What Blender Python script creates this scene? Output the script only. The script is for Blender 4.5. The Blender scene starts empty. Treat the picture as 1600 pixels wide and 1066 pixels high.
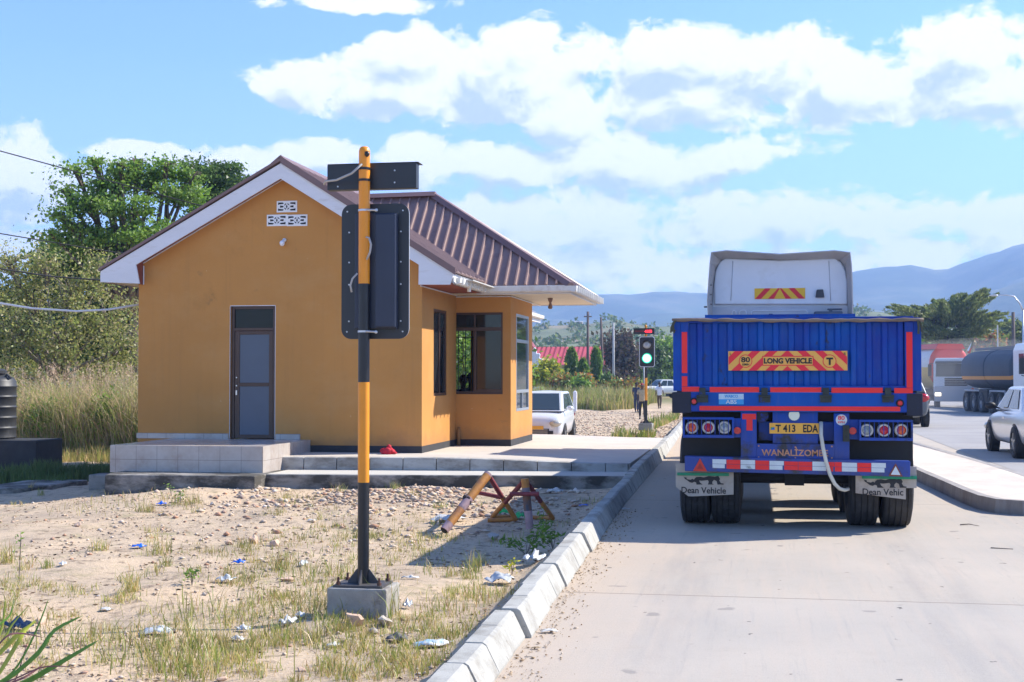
import bpy, math, random
import numpy as np
from mathutils import Vector, Matrix
R = math.radians
rnd = random.Random(7)
sc = bpy.context.scene
col = sc.collection

# ------------------------------------------------------------------ camera
F = 2100.0; PSI = math.atan(380 / F); PIT = math.atan(56 / F); CZ = 1.57
cam_d = bpy.data.cameras.new('camera'); cam = bpy.data.objects.new('camera', cam_d); col.objects.link(cam)
cam_d.sensor_width = 36; cam_d.lens = F / 1600 * 36; cam_d.clip_start = 0.1; cam_d.clip_end = 20000
cam.location = (0, 0, CZ); cam.rotation_euler = (math.pi / 2 + PIT, 0, PSI)
sc.camera = cam

# ------------------------------------------------------------------ light
SUNV = Vector((1.04, 0.55, 1.0)).normalized()
sun_d = bpy.data.lights.new('sun', 'SUN'); sun = bpy.data.objects.new('sun', sun_d); col.objects.link(sun)
sun_d.energy = 4.7; sun_d.angle = R(0.5); sun_d.color = (1.0, 0.94, 0.84)
sun.rotation_euler = SUNV.to_track_quat('Z', 'Y').to_euler()
vs = sc.view_settings
vs.view_transform = 'Standard'; vs.look = 'None'; vs.exposure = EXPO = 0.93; vs.gamma = 1; vs.use_curve_mapping = False
cy = sc.cycles
cy.use_denoising = True; cy.max_bounces = 6; cy.diffuse_bounces = 3; cy.glossy_bounces = 3; cy.transmission_bounces = 4
cy.transparent_max_bounces = 6; cy.volume_bounces = 1; cy.caustics_reflective = False; cy.caustics_refractive = False

class G:
    """small node-graph helper"""
    def __init__(s, nt): s.nt = nt; s.N = nt.nodes; s.L = nt.links
    def n(s, t, **kw):
        o = s.N.new(t)
        for k, v in kw.items():
            if hasattr(o, k): setattr(o, k, v)
        return o
    def put(s, sock, v):
        if isinstance(v, bpy.types.NodeSocket): s.L.new(v, sock)
        elif v is not None:
            sock.default_value = v
    def m(s, op, a, b=None, c=None, clamp=False):
        o = s.N.new('ShaderNodeMath'); o.operation = op; o.use_clamp = clamp
        s.put(o.inputs[0], a); s.put(o.inputs[1], b)
        if c is not None: s.put(o.inputs[2], c)
        return o.outputs[0]
    def vm(s, op, a, b=None):
        o = s.N.new('ShaderNodeVectorMath'); o.operation = op
        s.put(o.inputs[0], a); s.put(o.inputs[1], b)
        return o.outputs['Value'] if op in ('LENGTH', 'DOT_PRODUCT', 'DISTANCE') else o.outputs[0]
    def noise(s, vec, scale, detail=4, rough=.55, dist=0):
        o = s.N.new('ShaderNodeTexNoise'); s.put(o.inputs['Vector'], vec)
        o.inputs['Scale'].default_value = scale; o.inputs['Detail'].default_value = detail
        o.inputs['Roughness'].default_value = rough; o.inputs['Distortion'].default_value = dist
        return o.outputs['Fac']
    def mr(s, v, a, b, c=0, d=1, smooth=False):
        o = s.N.new('ShaderNodeMapRange'); o.clamp = True
        if smooth: o.interpolation_type = 'SMOOTHSTEP'
        s.put(o.inputs[0], v)
        for i, x in enumerate((a, b, c, d)): s.put(o.inputs[i + 1], x)
        return o.outputs[0]
    def mix(s, f, a, b, mode='MIX'):
        o = s.N.new('ShaderNodeMix'); o.data_type = 'RGBA'; o.blend_type = mode
        s.put(o.inputs[0], f)
        for i, v in ((6, a), (7, b)):
            s.put(o.inputs[i], (*v, 1) if isinstance(v, tuple) and len(v) == 3 else v)
        return o.outputs[2]

# ------------------------------------------------------------------ sky
world = bpy.data.worlds.new('World'); sc.world = world; world.use_nodes = True
g = G(world.node_tree); g.N.clear()
sky = g.n('ShaderNodeTexSky'); sky.sky_type = 'NISHITA'; sky.sun_disc = False
sky.sun_elevation = math.asin(SUNV.z); sky.sun_rotation = math.atan2(SUNV.x, SUNV.y)
sky.air_density = 1.0; sky.dust_density = 0.35; sky.ozone_density = 3.0; sky.altitude = 1000
STR = 0.135
# the cloud field: soft-edged ellipses of cumulus in (azimuth, elevation), broken up by noise
grp = bpy.data.node_groups.new('cloud_field', 'ShaderNodeTree')
grp.interface.new_socket('P', in_out='INPUT', socket_type='NodeSocketVector')
grp.interface.new_socket('D', in_out='OUTPUT', socket_type='NodeSocketFloat')
q = G(grp); gi = q.n('NodeGroupInput'); go = q.n('NodeGroupOutput')
wob = q.N.new('ShaderNodeTexNoise'); q.put(wob.inputs['Vector'], gi.outputs[0]); wob.inputs['Scale'].default_value = 7; wob.inputs['Detail'].default_value = 3
off = q.vm('MULTIPLY', q.vm('SUBTRACT', wob.outputs['Color'], (.5, .5, .5)), (.10, .06, 0))
P = q.vm('ADD', gi.outputs[0], off)
ELL = [(465, 128, 85, 40, 1), (640, 95, 105, 62, 1.1), (620, 135, 150, 50, 1), (780, 120, 140, 85, 1.15), (890, 175, 110, 55, 1), (930, 85, 90, 40, .9),
       (1050, 95, 120, 68, 1.15), (1090, 150, 170, 60, 1), (1200, 110, 140, 72, 1.15), (1330, 150, 150, 60, 1.05), (1500, 110, 110, 60, 1.1),
       (1560, 165, 160, 55, 1.05), (1680, 150, 150, 90, 1.1), (1400, 190, 110, 25, .8), (988, 203, 34, 14, .8),
       (478, 240, 85, 34, 1), (230, 250, 130, 22, .95), (360, 252, 80, 26, .9), (650, 250, 62, 50, 1.05), (780, 262, 150, 40, 1), (960, 250, 150, 42, 1), (1130, 252, 140, 30, .9),
       (40, 300, 140, 70, .85), (-150, 300, 170, 80, .9), (20, 390, 130, 40, .7), (900, 350, 330, 60, .66), (1300, 350, 420, 42, .72), (850, 410, 300, 44, .62),
       (1060, 425, 230, 40, .62), (1500, 400, 250, 40, .5), (560, 2, 130, 14, .7), (1900, 260, 260, 90, .9), (-500, 150, 260, 100, .8), (2300, 120, 300, 120, 1), (-900, 320, 300, 100, .8), (1350, -300, 300, 90, .8), (300, -420, 300, 90, .8), (900, -700, 400, 150, .7)]
cur = None
for (cx, cy_, rx, ry, w) in ELL:
    d = q.vm('SUBTRACT', P, ((cx - 800) / 1000, (589 - cy_) / 1000, 0))
    d = q.vm('MULTIPLY', d, (1000 / rx, 1000 / ry, 0))
    e = q.m('MULTIPLY', q.m('SUBTRACT', 1, q.vm('LENGTH', d)), w)
    cur = e if cur is None else q.m('MAXIMUM', cur, e)
fb = q.noise(q.vm('MULTIPLY', P, (1, 1.35, 1)), 11, 10, .58, .1)
fb2 = q.noise(q.vm('MULTIPLY', P, (1, 1.4, 1)), 30, 6, .6)
dd = q.m('ADD', q.m('ADD', q.m('MULTIPLY', cur, 1.0), q.m('MULTIPLY', q.m('SUBTRACT', fb, .5), 2.1)), q.m('MULTIPLY', q.m('SUBTRACT', fb2, .5), .8))
q.L.new(dd, go.inputs[0])
tc = g.n('ShaderNodeTexCoord'); sp = g.n('ShaderNodeSeparateXYZ'); g.L.new(tc.outputs['Generated'], sp.inputs[0])
az = g.m('MULTIPLY', g.m('TANGENT', g.m('MAXIMUM', g.m('MINIMUM', g.m('ADD', g.m('ARCTAN2', sp.outputs[0], sp.outputs[1]), PSI), 1.3), -1.3)), F / 1000)
el = g.m('MULTIPLY', g.m('DIVIDE', sp.outputs[2], g.m('POWER', g.m('ADD', g.m('MULTIPLY', sp.outputs[0], sp.outputs[0]), g.m('ADD', g.m('MULTIPLY', sp.outputs[1], sp.outputs[1]), .0001)), .5)), F / 1000)
cb = g.n('ShaderNodeCombineXYZ'); g.put(cb.inputs[0], az); g.put(cb.inputs[1], el)
def field(offs):
    o = g.N.new('ShaderNodeGroup'); o.node_tree = grp
    g.put(o.inputs[0], g.vm('ADD', cb.outputs[0], offs) if offs else cb.outputs[0]); return o.outputs[0]
d0 = field(None); d1 = field((.018, .034, 0))
cov = g.mr(d0, -.08, .21, 0, 1, False)
shade = g.mr(g.m('SUBTRACT', d1, g.m('MULTIPLY', d0, .45)), .10, .75, 0, 1, True)
K = 1 / (STR * 2 ** EXPO)
ccol = g.mix(shade, (1.40 * K, 1.38 * K, 1.36 * K), (.70 * K, .82 * K, 1.10 * K))
skyc = g.mix(1.0, sky.outputs[0], (.76, .88, 1.10), 'MULTIPLY')
hz = g.mr(el, 0.0, .50, .42, .0)           # thin high haze towards the horizon
skyc = g.mix(hz, skyc, (.70 * K, .86 * K, 1.16 * K))
bg = g.n('ShaderNodeBackground'); bg.inputs['Strength'].default_value = STR
g.L.new(g.mix(g.m('MULTIPLY', cov, .97), skyc, ccol), bg.inputs['Color'])
wo = g.n('ShaderNodeOutputWorld'); g.L.new(bg.outputs[0], wo.inputs[0])
world.cycles.sampling_method = 'MANUAL'; world.cycles.sample_map_resolution = 512

# ------------------------------------------------------------------ pixel helpers: where a sight line of the photo meets a plane of the place
def ray(px, py):
    x = (px - 800) / F; y = 1.; z = (533 - py) / F
    y, z = y * math.cos(PIT) - z * math.sin(PIT), y * math.sin(PIT) + z * math.cos(PIT)
    return (x * math.cos(PSI) - y * math.sin(PSI), x * math.sin(PSI) + y * math.cos(PSI), z)
def PY(px, py, Y): r = ray(px, py); t = Y / r[1]; return Vector((r[0] * t, Y, CZ + r[2] * t))
def PZ(px, py, Z): r = ray(px, py); t = (Z - CZ) / r[2]; return Vector((r[0] * t, r[1] * t, Z))
def PX(px, py, X): r = ray(px, py); t = X / r[0]; return Vector((X, r[1] * t, CZ + r[2] * t))

# ------------------------------------------------------------------ materials
MATS = {}
def mat(name, c, rough=.7, metal=0, var=0, vs_=4, bump=0, bs=40, dirt=None, coat=0, stretch=None, spec=None, fleck=None):
    """procedural surface: base colour varied by noise, optional dirt (colour, scale, lo, hi), bump and flecks"""
    if name in MATS: return MATS[name]
    m = bpy.data.materials.new(name); m.use_nodes = True; MATS[name] = m
    g = G(m.node_tree); b = g.N['Principled BSDF']
    tc = g.n('ShaderNodeTexCoord'); v = tc.outputs['Object']
    if stretch: v = g.vm('MULTIPLY', v, stretch)
    cc = (*c, 1)
    if var:
        n = g.noise(v, vs_, 5, .6)
        f = g.mr(n, .25, .75, 1 - var, 1 + var)
        cc = g.mix(1, cc, f, 'MULTIPLY')
    if dirt:
        n = g.noise(v, dirt[1], 7, .65)
        cc = g.mix(g.mr(n, dirt[2], dirt[3]), cc, dirt[0])
    if fleck:
        n = g.noise(v, fleck[1], 3, .7)
        cc = g.mix(g.mr(n, fleck[2], fleck[3]), cc, fleck[0])
    g.put(b.inputs['Base Color'], cc)
    b.inputs['Roughness'].default_value = rough; b.inputs['Metallic'].default_value = metal
    if coat: b.inputs['Coat Weight'].default_value = coat; b.inputs['Coat Roughness'].default_value = .08
    if spec is not None: b.inputs['Specular IOR Level'].default_value = spec
    if bump:
        bn = g.n('ShaderNodeBump'); bn.inputs['Strength'].default_value = bump; bn.inputs['Distance'].default_value = .02
        g.put(bn.inputs['Height'], g.noise(v, bs, 6, .65)); g.put(b.inputs['Normal'], bn.outputs[0])
    return m
def leafmat(name, cols, trans=.35, gloss=.03):
    """foliage: every leaf its own shade between the given colours, part of the light passing through"""
    m = bpy.data.materials.new(name); m.use_nodes = True; MATS[name] = m
    g = G(m.node_tree); g.N.clear()
    geo = g.n('ShaderNodeNewGeometry'); rp = g.n('ShaderNodeValToRGB'); g.L.new(geo.outputs['Random Per Island'], rp.inputs[0])
    el = rp.color_ramp.elements
    while len(el) < len(cols): el.new(.5)
    for i, c in enumerate(cols): el[i].position = i / (len(cols) - 1); el[i].color = (*c, 1)
    n = g.noise(geo.outputs['Position'], .8, 3)
    c = g.mix(1, rp.outputs[0], g.mr(n, .3, .7, .75, 1.25), 'MULTIPLY')
    d = g.n('ShaderNodeBsdfDiffuse'); t = g.n('ShaderNodeBsdfTranslucent'); s = g.n('ShaderNodeBsdfGlossy')
    for k in (d, t): g.L.new(c, k.inputs['Color'])
    s.inputs['Roughness'].default_value = .45; s.inputs['Color'].default_value = (1, 1, 1, 1)
    mx = g.n('ShaderNodeMixShader'); mx.inputs[0].default_value = trans; g.L.new(d.outputs[0], mx.inputs[1]); g.L.new(t.outputs[0], mx.inputs[2])
    m2 = g.n('ShaderNodeMixShader'); m2.inputs[0].default_value = gloss if trans > 0 else 0; g.L.new(mx.outputs[0], m2.inputs[1]); g.L.new(s.outputs[0], m2.inputs[2])
    o = g.n('ShaderNodeOutputMaterial'); g.L.new(m2.outputs[0], o.inputs[0]); return m
def glass(name, tint=(.03, .035, .04), rough=.04, alpha=0.0, spec=1.0):
    """window glass: dark reflecting pane, partly see-through when alpha > 0"""
    m = bpy.data.materials.new(name); m.use_nodes = True; MATS[name] = m
    g = G(m.node_tree); b = g.N['Principled BSDF']
    b.inputs['Base Color'].default_value = (*tint, 1); b.inputs['Roughness'].default_value = rough; b.inputs['Specular IOR Level'].default_value = spec
    if alpha:
        t = g.n('ShaderNodeBsdfTransparent'); t.inputs[0].default_value = (.75, .8, .82, 1); mx = g.n('ShaderNodeMixShader'); mx.inputs[0].default_value = alpha
        g.L.new(b.outputs[0], mx.inputs[1]); g.L.new(t.outputs[0], mx.inputs[2]); g.L.new(mx.outputs[0], g.N['Material Output'].inputs[0])
    return m
def emat(name, c, s):
    m = bpy.data.materials.new(name); m.use_nodes = True; MATS[name] = m
    b = m.node_tree.nodes['Principled BSDF']; b.inputs['Base Color'].default_value = (*c, 1)
    b.inputs['Emission Color'].default_value = (*c, 1); b.inputs['Emission Strength'].default_value = s; return m

# ------------------------------------------------------------------ mesh building
def tag(o, label=None, cat=None, group=None, kind=None):
    if label: o['label'] = label
    if cat: o['category'] = cat
    if group: o['group'] = group
    if kind: o['kind'] = kind
    return o
def empty(name, loc=(0, 0, 0), rz=0, parent=None, label=None, cat=None, group=None):
    o = bpy.data.objects.new(name, None); col.objects.link(o); o.location = loc; o.rotation_euler = (0, 0, rz); o.empty_display_size = .2
    if parent: o.parent = parent
    return tag(o, label, cat, group)
def link_mesh(name, me, parent=None, world=False, smooth=False, bevel=0):
    o = bpy.data.objects.new(name, me); col.objects.link(o)
    if parent:
        o.parent = parent
        if world and parent.type == 'EMPTY': o.matrix_parent_inverse = Matrix.Translation(-Vector(parent.location))
    if smooth: me.polygons.foreach_set('use_smooth', [True] * len(me.polygons))
    if bevel:
        b = o.modifiers.new('bevel', 'BEVEL'); b.width = bevel; b.segments = 2; b.limit_method = 'ANGLE'; b.angle_limit = R(40)
    return o
class MB:
    def __init__(s): s.v = []; s.f = []; s.mi = []
    def add(s, vs, fs, m=0):
        k = len(s.v); s.v += [tuple(p) for p in vs]; s.f += [tuple(i + k for i in f) for f in fs]; s.mi += [m] * len(fs); return s
    def box(s, x0, x1, y0, y1, z0, z1, m=0, M=None):
        vs = [Vector((x, y, z)) for x in (x0, x1) for y in (y0, y1) for z in (z0, z1)]
        if M: vs = [M @ p for p in vs]
        return s.add(vs, [(0, 1, 3, 2), (4, 6, 7, 5), (0, 4, 5, 1), (2, 3, 7, 6), (0, 2, 6, 4), (1, 5, 7, 3)], m)
    def prism(s, poly, a, b, axis='y', m=0):
        """2-D outline extruded from a to b along an axis (outline in the two other axes)"""
        def p(u, w, t): return {'y': (u, t, w), 'x': (t, u, w), 'z': (u, w, t)}[axis]
        n = len(poly); vs = [p(u, w, a) for u, w in poly] + [p(u, w, b) for u, w in poly]
        return s.add(vs, [tuple(range(n)), tuple(range(2 * n - 1, n - 1, -1))] + [(i, i + n, (i + 1) % n + n, (i + 1) % n) for i in range(n)], m)
    def quad(s, a, b, c, d, m=0): return s.add([a, b, c, d], [(0, 1, 2, 3)], m)
    def plate(s, pts, t, m=0):
        """a flat polygon given thickness t along its normal"""
        P = [Vector(p) for p in pts]; n = (P[1] - P[0]).cross(P[2] - P[0]).normalized() * t; k = len(P)
        return s.add(P + [p + n for p in P], [tuple(range(k)), tuple(range(2 * k - 1, k - 1, -1))] + [(i, i + k, (i + 1) % k + k, (i + 1) % k) for i in range(k)], m)
    def tube(s, pts, r, n=8, m=0, cap=True):
        P = [Vector(p) for p in pts]; rr = r if isinstance(r, (list, tuple)) else [r] * len(P); vs = []; up = Vector((0, 0, 1))
        u = None
        for i, p in enumerate(P):
            d = (P[min(i + 1, len(P) - 1)] - P[max(i - 1, 0)]).normalized()
            if u is None: u = d.cross(up if abs(d.z) < .95 else Vector((1, 0, 0))).normalized()
            else: u = (u - d * u.dot(d)).normalized()
            w = d.cross(u)
            vs += [p + (u * math.cos(2 * math.pi * k / n) + w * math.sin(2 * math.pi * k / n)) * rr[i] for k in range(n)]
        fs = [(i * n + k, i * n + (k + 1) % n, (i + 1) * n + (k + 1) % n, (i + 1) * n + k) for i in range(len(P) - 1) for k in range(n)]
        if cap: fs += [tuple(range(n - 1, -1, -1)), tuple(range((len(P) - 1) * n, len(P) * n))]
        return s.add(vs, fs, m)
    def lathe(s, prof, c=(0, 0, 0), axis='z', n=24, m=0, close=False):
        """profile of (t along axis, radius) turned about the axis through c"""
        vs = []
        for t, r in prof:
            for k in range(n):
                a = 2 * math.pi * k / n; x, y = r * math.cos(a), r * math.sin(a)
                q = {'z': (x, y, t), 'x': (t, x, y), 'y': (x, t, y)}[axis]; vs.append((q[0] + c[0], q[1] + c[1], q[2] + c[2]))
        k_ = len(prof)
        fs = [(i * n + k, i * n + (k + 1) % n, ((i + 1) % k_) * n + (k + 1) % n, ((i + 1) % k_) * n + k) for i in range(k_ if close else k_ - 1) for k in range(n)]
        if not close: fs += [tuple(range(n)), tuple(range((k_ - 1) * n, k_ * n))]
        return s.add(vs, fs, m)
    def ball(s, c, r, n=12, m=0, k=8):
        rx, ry, rz = r if isinstance(r, (tuple, list)) else (r, r, r); vs = [(c[0], c[1], c[2] - rz)]
        for i in range(1, k):
            t = math.pi * i / k
            vs += [(c[0] + rx * math.sin(t) * math.cos(2 * math.pi * j / n), c[1] + ry * math.sin(t) * math.sin(2 * math.pi * j / n), c[2] - rz * math.cos(t)) for j in range(n)]
        vs.append((c[0], c[1], c[2] + rz)); e = len(vs) - 1
        fs = [(0, 1 + (j + 1) % n, 1 + j) for j in range(n)]
        fs += [(1 + i * n + j, 1 + i * n + (j + 1) % n, 1 + (i + 1) * n + (j + 1) % n, 1 + (i + 1) * n + j) for i in range(k - 2) for j in range(n)]
        fs += [(1 + (k - 2) * n + j, 1 + (k - 2) * n + (j + 1) % n, e) for j in range(n)]
        return s.add(vs, fs, m)
    def wall(s, axis, plane, t, u0, u1, z0, z1, holes=(), m=0):
        """wall with rectangular openings: axis 'y' lies across Y=plane..plane+t, axis 'x' across X"""
        us = sorted({u0, u1, *[h[0] for h in holes], *[h[1] for h in holes]}); zs = sorted({z0, z1, *[h[2] for h in holes], *[h[3] for h in holes]})
        def solid(i, j):
            if i < 0 or j < 0 or i >= len(us) - 1 or j >= len(zs) - 1: return False
            cu, cz = (us[i] + us[i + 1]) / 2, (zs[j] + zs[j + 1]) / 2
            return not any(h[0] < cu < h[1] and h[2] < cz < h[3] for h in holes)
        def p(u, w, z): return (u, plane + w, z) if axis == 'y' else (plane + w, u, z)
        for i in range(len(us) - 1):
            for j in range(len(zs) - 1):
                if not solid(i, j): continue
                a, b, c, d = us[i], us[i + 1], zs[j], zs[j + 1]
                for w in (0, t): s.quad(p(a, w, c), p(b, w, c), p(b, w, d), p(a, w, d), m)
                if not solid(i - 1, j): s.quad(p(a, 0, c), p(a, t, c), p(a, t, d), p(a, 0, d), m)
                if not solid(i + 1, j): s.quad(p(b, 0, c), p(b, t, c), p(b, t, d), p(b, 0, d), m)
                if not solid(i, j - 1): s.quad(p(a, 0, c), p(b, 0, c), p(b, t, c), p(a, t, c), m)
                if not solid(i, j + 1): s.quad(p(a, 0, d), p(b, 0, d), p(b, t, d), p(a, t, d), m)
        return s
    def build(s, name, mats, parent=None, world=False, smooth=False, bevel=0, label=None, cat=None, group=None, kind=None):
        me = bpy.data.meshes.new(name); me.from_pydata(s.v, [], s.f)
        for m in (mats if isinstance(mats, (list, tuple)) else [mats]): me.materials.append(m)
        me.polygons.foreach_set('material_index', s.mi)
        import bmesh
        bm = bmesh.new(); bm.from_mesh(me); bmesh.ops.recalc_face_normals(bm, faces=bm.faces); bm.to_mesh(me); bm.free()
        me.update(); o = link_mesh(name, me, parent, world, smooth, bevel); return tag(o, label, cat, group, kind)
def pieces(mb, name, mats, parent=None, **kw):
    """every separate piece collected in mb becomes an object of its own"""
    par = list(range(len(mb.v)))
    def find(a):
        while par[a] != a: par[a] = par[par[a]]; a = par[a]
        return a
    for f in mb.f:
        for i in f[1:]: par[find(i)] = find(f[0])
    out = {}
    for f, m in zip(mb.f, mb.mi): out.setdefault(find(f[0]), []).append((f, m))
    res = []
    for fs in out.values():
        ids = sorted({i for f, _ in fs for i in f}); ix = {i: k for k, i in enumerate(ids)}; b = MB(); b.v = [mb.v[i] for i in ids]; b.f = [tuple(ix[i] for i in f) for f, _ in fs]; b.mi = [m for _, m in fs]
        res.append(b.build(name, mats, parent, **kw))
    return res
def np_mesh(name, V, Fq, m, parent=None, world=False, smooth=False, **kw):
    """fast mesh from numpy arrays; Fq is (n, 3) or (n, 4)"""
    me = bpy.data.meshes.new(name); k = Fq.shape[1]
    me.vertices.add(len(V)); me.vertices.foreach_set('co', np.ascontiguousarray(V, dtype=np.float32).ravel())
    me.loops.add(Fq.size); me.loops.foreach_set('vertex_index', np.ascontiguousarray(Fq, dtype=np.int32).ravel())
    me.polygons.add(len(Fq)); me.polygons.foreach_set('loop_start', np.arange(0, Fq.size, k, dtype=np.int32)); me.polygons.foreach_set('loop_total', np.full(len(Fq), k, dtype=np.int32))
    me.materials.append(m); me.update(calc_edges=True); me.validate()
    o = link_mesh(name, me, parent, world, smooth); return tag(o, **kw)
def copy_tree(o, parent=None):
    c = o.copy(); col.objects.link(c)
    if parent: c.parent = parent
    for ch in list(o.children): copy_tree(ch, c)
    return c
def text(s, x0, x1, z0, z1, Y, m, parent, name='lettering', face=-1, bold=0.0, world=True, t=.003, M=None):
    """lettering fitted into a rectangle on the plane Y; face -1 reads from -Y"""
    cu = bpy.data.curves.new('t', 'FONT'); cu.body = s; cu.size = 1; cu.extrude = .01; cu.offset = bold; cu.resolution_u = 3
    ob = bpy.data.objects.new('t', cu); me = bpy.data.meshes.new_from_object(ob); bpy.data.objects.remove(ob)
    v = np.array([p.co for p in me.vertices]); lo = v.min(0); hi = v.max(0); w = hi - lo; w[w == 0] = 1
    n = (v - lo) / w
    xs = x0 + n[:, 0] * (x1 - x0) if face < 0 else x1 - n[:, 0] * (x1 - x0)
    ys = Y + face * n[:, 2] * t
    for i, p in enumerate(me.vertices):
        q = Vector((xs[i], ys[i], z0 + n[i, 1] * (z1 - z0))); p.co = M @ q if M else q
    me.name = name; me.materials.clear(); me.materials.append(m)
    o = link_mesh(name, me, parent, world); return o
# ================================================================== SETTING
def smooth(t): t = max(0., min(1., t)); return t * t * (3 - 2 * t)
KERB = [(-1.40, 2.0), (-1.45, 4.0), (-1.50, 6.05), (-1.55, 8.07), (-1.61, 10.13), (-1.69, 13.08), (-1.78, 16.8), (-1.88, 22.5), (-1.93, 27), (-2.2, 37.5), (-2.6, 52), (-3.3, 80), (-5, 150)]
def kx(y):
    for (x0, y0), (x1, y1) in zip(KERB, KERB[1:]):
        if y <= y1 or (x1, y1) == KERB[-1]: return x0 + (x1 - x0) * (y - y0) / (y1 - y0)
def road_z(y): return -.2 * smooth((y - 38) / 40) - .35 * smooth((y - 90) / 60)
def ground_z(x, y):
    near = -.24 + .15 * smooth((y - 13) / 6.5)
    z = near - .34 * smooth((y - 29) / 8) - .12 * smooth((y - 45) / 30)
    k = kx(max(2, min(y, 150)))
    z -= .26 * smooth((-8.2 - x) / 3.5) * smooth((y - 11) / 5) * smooth((34 - y) / 8)
    if x > k - .5: z += (-.06 - z) * smooth((x - k + .5) / .45) if y < 150 else 0
    if x > k + .1: z = road_z(y) - .06
    return z
xs = np.unique(np.concatenate([np.linspace(-5500, -200, 24), np.linspace(-200, -30, 35), np.linspace(-30, -14, 33), np.linspace(-14, 4, 181), np.linspace(4, 40, 37), np.linspace(40, 200, 17), np.linspace(200, 5500, 24)]))
ys = np.unique(np.concatenate([np.linspace(-300, -10, 8), np.linspace(-10, 4, 20), np.linspace(4, 22, 181), np.linspace(22, 60, 96), np.linspace(60, 200, 71), np.linspace(200, 3040, 30)]))
rg = np.random.default_rng(3)
def vnoise(x, y, s, seed=0):
    """value noise on numpy arrays"""
    g_ = np.random.default_rng(seed).random((64, 64)); u = np.asarray(x) / s + 1000; v = np.asarray(y) / s + 1000
    i = np.floor(u).astype(int); j = np.floor(v).astype(int); a = u - i; b = v - j; a = a * a * (3 - 2 * a); b = b * b * (3 - 2 * b)
    f = lambda p, r_: g_[p % 64, r_ % 64]
    return (f(i, j) * (1 - a) + f(i + 1, j) * a) * (1 - b) + (f(i, j + 1) * (1 - a) + f(i + 1, j + 1) * a) * b
XX, YY = np.meshgrid(xs, ys)
ZZ = np.array([[ground_z(x, y) for x in xs] for y in ys])
kk = np.array([kx(max(2, min(y, 150))) for y in ys])[:, None]
amp = np.where((XX < kk - .12) & (YY < 120), 1, 0) * np.clip((kk - XX) / 1.0, 0, 1)
ZZ = ZZ + amp * ((vnoise(XX, YY, 1.6, 1) - .5) * .09 + (vnoise(XX, YY, .45, 2) - .5) * .045 + (vnoise(XX, YY, .18, 3) - .5) * .02)
def gz(x, y):
    """height of the built ground sheet (bilinear)"""
    i = int(np.clip(np.searchsorted(xs, x) - 1, 0, len(xs) - 2)); j = int(np.clip(np.searchsorted(ys, y) - 1, 0, len(ys) - 2))
    a = (x - xs[i]) / (xs[i + 1] - xs[i]); b = (y - ys[j]) / (ys[j + 1] - ys[j])
    return float((ZZ[j, i] * (1 - a) + ZZ[j, i + 1] * a) * (1 - b) + (ZZ[j + 1, i] * (1 - a) + ZZ[j + 1, i + 1] * a) * b)
ZZ = ZZ + .055 * np.exp(-(((XX + 2.95) / .42) ** 2 + ((YY - 9.75) / .5) ** 2))
nx, ny = len(xs), len(ys)
idx = np.arange(nx * ny).reshape(ny, nx)
Fq = np.stack([idx[:-1, :-1], idx[:-1, 1:], idx[1:, 1:], idx[1:, :-1]], -1).reshape(-1, 4)
m = bpy.data.materials.new('sandy_earth'); m.use_nodes = True; g = G(m.node_tree); b = g.N['Principled BSDF']
geo = g.n('ShaderNodeNewGeometry'); P_ = geo.outputs['Position']
c = g.mix(g.mr(g.noise(P_, 1.1, 6), .35, .65), (.58, .45, .31), (.45, .35, .25))
c = g.mix(g.mr(g.noise(P_, .35, 5), .50, .68), c, (.63, .47, .31))
c = g.mix(g.mr(g.noise(P_, 7, 6, .7), .52, .68), c, (.22, .165, .12))
c = g.mix(g.mr(g.noise(P_, 38, 3, .7), .60, .70), c, (.66, .55, .44))
c = g.mix(g.mr(g.noise(P_, 2.3, 6, .65), .56, .70, 0, .55), c, (.20, .20, .09))
sy = g.n('ShaderNodeSeparateXYZ'); g.L.new(P_, sy.inputs[0])
far = g.mr(sy.outputs[1], 95, 125)
c = g.mix(far, c, g.mix(g.mr(g.noise(P_, .05, 5), .4, .6), (.13, .15, .05), (.30, .25, .13)))
g.put(b.inputs['Base Color'], c); b.inputs['Roughness'].default_value = .95; b.inputs['Specular IOR Level'].default_value = .1
bn = g.n('ShaderNodeBump'); bn.inputs['Strength'].default_value = .7; bn.inputs['Distance'].default_value = .03
g.put(bn.inputs['Height'], g.m('ADD', g.noise(P_, 14, 8, .7), g.m('MULTIPLY', g.noise(P_, 60, 3), .3))); g.put(b.inputs['Normal'], bn.outputs[0])
np_mesh('ground', np.stack([XX.ravel(), YY.ravel(), ZZ.ravel()], 1), Fq, m, smooth=True, kind='structure')

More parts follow.
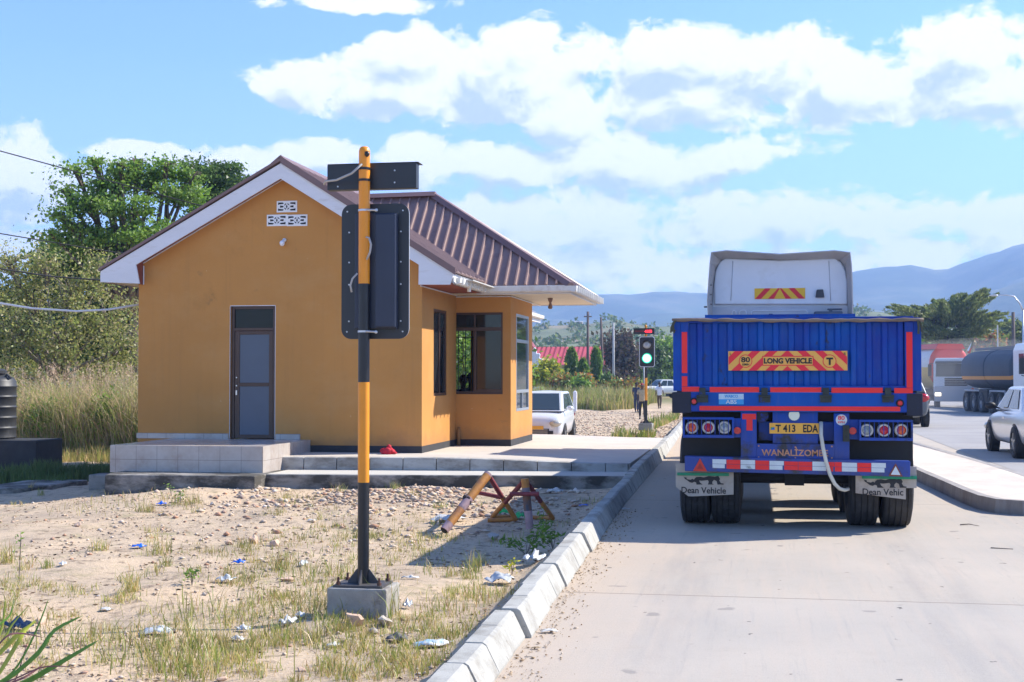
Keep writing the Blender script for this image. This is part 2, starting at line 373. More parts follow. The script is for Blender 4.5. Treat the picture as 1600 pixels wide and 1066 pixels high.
# ---- roads
def conc_mat(name, c1, c2, joints=True, grit=60, tracks=True):
    m = bpy.data.materials.new(name); m.use_nodes = True; g = G(m.node_tree); b = g.N['Principled BSDF']
    geo = g.n('ShaderNodeNewGeometry'); P_ = geo.outputs['Position']; sx = g.n('ShaderNodeSeparateXYZ'); g.L.new(P_, sx.inputs[0])
    c = g.mix(g.mr(g.noise(P_, .5, 5), .35, .65), c1, c2)
    c = g.mix(g.mr(g.noise(P_, 4, 7, .7), .5, .8, 0, .35), c, (c1[0] * .72, c1[1] * .7, c1[2] * .68))
    if tracks:   # dust swept along the lane and heaped towards the kerb, long brushed streaks
        st = g.noise(g.vm('MULTIPLY', P_, (5, .25, 1)), 2.2, 6, .65)
        c = g.mix(g.mr(st, .46, .75, 0, .5), c, (.50, .40, .31))
        w = g.noise(P_, .9, 5, .6)
        ed = g.mr(g.m('ADD', sx.outputs[0], g.m('MULTIPLY', w, 1.3)), -1.0, .3, .85, 0)
        c = g.mix(ed, c, (.50, .385, .275))
        st2 = g.noise(g.vm('MULTIPLY', P_, (14, .5, 1)), 1.5, 4, .7)
        c = g.mix(g.mr(st2, .56, .7, 0, .22), c, (.25, .24, .23))
        rs = g.noise(P_, 1.7, 2, .4); c = g.mix(g.mr(rs, .77, .80, 0, .7), c, (.55, .28, .12))
    if tracks:
        for xc_ in (-.52, 1.28):   # worn, slightly darker wheel paths
            w = g.m('ABSOLUTE', g.m('SUBTRACT', g.m('ADD', sx.outputs[0], g.m('MULTIPLY', g.noise(P_, .35, 3), .5)), xc_ + .25))
            c = g.mix(g.m('MULTIPLY', g.mr(w, .12, .42, .32, 0, True), g.mr(g.noise(g.vm('MULTIPLY', P_, (3, .4, 1)), 1.6, 5, .6), .35, .65)), c, (.25, .235, .22))
        c = g.mix(g.mr(g.noise(P_, 3.4, 2, .5), .70, .73, 0, .55), c, (.17, .155, .14))
    c = g.mix(g.mr(g.noise(P_, grit, 3, .7), .56, .72, 0, .5), c, (c1[0] * 1.25, c1[1] * 1.22, c1[2] * 1.2))
    c = g.mix(g.mr(g.noise(P_, grit * 1.7, 2, .7), .62, .70, 0, .5), c, (.12, .11, .1))
    c = g.mix(g.mr(g.noise(P_, 9, 2, .5), .735, .75), c, (.08, .07, .06))
    if joints:
        yy = g.m('ADD', sx.outputs[1], g.m('MULTIPLY', g.noise(P_, 6, 3), .02))
        f = g.m('ABSOLUTE', g.m('SUBTRACT', g.m('FRACT', g.m('DIVIDE', g.m('SUBTRACT', yy, 9.78 - 7.46 / 2), 7.46)), .5))
        j = g.mr(f, .0008, .0018, 1, 0)
        c = g.mix(g.m('MULTIPLY', j, .7), c, (.10, .085, .07))
        c = g.mix(g.mr(sx.outputs[1], 9.6, 9.85, .14, 0), c, (.36, .37, .38))
    g.put(b.inputs['Base Color'], c); b.inputs['Roughness'].default_value = .85; b.inputs['Specular IOR Level'].default_value = .25
    bn = g.n('ShaderNodeBump'); bn.inputs['Strength'].default_value = .35; bn.inputs['Distance'].default_value = .008
    g.put(bn.inputs['Height'], g.m('ADD', g.noise(P_, grit, 5, .7), g.noise(g.vm('MULTIPLY', P_, (1, 6, 1)), 12, 4))); g.put(b.inputs['Normal'], bn.outputs[0])
    return m
road_m = conc_mat('brushed_concrete', (.41, .365, .305), (.48, .415, .335))
def sheet(name, ys_, left, right, dz, m):
    mb = MB()
    for y0, y1 in zip(ys_, ys_[1:]):
        mb.quad((left(y0), y0, road_z(y0) + dz), (right(y0), y0, road_z(y0) + dz), (right(y1), y1, road_z(y1) + dz), (left(y1), y1, road_z(y1) + dz))
    return mb.build(name, m, kind='structure')
yr = [-12, 2, 6, 10, 15, 20, 30, 38, 44, 50, 56, 62, 68, 74, 80, 90, 100, 110, 120, 130, 140, 150]
sheet('road', yr, lambda y: kx(max(y, 2)) + .08, lambda y: 16 + y * .1, 0, road_m)
asph = conc_mat('worn_asphalt', (.30, .285, .275), (.36, .34, .32), False, 45, False)
sheet('asphalt_lane', [21, 30, 38, 44, 50, 56, 62, 68, 74, 80, 90, 100, 110, 120, 130, 140, 150], lambda y: 4.25 + max(0, y - 34) * .02, lambda y: 15 + y * .09, .004, asph)
# ---- kerb of bevelled concrete stones
kerb_m = mat('kerb_concrete', (.39, .38, .34), .85, 0, .18, 5, .3, 60, dirt=((.19, .17, .14), 3.0, .50, .72), fleck=((.15, .14, .12), 25, .68, .74))
mb = MB(); y = 3.0; jog = 0; kr = random.Random(4)
JOGS = [8.0, 10.1, 12.1, 13.9]
while y < 84:
    L = .5; y1 = y + L
    for t, J in enumerate(JOGS):
        if y <= J < y1: jog = .045 if t < 3 else .02
    jog *= .72 if jog > 0.003 else 1
    z0, zt = road_z(y) - .12, road_z(y) + .165 + .06 * smooth((y - 17.5) / 3) * smooth((32 - y) / 2) + jog * .35 + kr.uniform(-.003, .003)
    gap = .006 if jog < .03 else .014
    dx = jog + kr.uniform(-.005, .005)
    vs_ = []
    for yy in (y + gap, y1 - gap):
        x = kx(yy) + dx
        vs_ += [(x, yy, z0), (x, yy, zt), (x + .095, yy, zt), (x + .115, yy, zt - .012), (x + .185, yy, road_z(y) + .015), (x + .185, yy, z0)]
    mb.add(vs_, [(0, 1, 2, 3, 4, 5), (6, 11, 10, 9, 8, 7)] + [(i, (i + 1) % 6, (i + 1) % 6 + 6, i + 6) for i in range(6)])
    y = y1
mb.build('kerb', kerb_m, kind='structure', bevel=.004)
# ---- paved island between the lanes
isl_m = mat('island_concrete', (.58, .50, .41), .9, 0, .14, 1.5, .25, 50, dirt=((.70, .60, .48), 2.2, .5, .7), stretch=(1, .6, 1))
islk_m = mat('island_kerb_concrete', (.34, .31, .28), .9, 0, .2, 4, .3, 40, dirt=((.2, .17, .15), 3, .5, .75), stretch=(1, 1, .3))
pl = [(1.35, 62), (1.9, 40), (2.25, 28), (2.40, 21.24), (2.49, 19), (2.54, 17.6), (2.60, 16.75), (2.72, 16.28), (2.98, 16.06), (3.4, 16.0), (3.66, 16.15), (3.80, 16.7), (3.84, 18), (3.84, 20.4), (3.74, 23.2), (3.64, 25.7), (3.42, 29.8), (2.9, 42), (1.7, 62)]
def inset(pl, d):
    out = []; n = len(pl)
    for i, p in enumerate(pl):
        a = Vector(pl[i - 1]); c_ = Vector(pl[(i + 1) % n]); t = (c_ - a).normalized(); out.append((p[0] - t.y * d, p[1] + t.x * d))
    return out
mb = MB(); n = len(pl); inn = inset(pl, .11)
lowp = inset(pl, -.02)
vs_ = [(x, y, road_z(y) - .05) for x, y in lowp] + [(x, y, road_z(y) + .165) for x, y in pl] + [(x, y, road_z(y) + .165) for x, y in inn]
mb.add(vs_, [(i, (i + 1) % n, (i + 1) % n + n, i + n) for i in range(n)])
mb.add(vs_, [(i + n, (i + 1) % n + n, (i + 1) % n + 2 * n, i + 2 * n) for i in range(n)], 0)
mb.build('island_kerb', [islk_m], kind='structure')
mb = MB(); mb.add([(x, y, road_z(y) + .163) for x, y in inn], [tuple(range(n))]); mb.build('pavement_island', isl_m, kind='structure')

# ---- concrete forecourt of the booth and the apron below it
slab_m = mat('forecourt_concrete', (.56, .50, .42), .85, 0, .08, 1.2, .12, 60, dirt=((.45, .42, .38), 1.6, .52, .75))
blk_m = mat('forecourt_kerb_concrete', (.42, .41, .38), .9, 0, .22, 1.7, .3, 50, dirt=((.20, .18, .155), 2.3, .43, .66), stretch=(1, 1, 2.2))
SL = lambda x: 20.54 + (x + 7.57) * .088
mb = MB()
outl = [(-7.65, SL(-7.65)), (-1.93, SL(-1.93)), (-1.93, 27), (-2.0, 29.85), (-10.5, 29.0), (-10.5, 21.9), (-7.65, 21.9)]
tp = lambda x: .297 - .075 * smooth((x + 5.0) / 3.0)
for xa_, xb_ in ((-10.5, -7.65), (-7.65, -5.0), (-5.0, -4.25), (-4.25, -3.5), (-3.5, -2.75), (-2.75, -1.93)):
    f0 = (lambda x: 21.9) if xb_ <= -7.65 else SL
    yb0, yb1 = 29.0 + (xa_ + 10.5) * .1, 29.0 + (xb_ + 10.5) * .1
    mb.add([(xa_, f0(xa_), tp(xa_)), (xb_, f0(xb_), tp(xb_)), (xb_, yb1, tp(xb_)), (xa_, yb0, tp(xa_)), (xa_, f0(xa_), .0), (xb_, f0(xb_), .0), (xb_, yb1, -.6), (xa_, yb0, -.6)], [(0, 1, 2, 3), (0, 4, 5, 1), (3, 2, 6, 7)] + ([(1, 5, 6, 2)] if xb_ == -1.93 else []) + ([(0, 3, 7, 4)] if xa_ == -10.5 else []))
mb.build('forecourt', slab_m, kind='structure')
mb = MB(); x = -7.6; i = 0
while x < -2.1:
    L = .53; x1 = min(x + L, -1.95); g1 = .006
    for a, b_ in ((x + g1, x1 - g1),):
        ya, yb = SL(a) - .10, SL(b_) - .10
        vs_ = [(a, ya - .02, .07), (b_, yb - .02, .07), (b_, yb, tp(b_) - .007), (a, ya, tp(a) - .007), (a, ya + .1, tp(a) + .005), (b_, yb + .1, tp(b_) + .005), (b_, yb + .13, .07), (a, ya + .13, .07)]
        mb.add(vs_, [(0, 1, 2, 3), (3, 2, 5, 4), (4, 5, 6, 7), (0, 3, 4, 7), (1, 6, 5, 2)])
    x = x1
mb.build('forecourt_kerb', blk_m, kind='structure', bevel=.005)
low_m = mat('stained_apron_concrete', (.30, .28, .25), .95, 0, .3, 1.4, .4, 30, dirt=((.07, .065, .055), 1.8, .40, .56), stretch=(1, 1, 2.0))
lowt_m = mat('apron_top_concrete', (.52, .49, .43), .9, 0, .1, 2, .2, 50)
mb = MB()
A = lambda x: 19.47 + (x + 6.77) * .11
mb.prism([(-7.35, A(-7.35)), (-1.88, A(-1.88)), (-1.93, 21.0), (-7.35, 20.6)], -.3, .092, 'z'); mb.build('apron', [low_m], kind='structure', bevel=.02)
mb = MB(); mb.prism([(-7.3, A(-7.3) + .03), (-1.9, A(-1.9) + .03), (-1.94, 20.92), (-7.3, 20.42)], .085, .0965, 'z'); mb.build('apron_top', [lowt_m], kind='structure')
# left apron under the tiled step
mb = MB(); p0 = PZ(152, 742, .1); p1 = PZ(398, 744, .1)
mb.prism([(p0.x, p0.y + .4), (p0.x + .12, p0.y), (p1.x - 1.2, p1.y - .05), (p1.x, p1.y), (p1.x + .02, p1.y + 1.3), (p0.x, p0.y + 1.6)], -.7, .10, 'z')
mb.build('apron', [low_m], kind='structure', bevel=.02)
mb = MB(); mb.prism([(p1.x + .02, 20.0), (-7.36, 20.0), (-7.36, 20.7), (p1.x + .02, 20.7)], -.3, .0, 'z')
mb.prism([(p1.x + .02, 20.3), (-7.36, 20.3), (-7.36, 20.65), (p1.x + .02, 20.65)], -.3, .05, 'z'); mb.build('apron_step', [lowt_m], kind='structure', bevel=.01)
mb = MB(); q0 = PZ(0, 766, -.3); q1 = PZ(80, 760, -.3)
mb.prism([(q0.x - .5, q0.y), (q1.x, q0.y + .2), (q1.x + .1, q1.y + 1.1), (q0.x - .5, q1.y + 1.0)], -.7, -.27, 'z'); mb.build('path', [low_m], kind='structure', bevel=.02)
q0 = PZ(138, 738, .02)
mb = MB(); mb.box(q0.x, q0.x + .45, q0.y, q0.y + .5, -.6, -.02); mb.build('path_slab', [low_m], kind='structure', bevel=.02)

# ---- hills
def heightfield(name, prof, y0, yr_, y1, m, base=-3, nseed=5, nz=(.12, 180), nxs=240, nys=60, x0=None, x1=None):
    """prof: (pixel x, pixel y) skyline seen from the road; ridge at distance yr_"""
    pts = sorted([(PY(px, py, yr_).x, PY(px, py, yr_).z) for px, py in prof]); X = np.linspace(x0, x1, nxs)
    rz = np.interp(X, [p[0] for p in pts], [p[1] for p in pts])
    rz = rz + (vnoise(X, X * 0, nz[1] * .25, nseed) - .5) * (nz[0] * .10 * rz.max()) + (vnoise(X, X * 0, nz[1] * .07, nseed + 9) - .5) * (nz[0] * .05 * rz.max())
    T = np.linspace(0, 1, nys); V = []
    for t in T:
        y = y0 + (y1 - y0) * t
        s = (y - y0) / (yr_ - y0) if y < yr_ else 1 - .6 * (y - yr_) / (y1 - yr_)
        s = max(0, s); s = s ** .8 if y < yr_ else s
        r = vnoise(X, np.full_like(X, y), nz[1], nseed + 1); r2 = vnoise(X, np.full_like(X, y), nz[1] * .35, nseed + 2)
        env = min(1, 4 * s * (1.0 - s) + .0) if y < yr_ else .3
        z = base + (rz - base) * s * (1 - nz[0] * 2.2 * env * (1 - np.abs(2 * r - 1)) - nz[0] * env * r2)
        V.append(np.stack([X * (y / yr_ if y < yr_ * 1.2 else 1.2), np.full_like(X, y), z], 1))
    V = np.concatenate(V); i = np.arange(nxs * nys).reshape(nys, nxs)
    Fq = np.stack([i[:-1, :-1], i[:-1, 1:], i[1:, 1:], i[1:, :-1]], -1).reshape(-1, 4)
    np_mesh(name, V, Fq, m, smooth=True, kind='structure'); return V.reshape(nys, nxs, 3)
mt_m = mat('mountain_forest', (.045, .07, .03), .95, 0, .6, .012, 0, 1, dirt=((.15, .15, .08), .009, .48, .66))
heightfield('mountains', [(-3500, 470), (-2200, 440), (-1200, 470), (-300, 462), (400, 466), (700, 462), (840, 460), (900, 457), (985, 460), (1010, 458), (1055, 453), (1080, 452), (1110, 455), (1200, 450), (1290, 430), (1333, 424), (1352, 419), (1390, 414), (1430, 411), (1455, 415), (1480, 414), (1500, 405), (1530, 392), (1565, 385), (1600, 374), (1700, 345), (1850, 350), (2100, 330), (2600, 380), (3400, 430), (5000, 470)],
            1000, 2500, 3000, mt_m, -10, 5, (.22, 260), 420, 70, -4600, 4600)
hl_m = mat('hill_scrub', (.13, .15, .06), .95, 0, .4, .03, 0, 1, dirt=((.27, .21, .12), .02, .5, .62))
HV = heightfield('hill', [(-3000, 520), (-1500, 500), (-400, 505), (300, 508), (700, 507), (835, 506), (884, 505), (925, 502), (938, 500), (959, 494), (977, 499), (1007, 505), (1045, 506), (1100, 504), (1200, 496), (1333, 482), (1380, 484), (1430, 500), (1520, 512), (1600, 515), (1900, 505), (2600, 500), (4000, 520)],
                 260, 620, 900, hl_m, -2, 15, (.12, 90), 300, 40, -1100, 1300)
# ================================================================== THE OCHRE BOOTH
YG = 21.83; XL = -10.55; XR = -5.48; YB = 24.45; XB = PY(798, 600, YB).x; YE = PX(829, 640, XB).y; YBK = 28.6; ZF = .3
ochre = mat('ochre_paint', (.56, .258, .066), .75, 0, .07, .9, .12, 90, dirt=((.40, .19, .05), 1.1, .60, .85), fleck=((.70, .48, .25), 9, .735, .75), spec=.3)
_g = G(ochre.node_tree); _b = _g.N['Principled BSDF']; _geo = _g.n('ShaderNodeNewGeometry'); _p = _geo.outputs['Position']; _s = _g.n('ShaderNodeSeparateXYZ'); _g.L.new(_p, _s.inputs[0])
_c = _b.inputs['Base Color'].links[0].from_socket
_c = _g.mix(_g.mr(_g.noise(_g.vm('MULTIPLY', _p, (7, 7, .35)), 1.3, 5, .6), .54, .78, 0, .20), _c, (.34, .17, .06))      # rain streaks
_c = _g.mix(_g.mr(_g.noise(_g.vm('MULTIPLY', _p, (1, 1, 1.6)), .9, 7, .7), .48, .70, 0, .38), _c, (.60, .33, .12))       # faded patches
_h = _g.m('ADD', _s.outputs[2], _g.m('MULTIPLY', _g.noise(_p, 4, 6, .7), -.55))
_c = _g.mix(_g.mr(_h, .02, .38, .62, 0), _c, (.27, .15, .075))                                                           # mud splashed at the foot
_c = _g.mix(_g.mr(_g.noise(_p, 2.2, 7, .7), .66, .74, 0, .5), _c, (.22, .12, .06)); _g.put(_b.inputs['Base Color'], _c)
plinth = mat('black_plinth', (.035, .035, .04), .8, 0, .3, 3)
white_p = mat('white_weathered_paint', (.74, .74, .76), .7, 0, .06, 2, .05, 30, dirt=((.52, .48, .44), 4, .56, .85), stretch=(.6, 1, 2.5))
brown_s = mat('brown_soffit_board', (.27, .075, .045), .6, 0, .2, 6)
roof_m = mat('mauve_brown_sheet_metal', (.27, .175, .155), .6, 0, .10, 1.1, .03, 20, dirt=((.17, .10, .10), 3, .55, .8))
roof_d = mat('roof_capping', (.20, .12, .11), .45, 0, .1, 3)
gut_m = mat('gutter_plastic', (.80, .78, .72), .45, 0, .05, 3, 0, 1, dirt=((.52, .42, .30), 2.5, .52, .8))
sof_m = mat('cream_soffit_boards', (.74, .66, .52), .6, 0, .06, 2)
frame_m = mat('bronze_window_frame', (.075, .038, .024), .4, 0, .15, 6, 0, 1)
frameg = mat('silver_window_frame', (.45, .50, .56), .3, .5)
gl_d = glass('dark_glass', (.02, .022, .024)); gl_c = glass('clear_glass', (.02, .022, .02), .02, .7, .6)
tile_m = bpy.data.materials.new('wall_tiles'); tile_m.use_nodes = True; g = G(tile_m.node_tree); b = g.N['Principled BSDF']
geo = g.n('ShaderNodeNewGeometry'); P_ = geo.outputs['Position']; sx = g.n('ShaderNodeSeparateXYZ'); g.L.new(P_, sx.inputs[0])
def grid_line(v, per, off, w): return g.mr(g.m('ABSOLUTE', g.m('SUBTRACT', g.m('FRACT', g.m('DIVIDE', g.m('ADD', v, off), per)), .5)), .5 - w, .5 - w * .5)
c = g.mix(g.mr(g.noise(P_, 3, 6), .35, .68), (.50, .46, .42), (.40, .33, .285)); c = g.mix(g.mr(g.noise(P_, 14, 4), .4, .7, 0, .4), c, (.54, .51, .48))
ln = g.m('MAXIMUM', grid_line(g.m('SUBTRACT', sx.outputs[0], sx.outputs[1]), .345, .1, .012), grid_line(sx.outputs[2], .31, .18 + .155, .013))
c = g.mix(ln, c, (.22, .19, .17)); g.put(b.inputs['Base Color'], c); b.inputs['Roughness'].default_value = .25
booth = empty('inspection_booth', (-8, 24, .3), label='single storey ochre booth with brown metal roof, white bargeboards and a side bay', cat='booth')
kw = dict(parent=booth, world=True)
def pyr(px0, px1, py0, py1, Y): a = PY(px0, py1, Y); c = PY(px1, py0, Y); return [a.x, c.x, a.z, c.z]
def pxr(px0, px1, py0, py1, X):
    a = PX(px0, (py0 + py1) / 2, X); c = PX(px1, (py0 + py1) / 2, X); return [a.y, c.y, PX(px0, py1, X).z, PX(px0, py0, X).z]
DOOR = pyr(359, 430, 478, 689, YG); W1 = pyr(708, 785.5, 488, 616, YB)
W2 = pxr(677.5, 698, 482, 619, XR); W3 = pxr(806.5, 826, 490, 643, XB)
T_ = .2; ZE = 3.22
wb = MB()
zr = ZE
wb.wall('y', YG, T_, XL, XR, ZF + .11, zr, [DOOR[:3] + [DOOR[3]]] if False else [(DOOR[0], DOOR[1], ZF + .11, DOOR[3])])
RX, RZ = -7.88, 5.20            # ridge
LE = (-11.14, 3.40); RE = (-4.90, 3.30)
def zl(x): return LE[1] + (RZ - LE[1]) * (x - LE[0]) / (RX - LE[0])
def zr_(x): return RE[1] + (RZ - RE[1]) * (x - RE[0]) / (RX - RE[0])
VENT = [PY(449, 330, YG), PY(448, 345, YG)]
wb.prism([(XL, zr), (XR, zr), (XR, zr_(XR) - .12), (RX, RZ - .12), (XL, zl(XL) - .12)], YG, YG + T_, 'y')
wb.wall('x', XR - T_, T_, YG + T_, YB, ZF + .11, zr, [W2])
wb.wall('y', YB, T_, XR - .2, XB, ZF + .11, zr, [W1])
wb.wall('x', XB - T_, T_, YB + T_, YE, ZF + .11, zr, [W3])
wb.box(XR - T_, XB, YE, YE + T_, ZF + .11, zr)
bw = [-7.6, -5.75, 1.25, 2.75]
wb.wall('y', YBK, T_, XL, XR, ZF + .11, zr, [bw])
wb.box(XL, XL + T_, YG + T_, YBK, ZF + .11, zr)
wb.box(XR - T_, XR, YE + T_, YBK, ZF + .11, zr)
wb.build('wall', ochre, **kw)
pb = MB()
for (a, c, y0, y1) in ((-7.62, XR + .004, YG - .004, YG + .1), (XR - .1, XR + .004, YG + .1, YB), (XR, XB + .004, YB - .004, YB + .1), (XB - .1, XB + .004, YB + .1, YE + T_)):
    pb.box(a, c, y0, y1, ZF - .02, ZF + .112)
pb.build('plinth', plinth, **kw)
mb = MB(); mb.box(XL + .2, XB - .2, YG + .2, YBK, 3.18, 3.2); mb.build('ceiling', mat('ceiling_board', (.5, .48, .44)), **kw)
# tiled step at the door
s0 = PZ(172, 696, .5); s1 = PZ(420, 697, .5)
mb = MB(); mb.box(s0.x, s1.x, s0.y, YG, .08, .505)
mb.prism([(s1.x + .001, s0.y + .01), (PZ(452, 690, .5).x, YG - .3), (PZ(452, 690, .5).x, YG - .013), (s1.x + .001, YG - .013)], .08, .503, 'z')
mb.box(XL - .02, DOOR[0] - .02, YG - .012, YG, .505, .60); mb.box(DOOR[1] + .02, PZ(452, 690, .5).x, YG - .012, YG, .505, .60)
mb.build('tiled_step', tile_m, bevel=.004, **kw)
# door and transom
mb = MB(); x0, x1, z0, z1 = DOOR; z0 = .51; zt = PY(400, 513, YG).z
yd = YG + .05
for a in ((x0, x0 + .055, z0, z1), (x1 - .055, x1, z0, z1)): mb.box(a[0], a[1], yd, yd + .08, a[2], a[3])
mb.box(x0 + .055, x1 - .055, yd, yd + .08, z1 - .05, z1); mb.box(x0 + .055, x1 - .055, yd, yd + .08, zt - .04, zt + .01)
fr = mb.build('door_frame', frame_m, bevel=.004, **kw)
mb = MB(); mb.box(x0 + .055, x1 - .055, yd + .03, yd + .04, zt + .01, z1 - .05); mb.build('transom_pane', glass('transom_glass', (.012, .014, .012), .15, 0, .25), parent=fr)
mb = MB(); mb.box(x0 - .008, x0, YG - .002, YG + .02, z0, z1); mb.box(x1, x1 + .008, YG - .002, YG + .02, z0, z1 + .005); mb.box(x0, x1, YG - .002, YG + .03, z1, z1 + .012)
pieces(mb, 'door_edging', white_p, **kw)
mb = MB(); dz1 = zt - .045; xm0, xm1 = x0 + .06, x1 - .06; zm = PY(390, 601, YG).z
for a in ((xm0, xm0 + .085, z0 + .01, dz1), (xm1 - .07, xm1, z0 + .01, dz1)): mb.box(a[0], a[1], yd + .012, yd + .05, a[2], a[3])
for a in ((z0 + .01, z0 + .07), (dz1 - .06, dz1), (zm - .03, zm + .03)): mb.box(xm0 + .085, xm1 - .07, yd + .012, yd + .05, a[0], a[1])
dr = mb.build('door', frame_m, bevel=.004, **kw)
mb = MB(); mb.box(xm0 + .085, xm1 - .07, yd + .025, yd + .035, z0 + .07, dz1 - .06)
mb.build('door_pane', mat('frosted_film', (.085, .11, .15), .35, 0, .05, 3), parent=dr)
mb = MB(); hz = zm - .0
mb.box(xm0 + .025, xm0 + .05, yd - .01, yd + .012, hz - .18, hz - .10); mb.lathe([(yd - .01, .012), (yd + .012, .012)], (xm0 + .038, 0, hz + .12), 'y', 10); mb.lathe([(yd - .01, .012), (yd + .012, .012)], (xm0 + .038, 0, hz - .02), 'y', 10)
pieces(mb, 'handle', mat('brushed_steel', (.6, .6, .6), .3, .9), parent=dr)
# windows
wf = MB(); x0, x1, z0, z1 = W1; ym = YB + .04; zt = PY(740, 514, YB).z; xm = PY(741, 500, YB).x
def bars(mb, l, ya, yb):
    for a, b_, c_, d_ in l: mb.box(a, b_, ya, yb, c_, d_)
bars(wf, [(x0, x0 + .03, z0, z1), (x1 - .04, x1, z0, z1), (x0 + .03, x1 - .04, z0, z0 + .05), (x0 + .03, x1 - .04, z1 - .04, z1), (x0 + .03, x1 - .04, zt - .035, zt + .03), (xm - .02, xm + .03, z0 + .05, zt - .035), (xm - .015, xm + .015, zt + .03, z1 - .04), (xm + .03, x1 - .04, z0 + .05, z0 + .09)], ym, ym + .06)
win = wf.build('window', frame_m, bevel=.003, **kw)
mb = MB(); mb.box(xm + .03, x1 - .04, ym + .025, ym + .033, z0 + .09, zt - .035); mb.box(xm + .015, x1 - .04, ym + .02, ym + .028, zt + .03, z1 - .04)
mb.box(x0 + .03, xm - .015, ym + .02, ym + .028, zt + .03, z1 - .04)
mb.build('pane', glass('sliding_glass', (.014, .015, .014), .05, .12, .5), parent=win)
steel = mat('black_bars', (.012, .012, .012), .5)
mb = MB()
for k in range(7):
    xx = x0 + .06 + (x1 - x0 - .12) * k / 6; mb.tube([(xx, YB + .17, z0), (xx, YB + .17, z1)], .008, 6)
mb.box(x0, x1, YB + .165, YB + .175, zt - .16, zt - .14); mb.box(x0, x1, YB + .165, YB + .175, zt + .15, zt + .17)
mb.tube([(x1 - .25, YB + .17, zt + .05), (x1 - .08, YB + .17, zt + .17), (x1 - .25, YB + .17, z1 - .06)], .008, 6)
mb.build('window_bars', steel, parent=win)
wf = MB(); y0, y1, z0, z1 = W2; X = XR - .06
wf.box(X, X + .05, y0, y0 + .05, z0, z1); wf.box(X, X + .05, y1 - .05, y1, z0, z1); wf.box(X, X + .05, y0 + .05, y1 - .05, z0, z0 + .05); wf.box(X, X + .05, y0 + .05, y1 - .05, z1 - .05, z1); wf.box(X, X + .05, (y0 + y1) / 2 - .03, (y0 + y1) / 2 + .03, z0 + .05, z1 - .05)
win = wf.build('window', frame_m, bevel=.003, **kw)
mb = MB(); mb.box(X + .02, X + .028, y0 + .05, y1 - .05, z0 + .05, z1 - .05); mb.build('pane', gl_d, parent=win)
wf = MB(); y0, y1, z0, z1 = W3; X = XB - .05; za = PX(806, 532, XB).z; zb_ = PX(806, 612, XB).z
wf.box(X, X + .055, y0, y0 + .05, z0, z1); wf.box(X, X + .055, y1 - .05, y1, z0, z1)
for a in ((z0, z0 + .05), (z1 - .05, z1), (za - .03, za + .03), (zb_ - .03, zb_ + .03)): wf.box(X, X + .055, y0 + .05, y1 - .05, a[0], a[1])
wf.box(X, X + .055, (y0 + y1) / 2 - .03, (y0 + y1) / 2 + .03, z0 + .05, zb_ - .03)
win = wf.build('window', frameg, bevel=.003, **kw)
mb = MB(); mb.box(X + .02, X + .028, y0 + .05, y1 - .05, z0 + .05, z1 - .05); mb.build('pane', glass('blue_grey_glass', (.03, .04, .05), .03, .1, 1), parent=win)
wf = MB(); x0, x1, z0, z1 = bw
bars(wf, [(x0, x0 + .05, z0, z1), (x1 - .05, x1, z0, z1), (x0 + .05, x1 - .05, z0, z0 + .05), (x0 + .05, x1 - .05, z1 - .05, z1), ((x0 + x1) / 2 - .03, (x0 + x1) / 2 + .03, z0 + .05, z1 - .05)], YBK + .05, YBK + .1)
for k in range(9): xx = x0 + .1 + (x1 - x0 - .2) * k / 8; wf.tube([(xx, YBK + .03, z0), (xx, YBK + .03, z1)], .008, 6)
wf.build('window', frame_m, **kw)
# vent blocks in the gable
vm_ = mat('white_vent_block', (.82, .83, .84), .6); vd = mat('vent_hole', (.02, .02, .025), .8)
for (cx, cyy) in ((448.5, 323), (433, 344.5), (464.5, 344.5)):
    mb = MB(); dk = MB(); c0 = PY(cx, cyy, YG); hw, hh = .182, .098
    mb.box(c0.x - hw, c0.x + hw, YG - .012, YG + .05, c0.z - hh, c0.z + hh)
    ya, yb = YG - .0155, YG - .004
    for s in (-1, 1):
        # bracket-shaped slots and a diamond in the middle of each block
        X = lambda u: c0.x + s * u
        for zz in (-1, 1):
            dk.prism([(X(.155), c0.z + zz * .07), (X(.075), c0.z + zz * .07), (X(.05), c0.z + zz * .055), (X(.075), c0.z + zz * .045), (X(.13), c0.z + zz * .04), (X(.155), c0.z + zz * .03)], ya, yb, 'y')
            dk.prism([(X(.052), c0.z + zz * .018), (X(.030), c0.z + zz * .045), (X(.012), c0.z + zz * .06), (X(.018), c0.z + zz * .03)], ya, yb, 'y')
        dk.prism([(X(.12), c0.z + .018), (X(.07), c0.z + .013), (X(.055), c0.z), (X(.07), c0.z - .013), (X(.12), c0.z - .018)], ya, yb, 'y')
    dk.prism([(c0.x, c0.z + .035), (c0.x + .014, c0.z), (c0.x, c0.z - .035), (c0.x - .014, c0.z)], ya, yb, 'y')
    v = mb.build('vent_block', vm_, bevel=.003, **kw); dk.build('vent_opening', vd, parent=v)
# wall light
c0 = PY(444, 380, YG); mb = MB(); mb.lathe([(YG - .035, .03), (YG, .035)], (c0.x + .01, 0, c0.z + .05), 'y', 12); mb.tube([(c0.x + .01, YG - .03, c0.z + .05), (c0.x, YG - .06, c0.z + .02)], .02)
lw = mb.build('wall_lamp', mat('lamp_plastic', (.75, .77, .8), .4), smooth=True, **kw); mb = MB(); mb.ball((c0.x - .01, YG - .075, c0.z - .01), (.045, .045, .05)); mb.build('bulb', mat('milk_glass', (.85, .85, .87), .2), parent=lw, smooth=True)
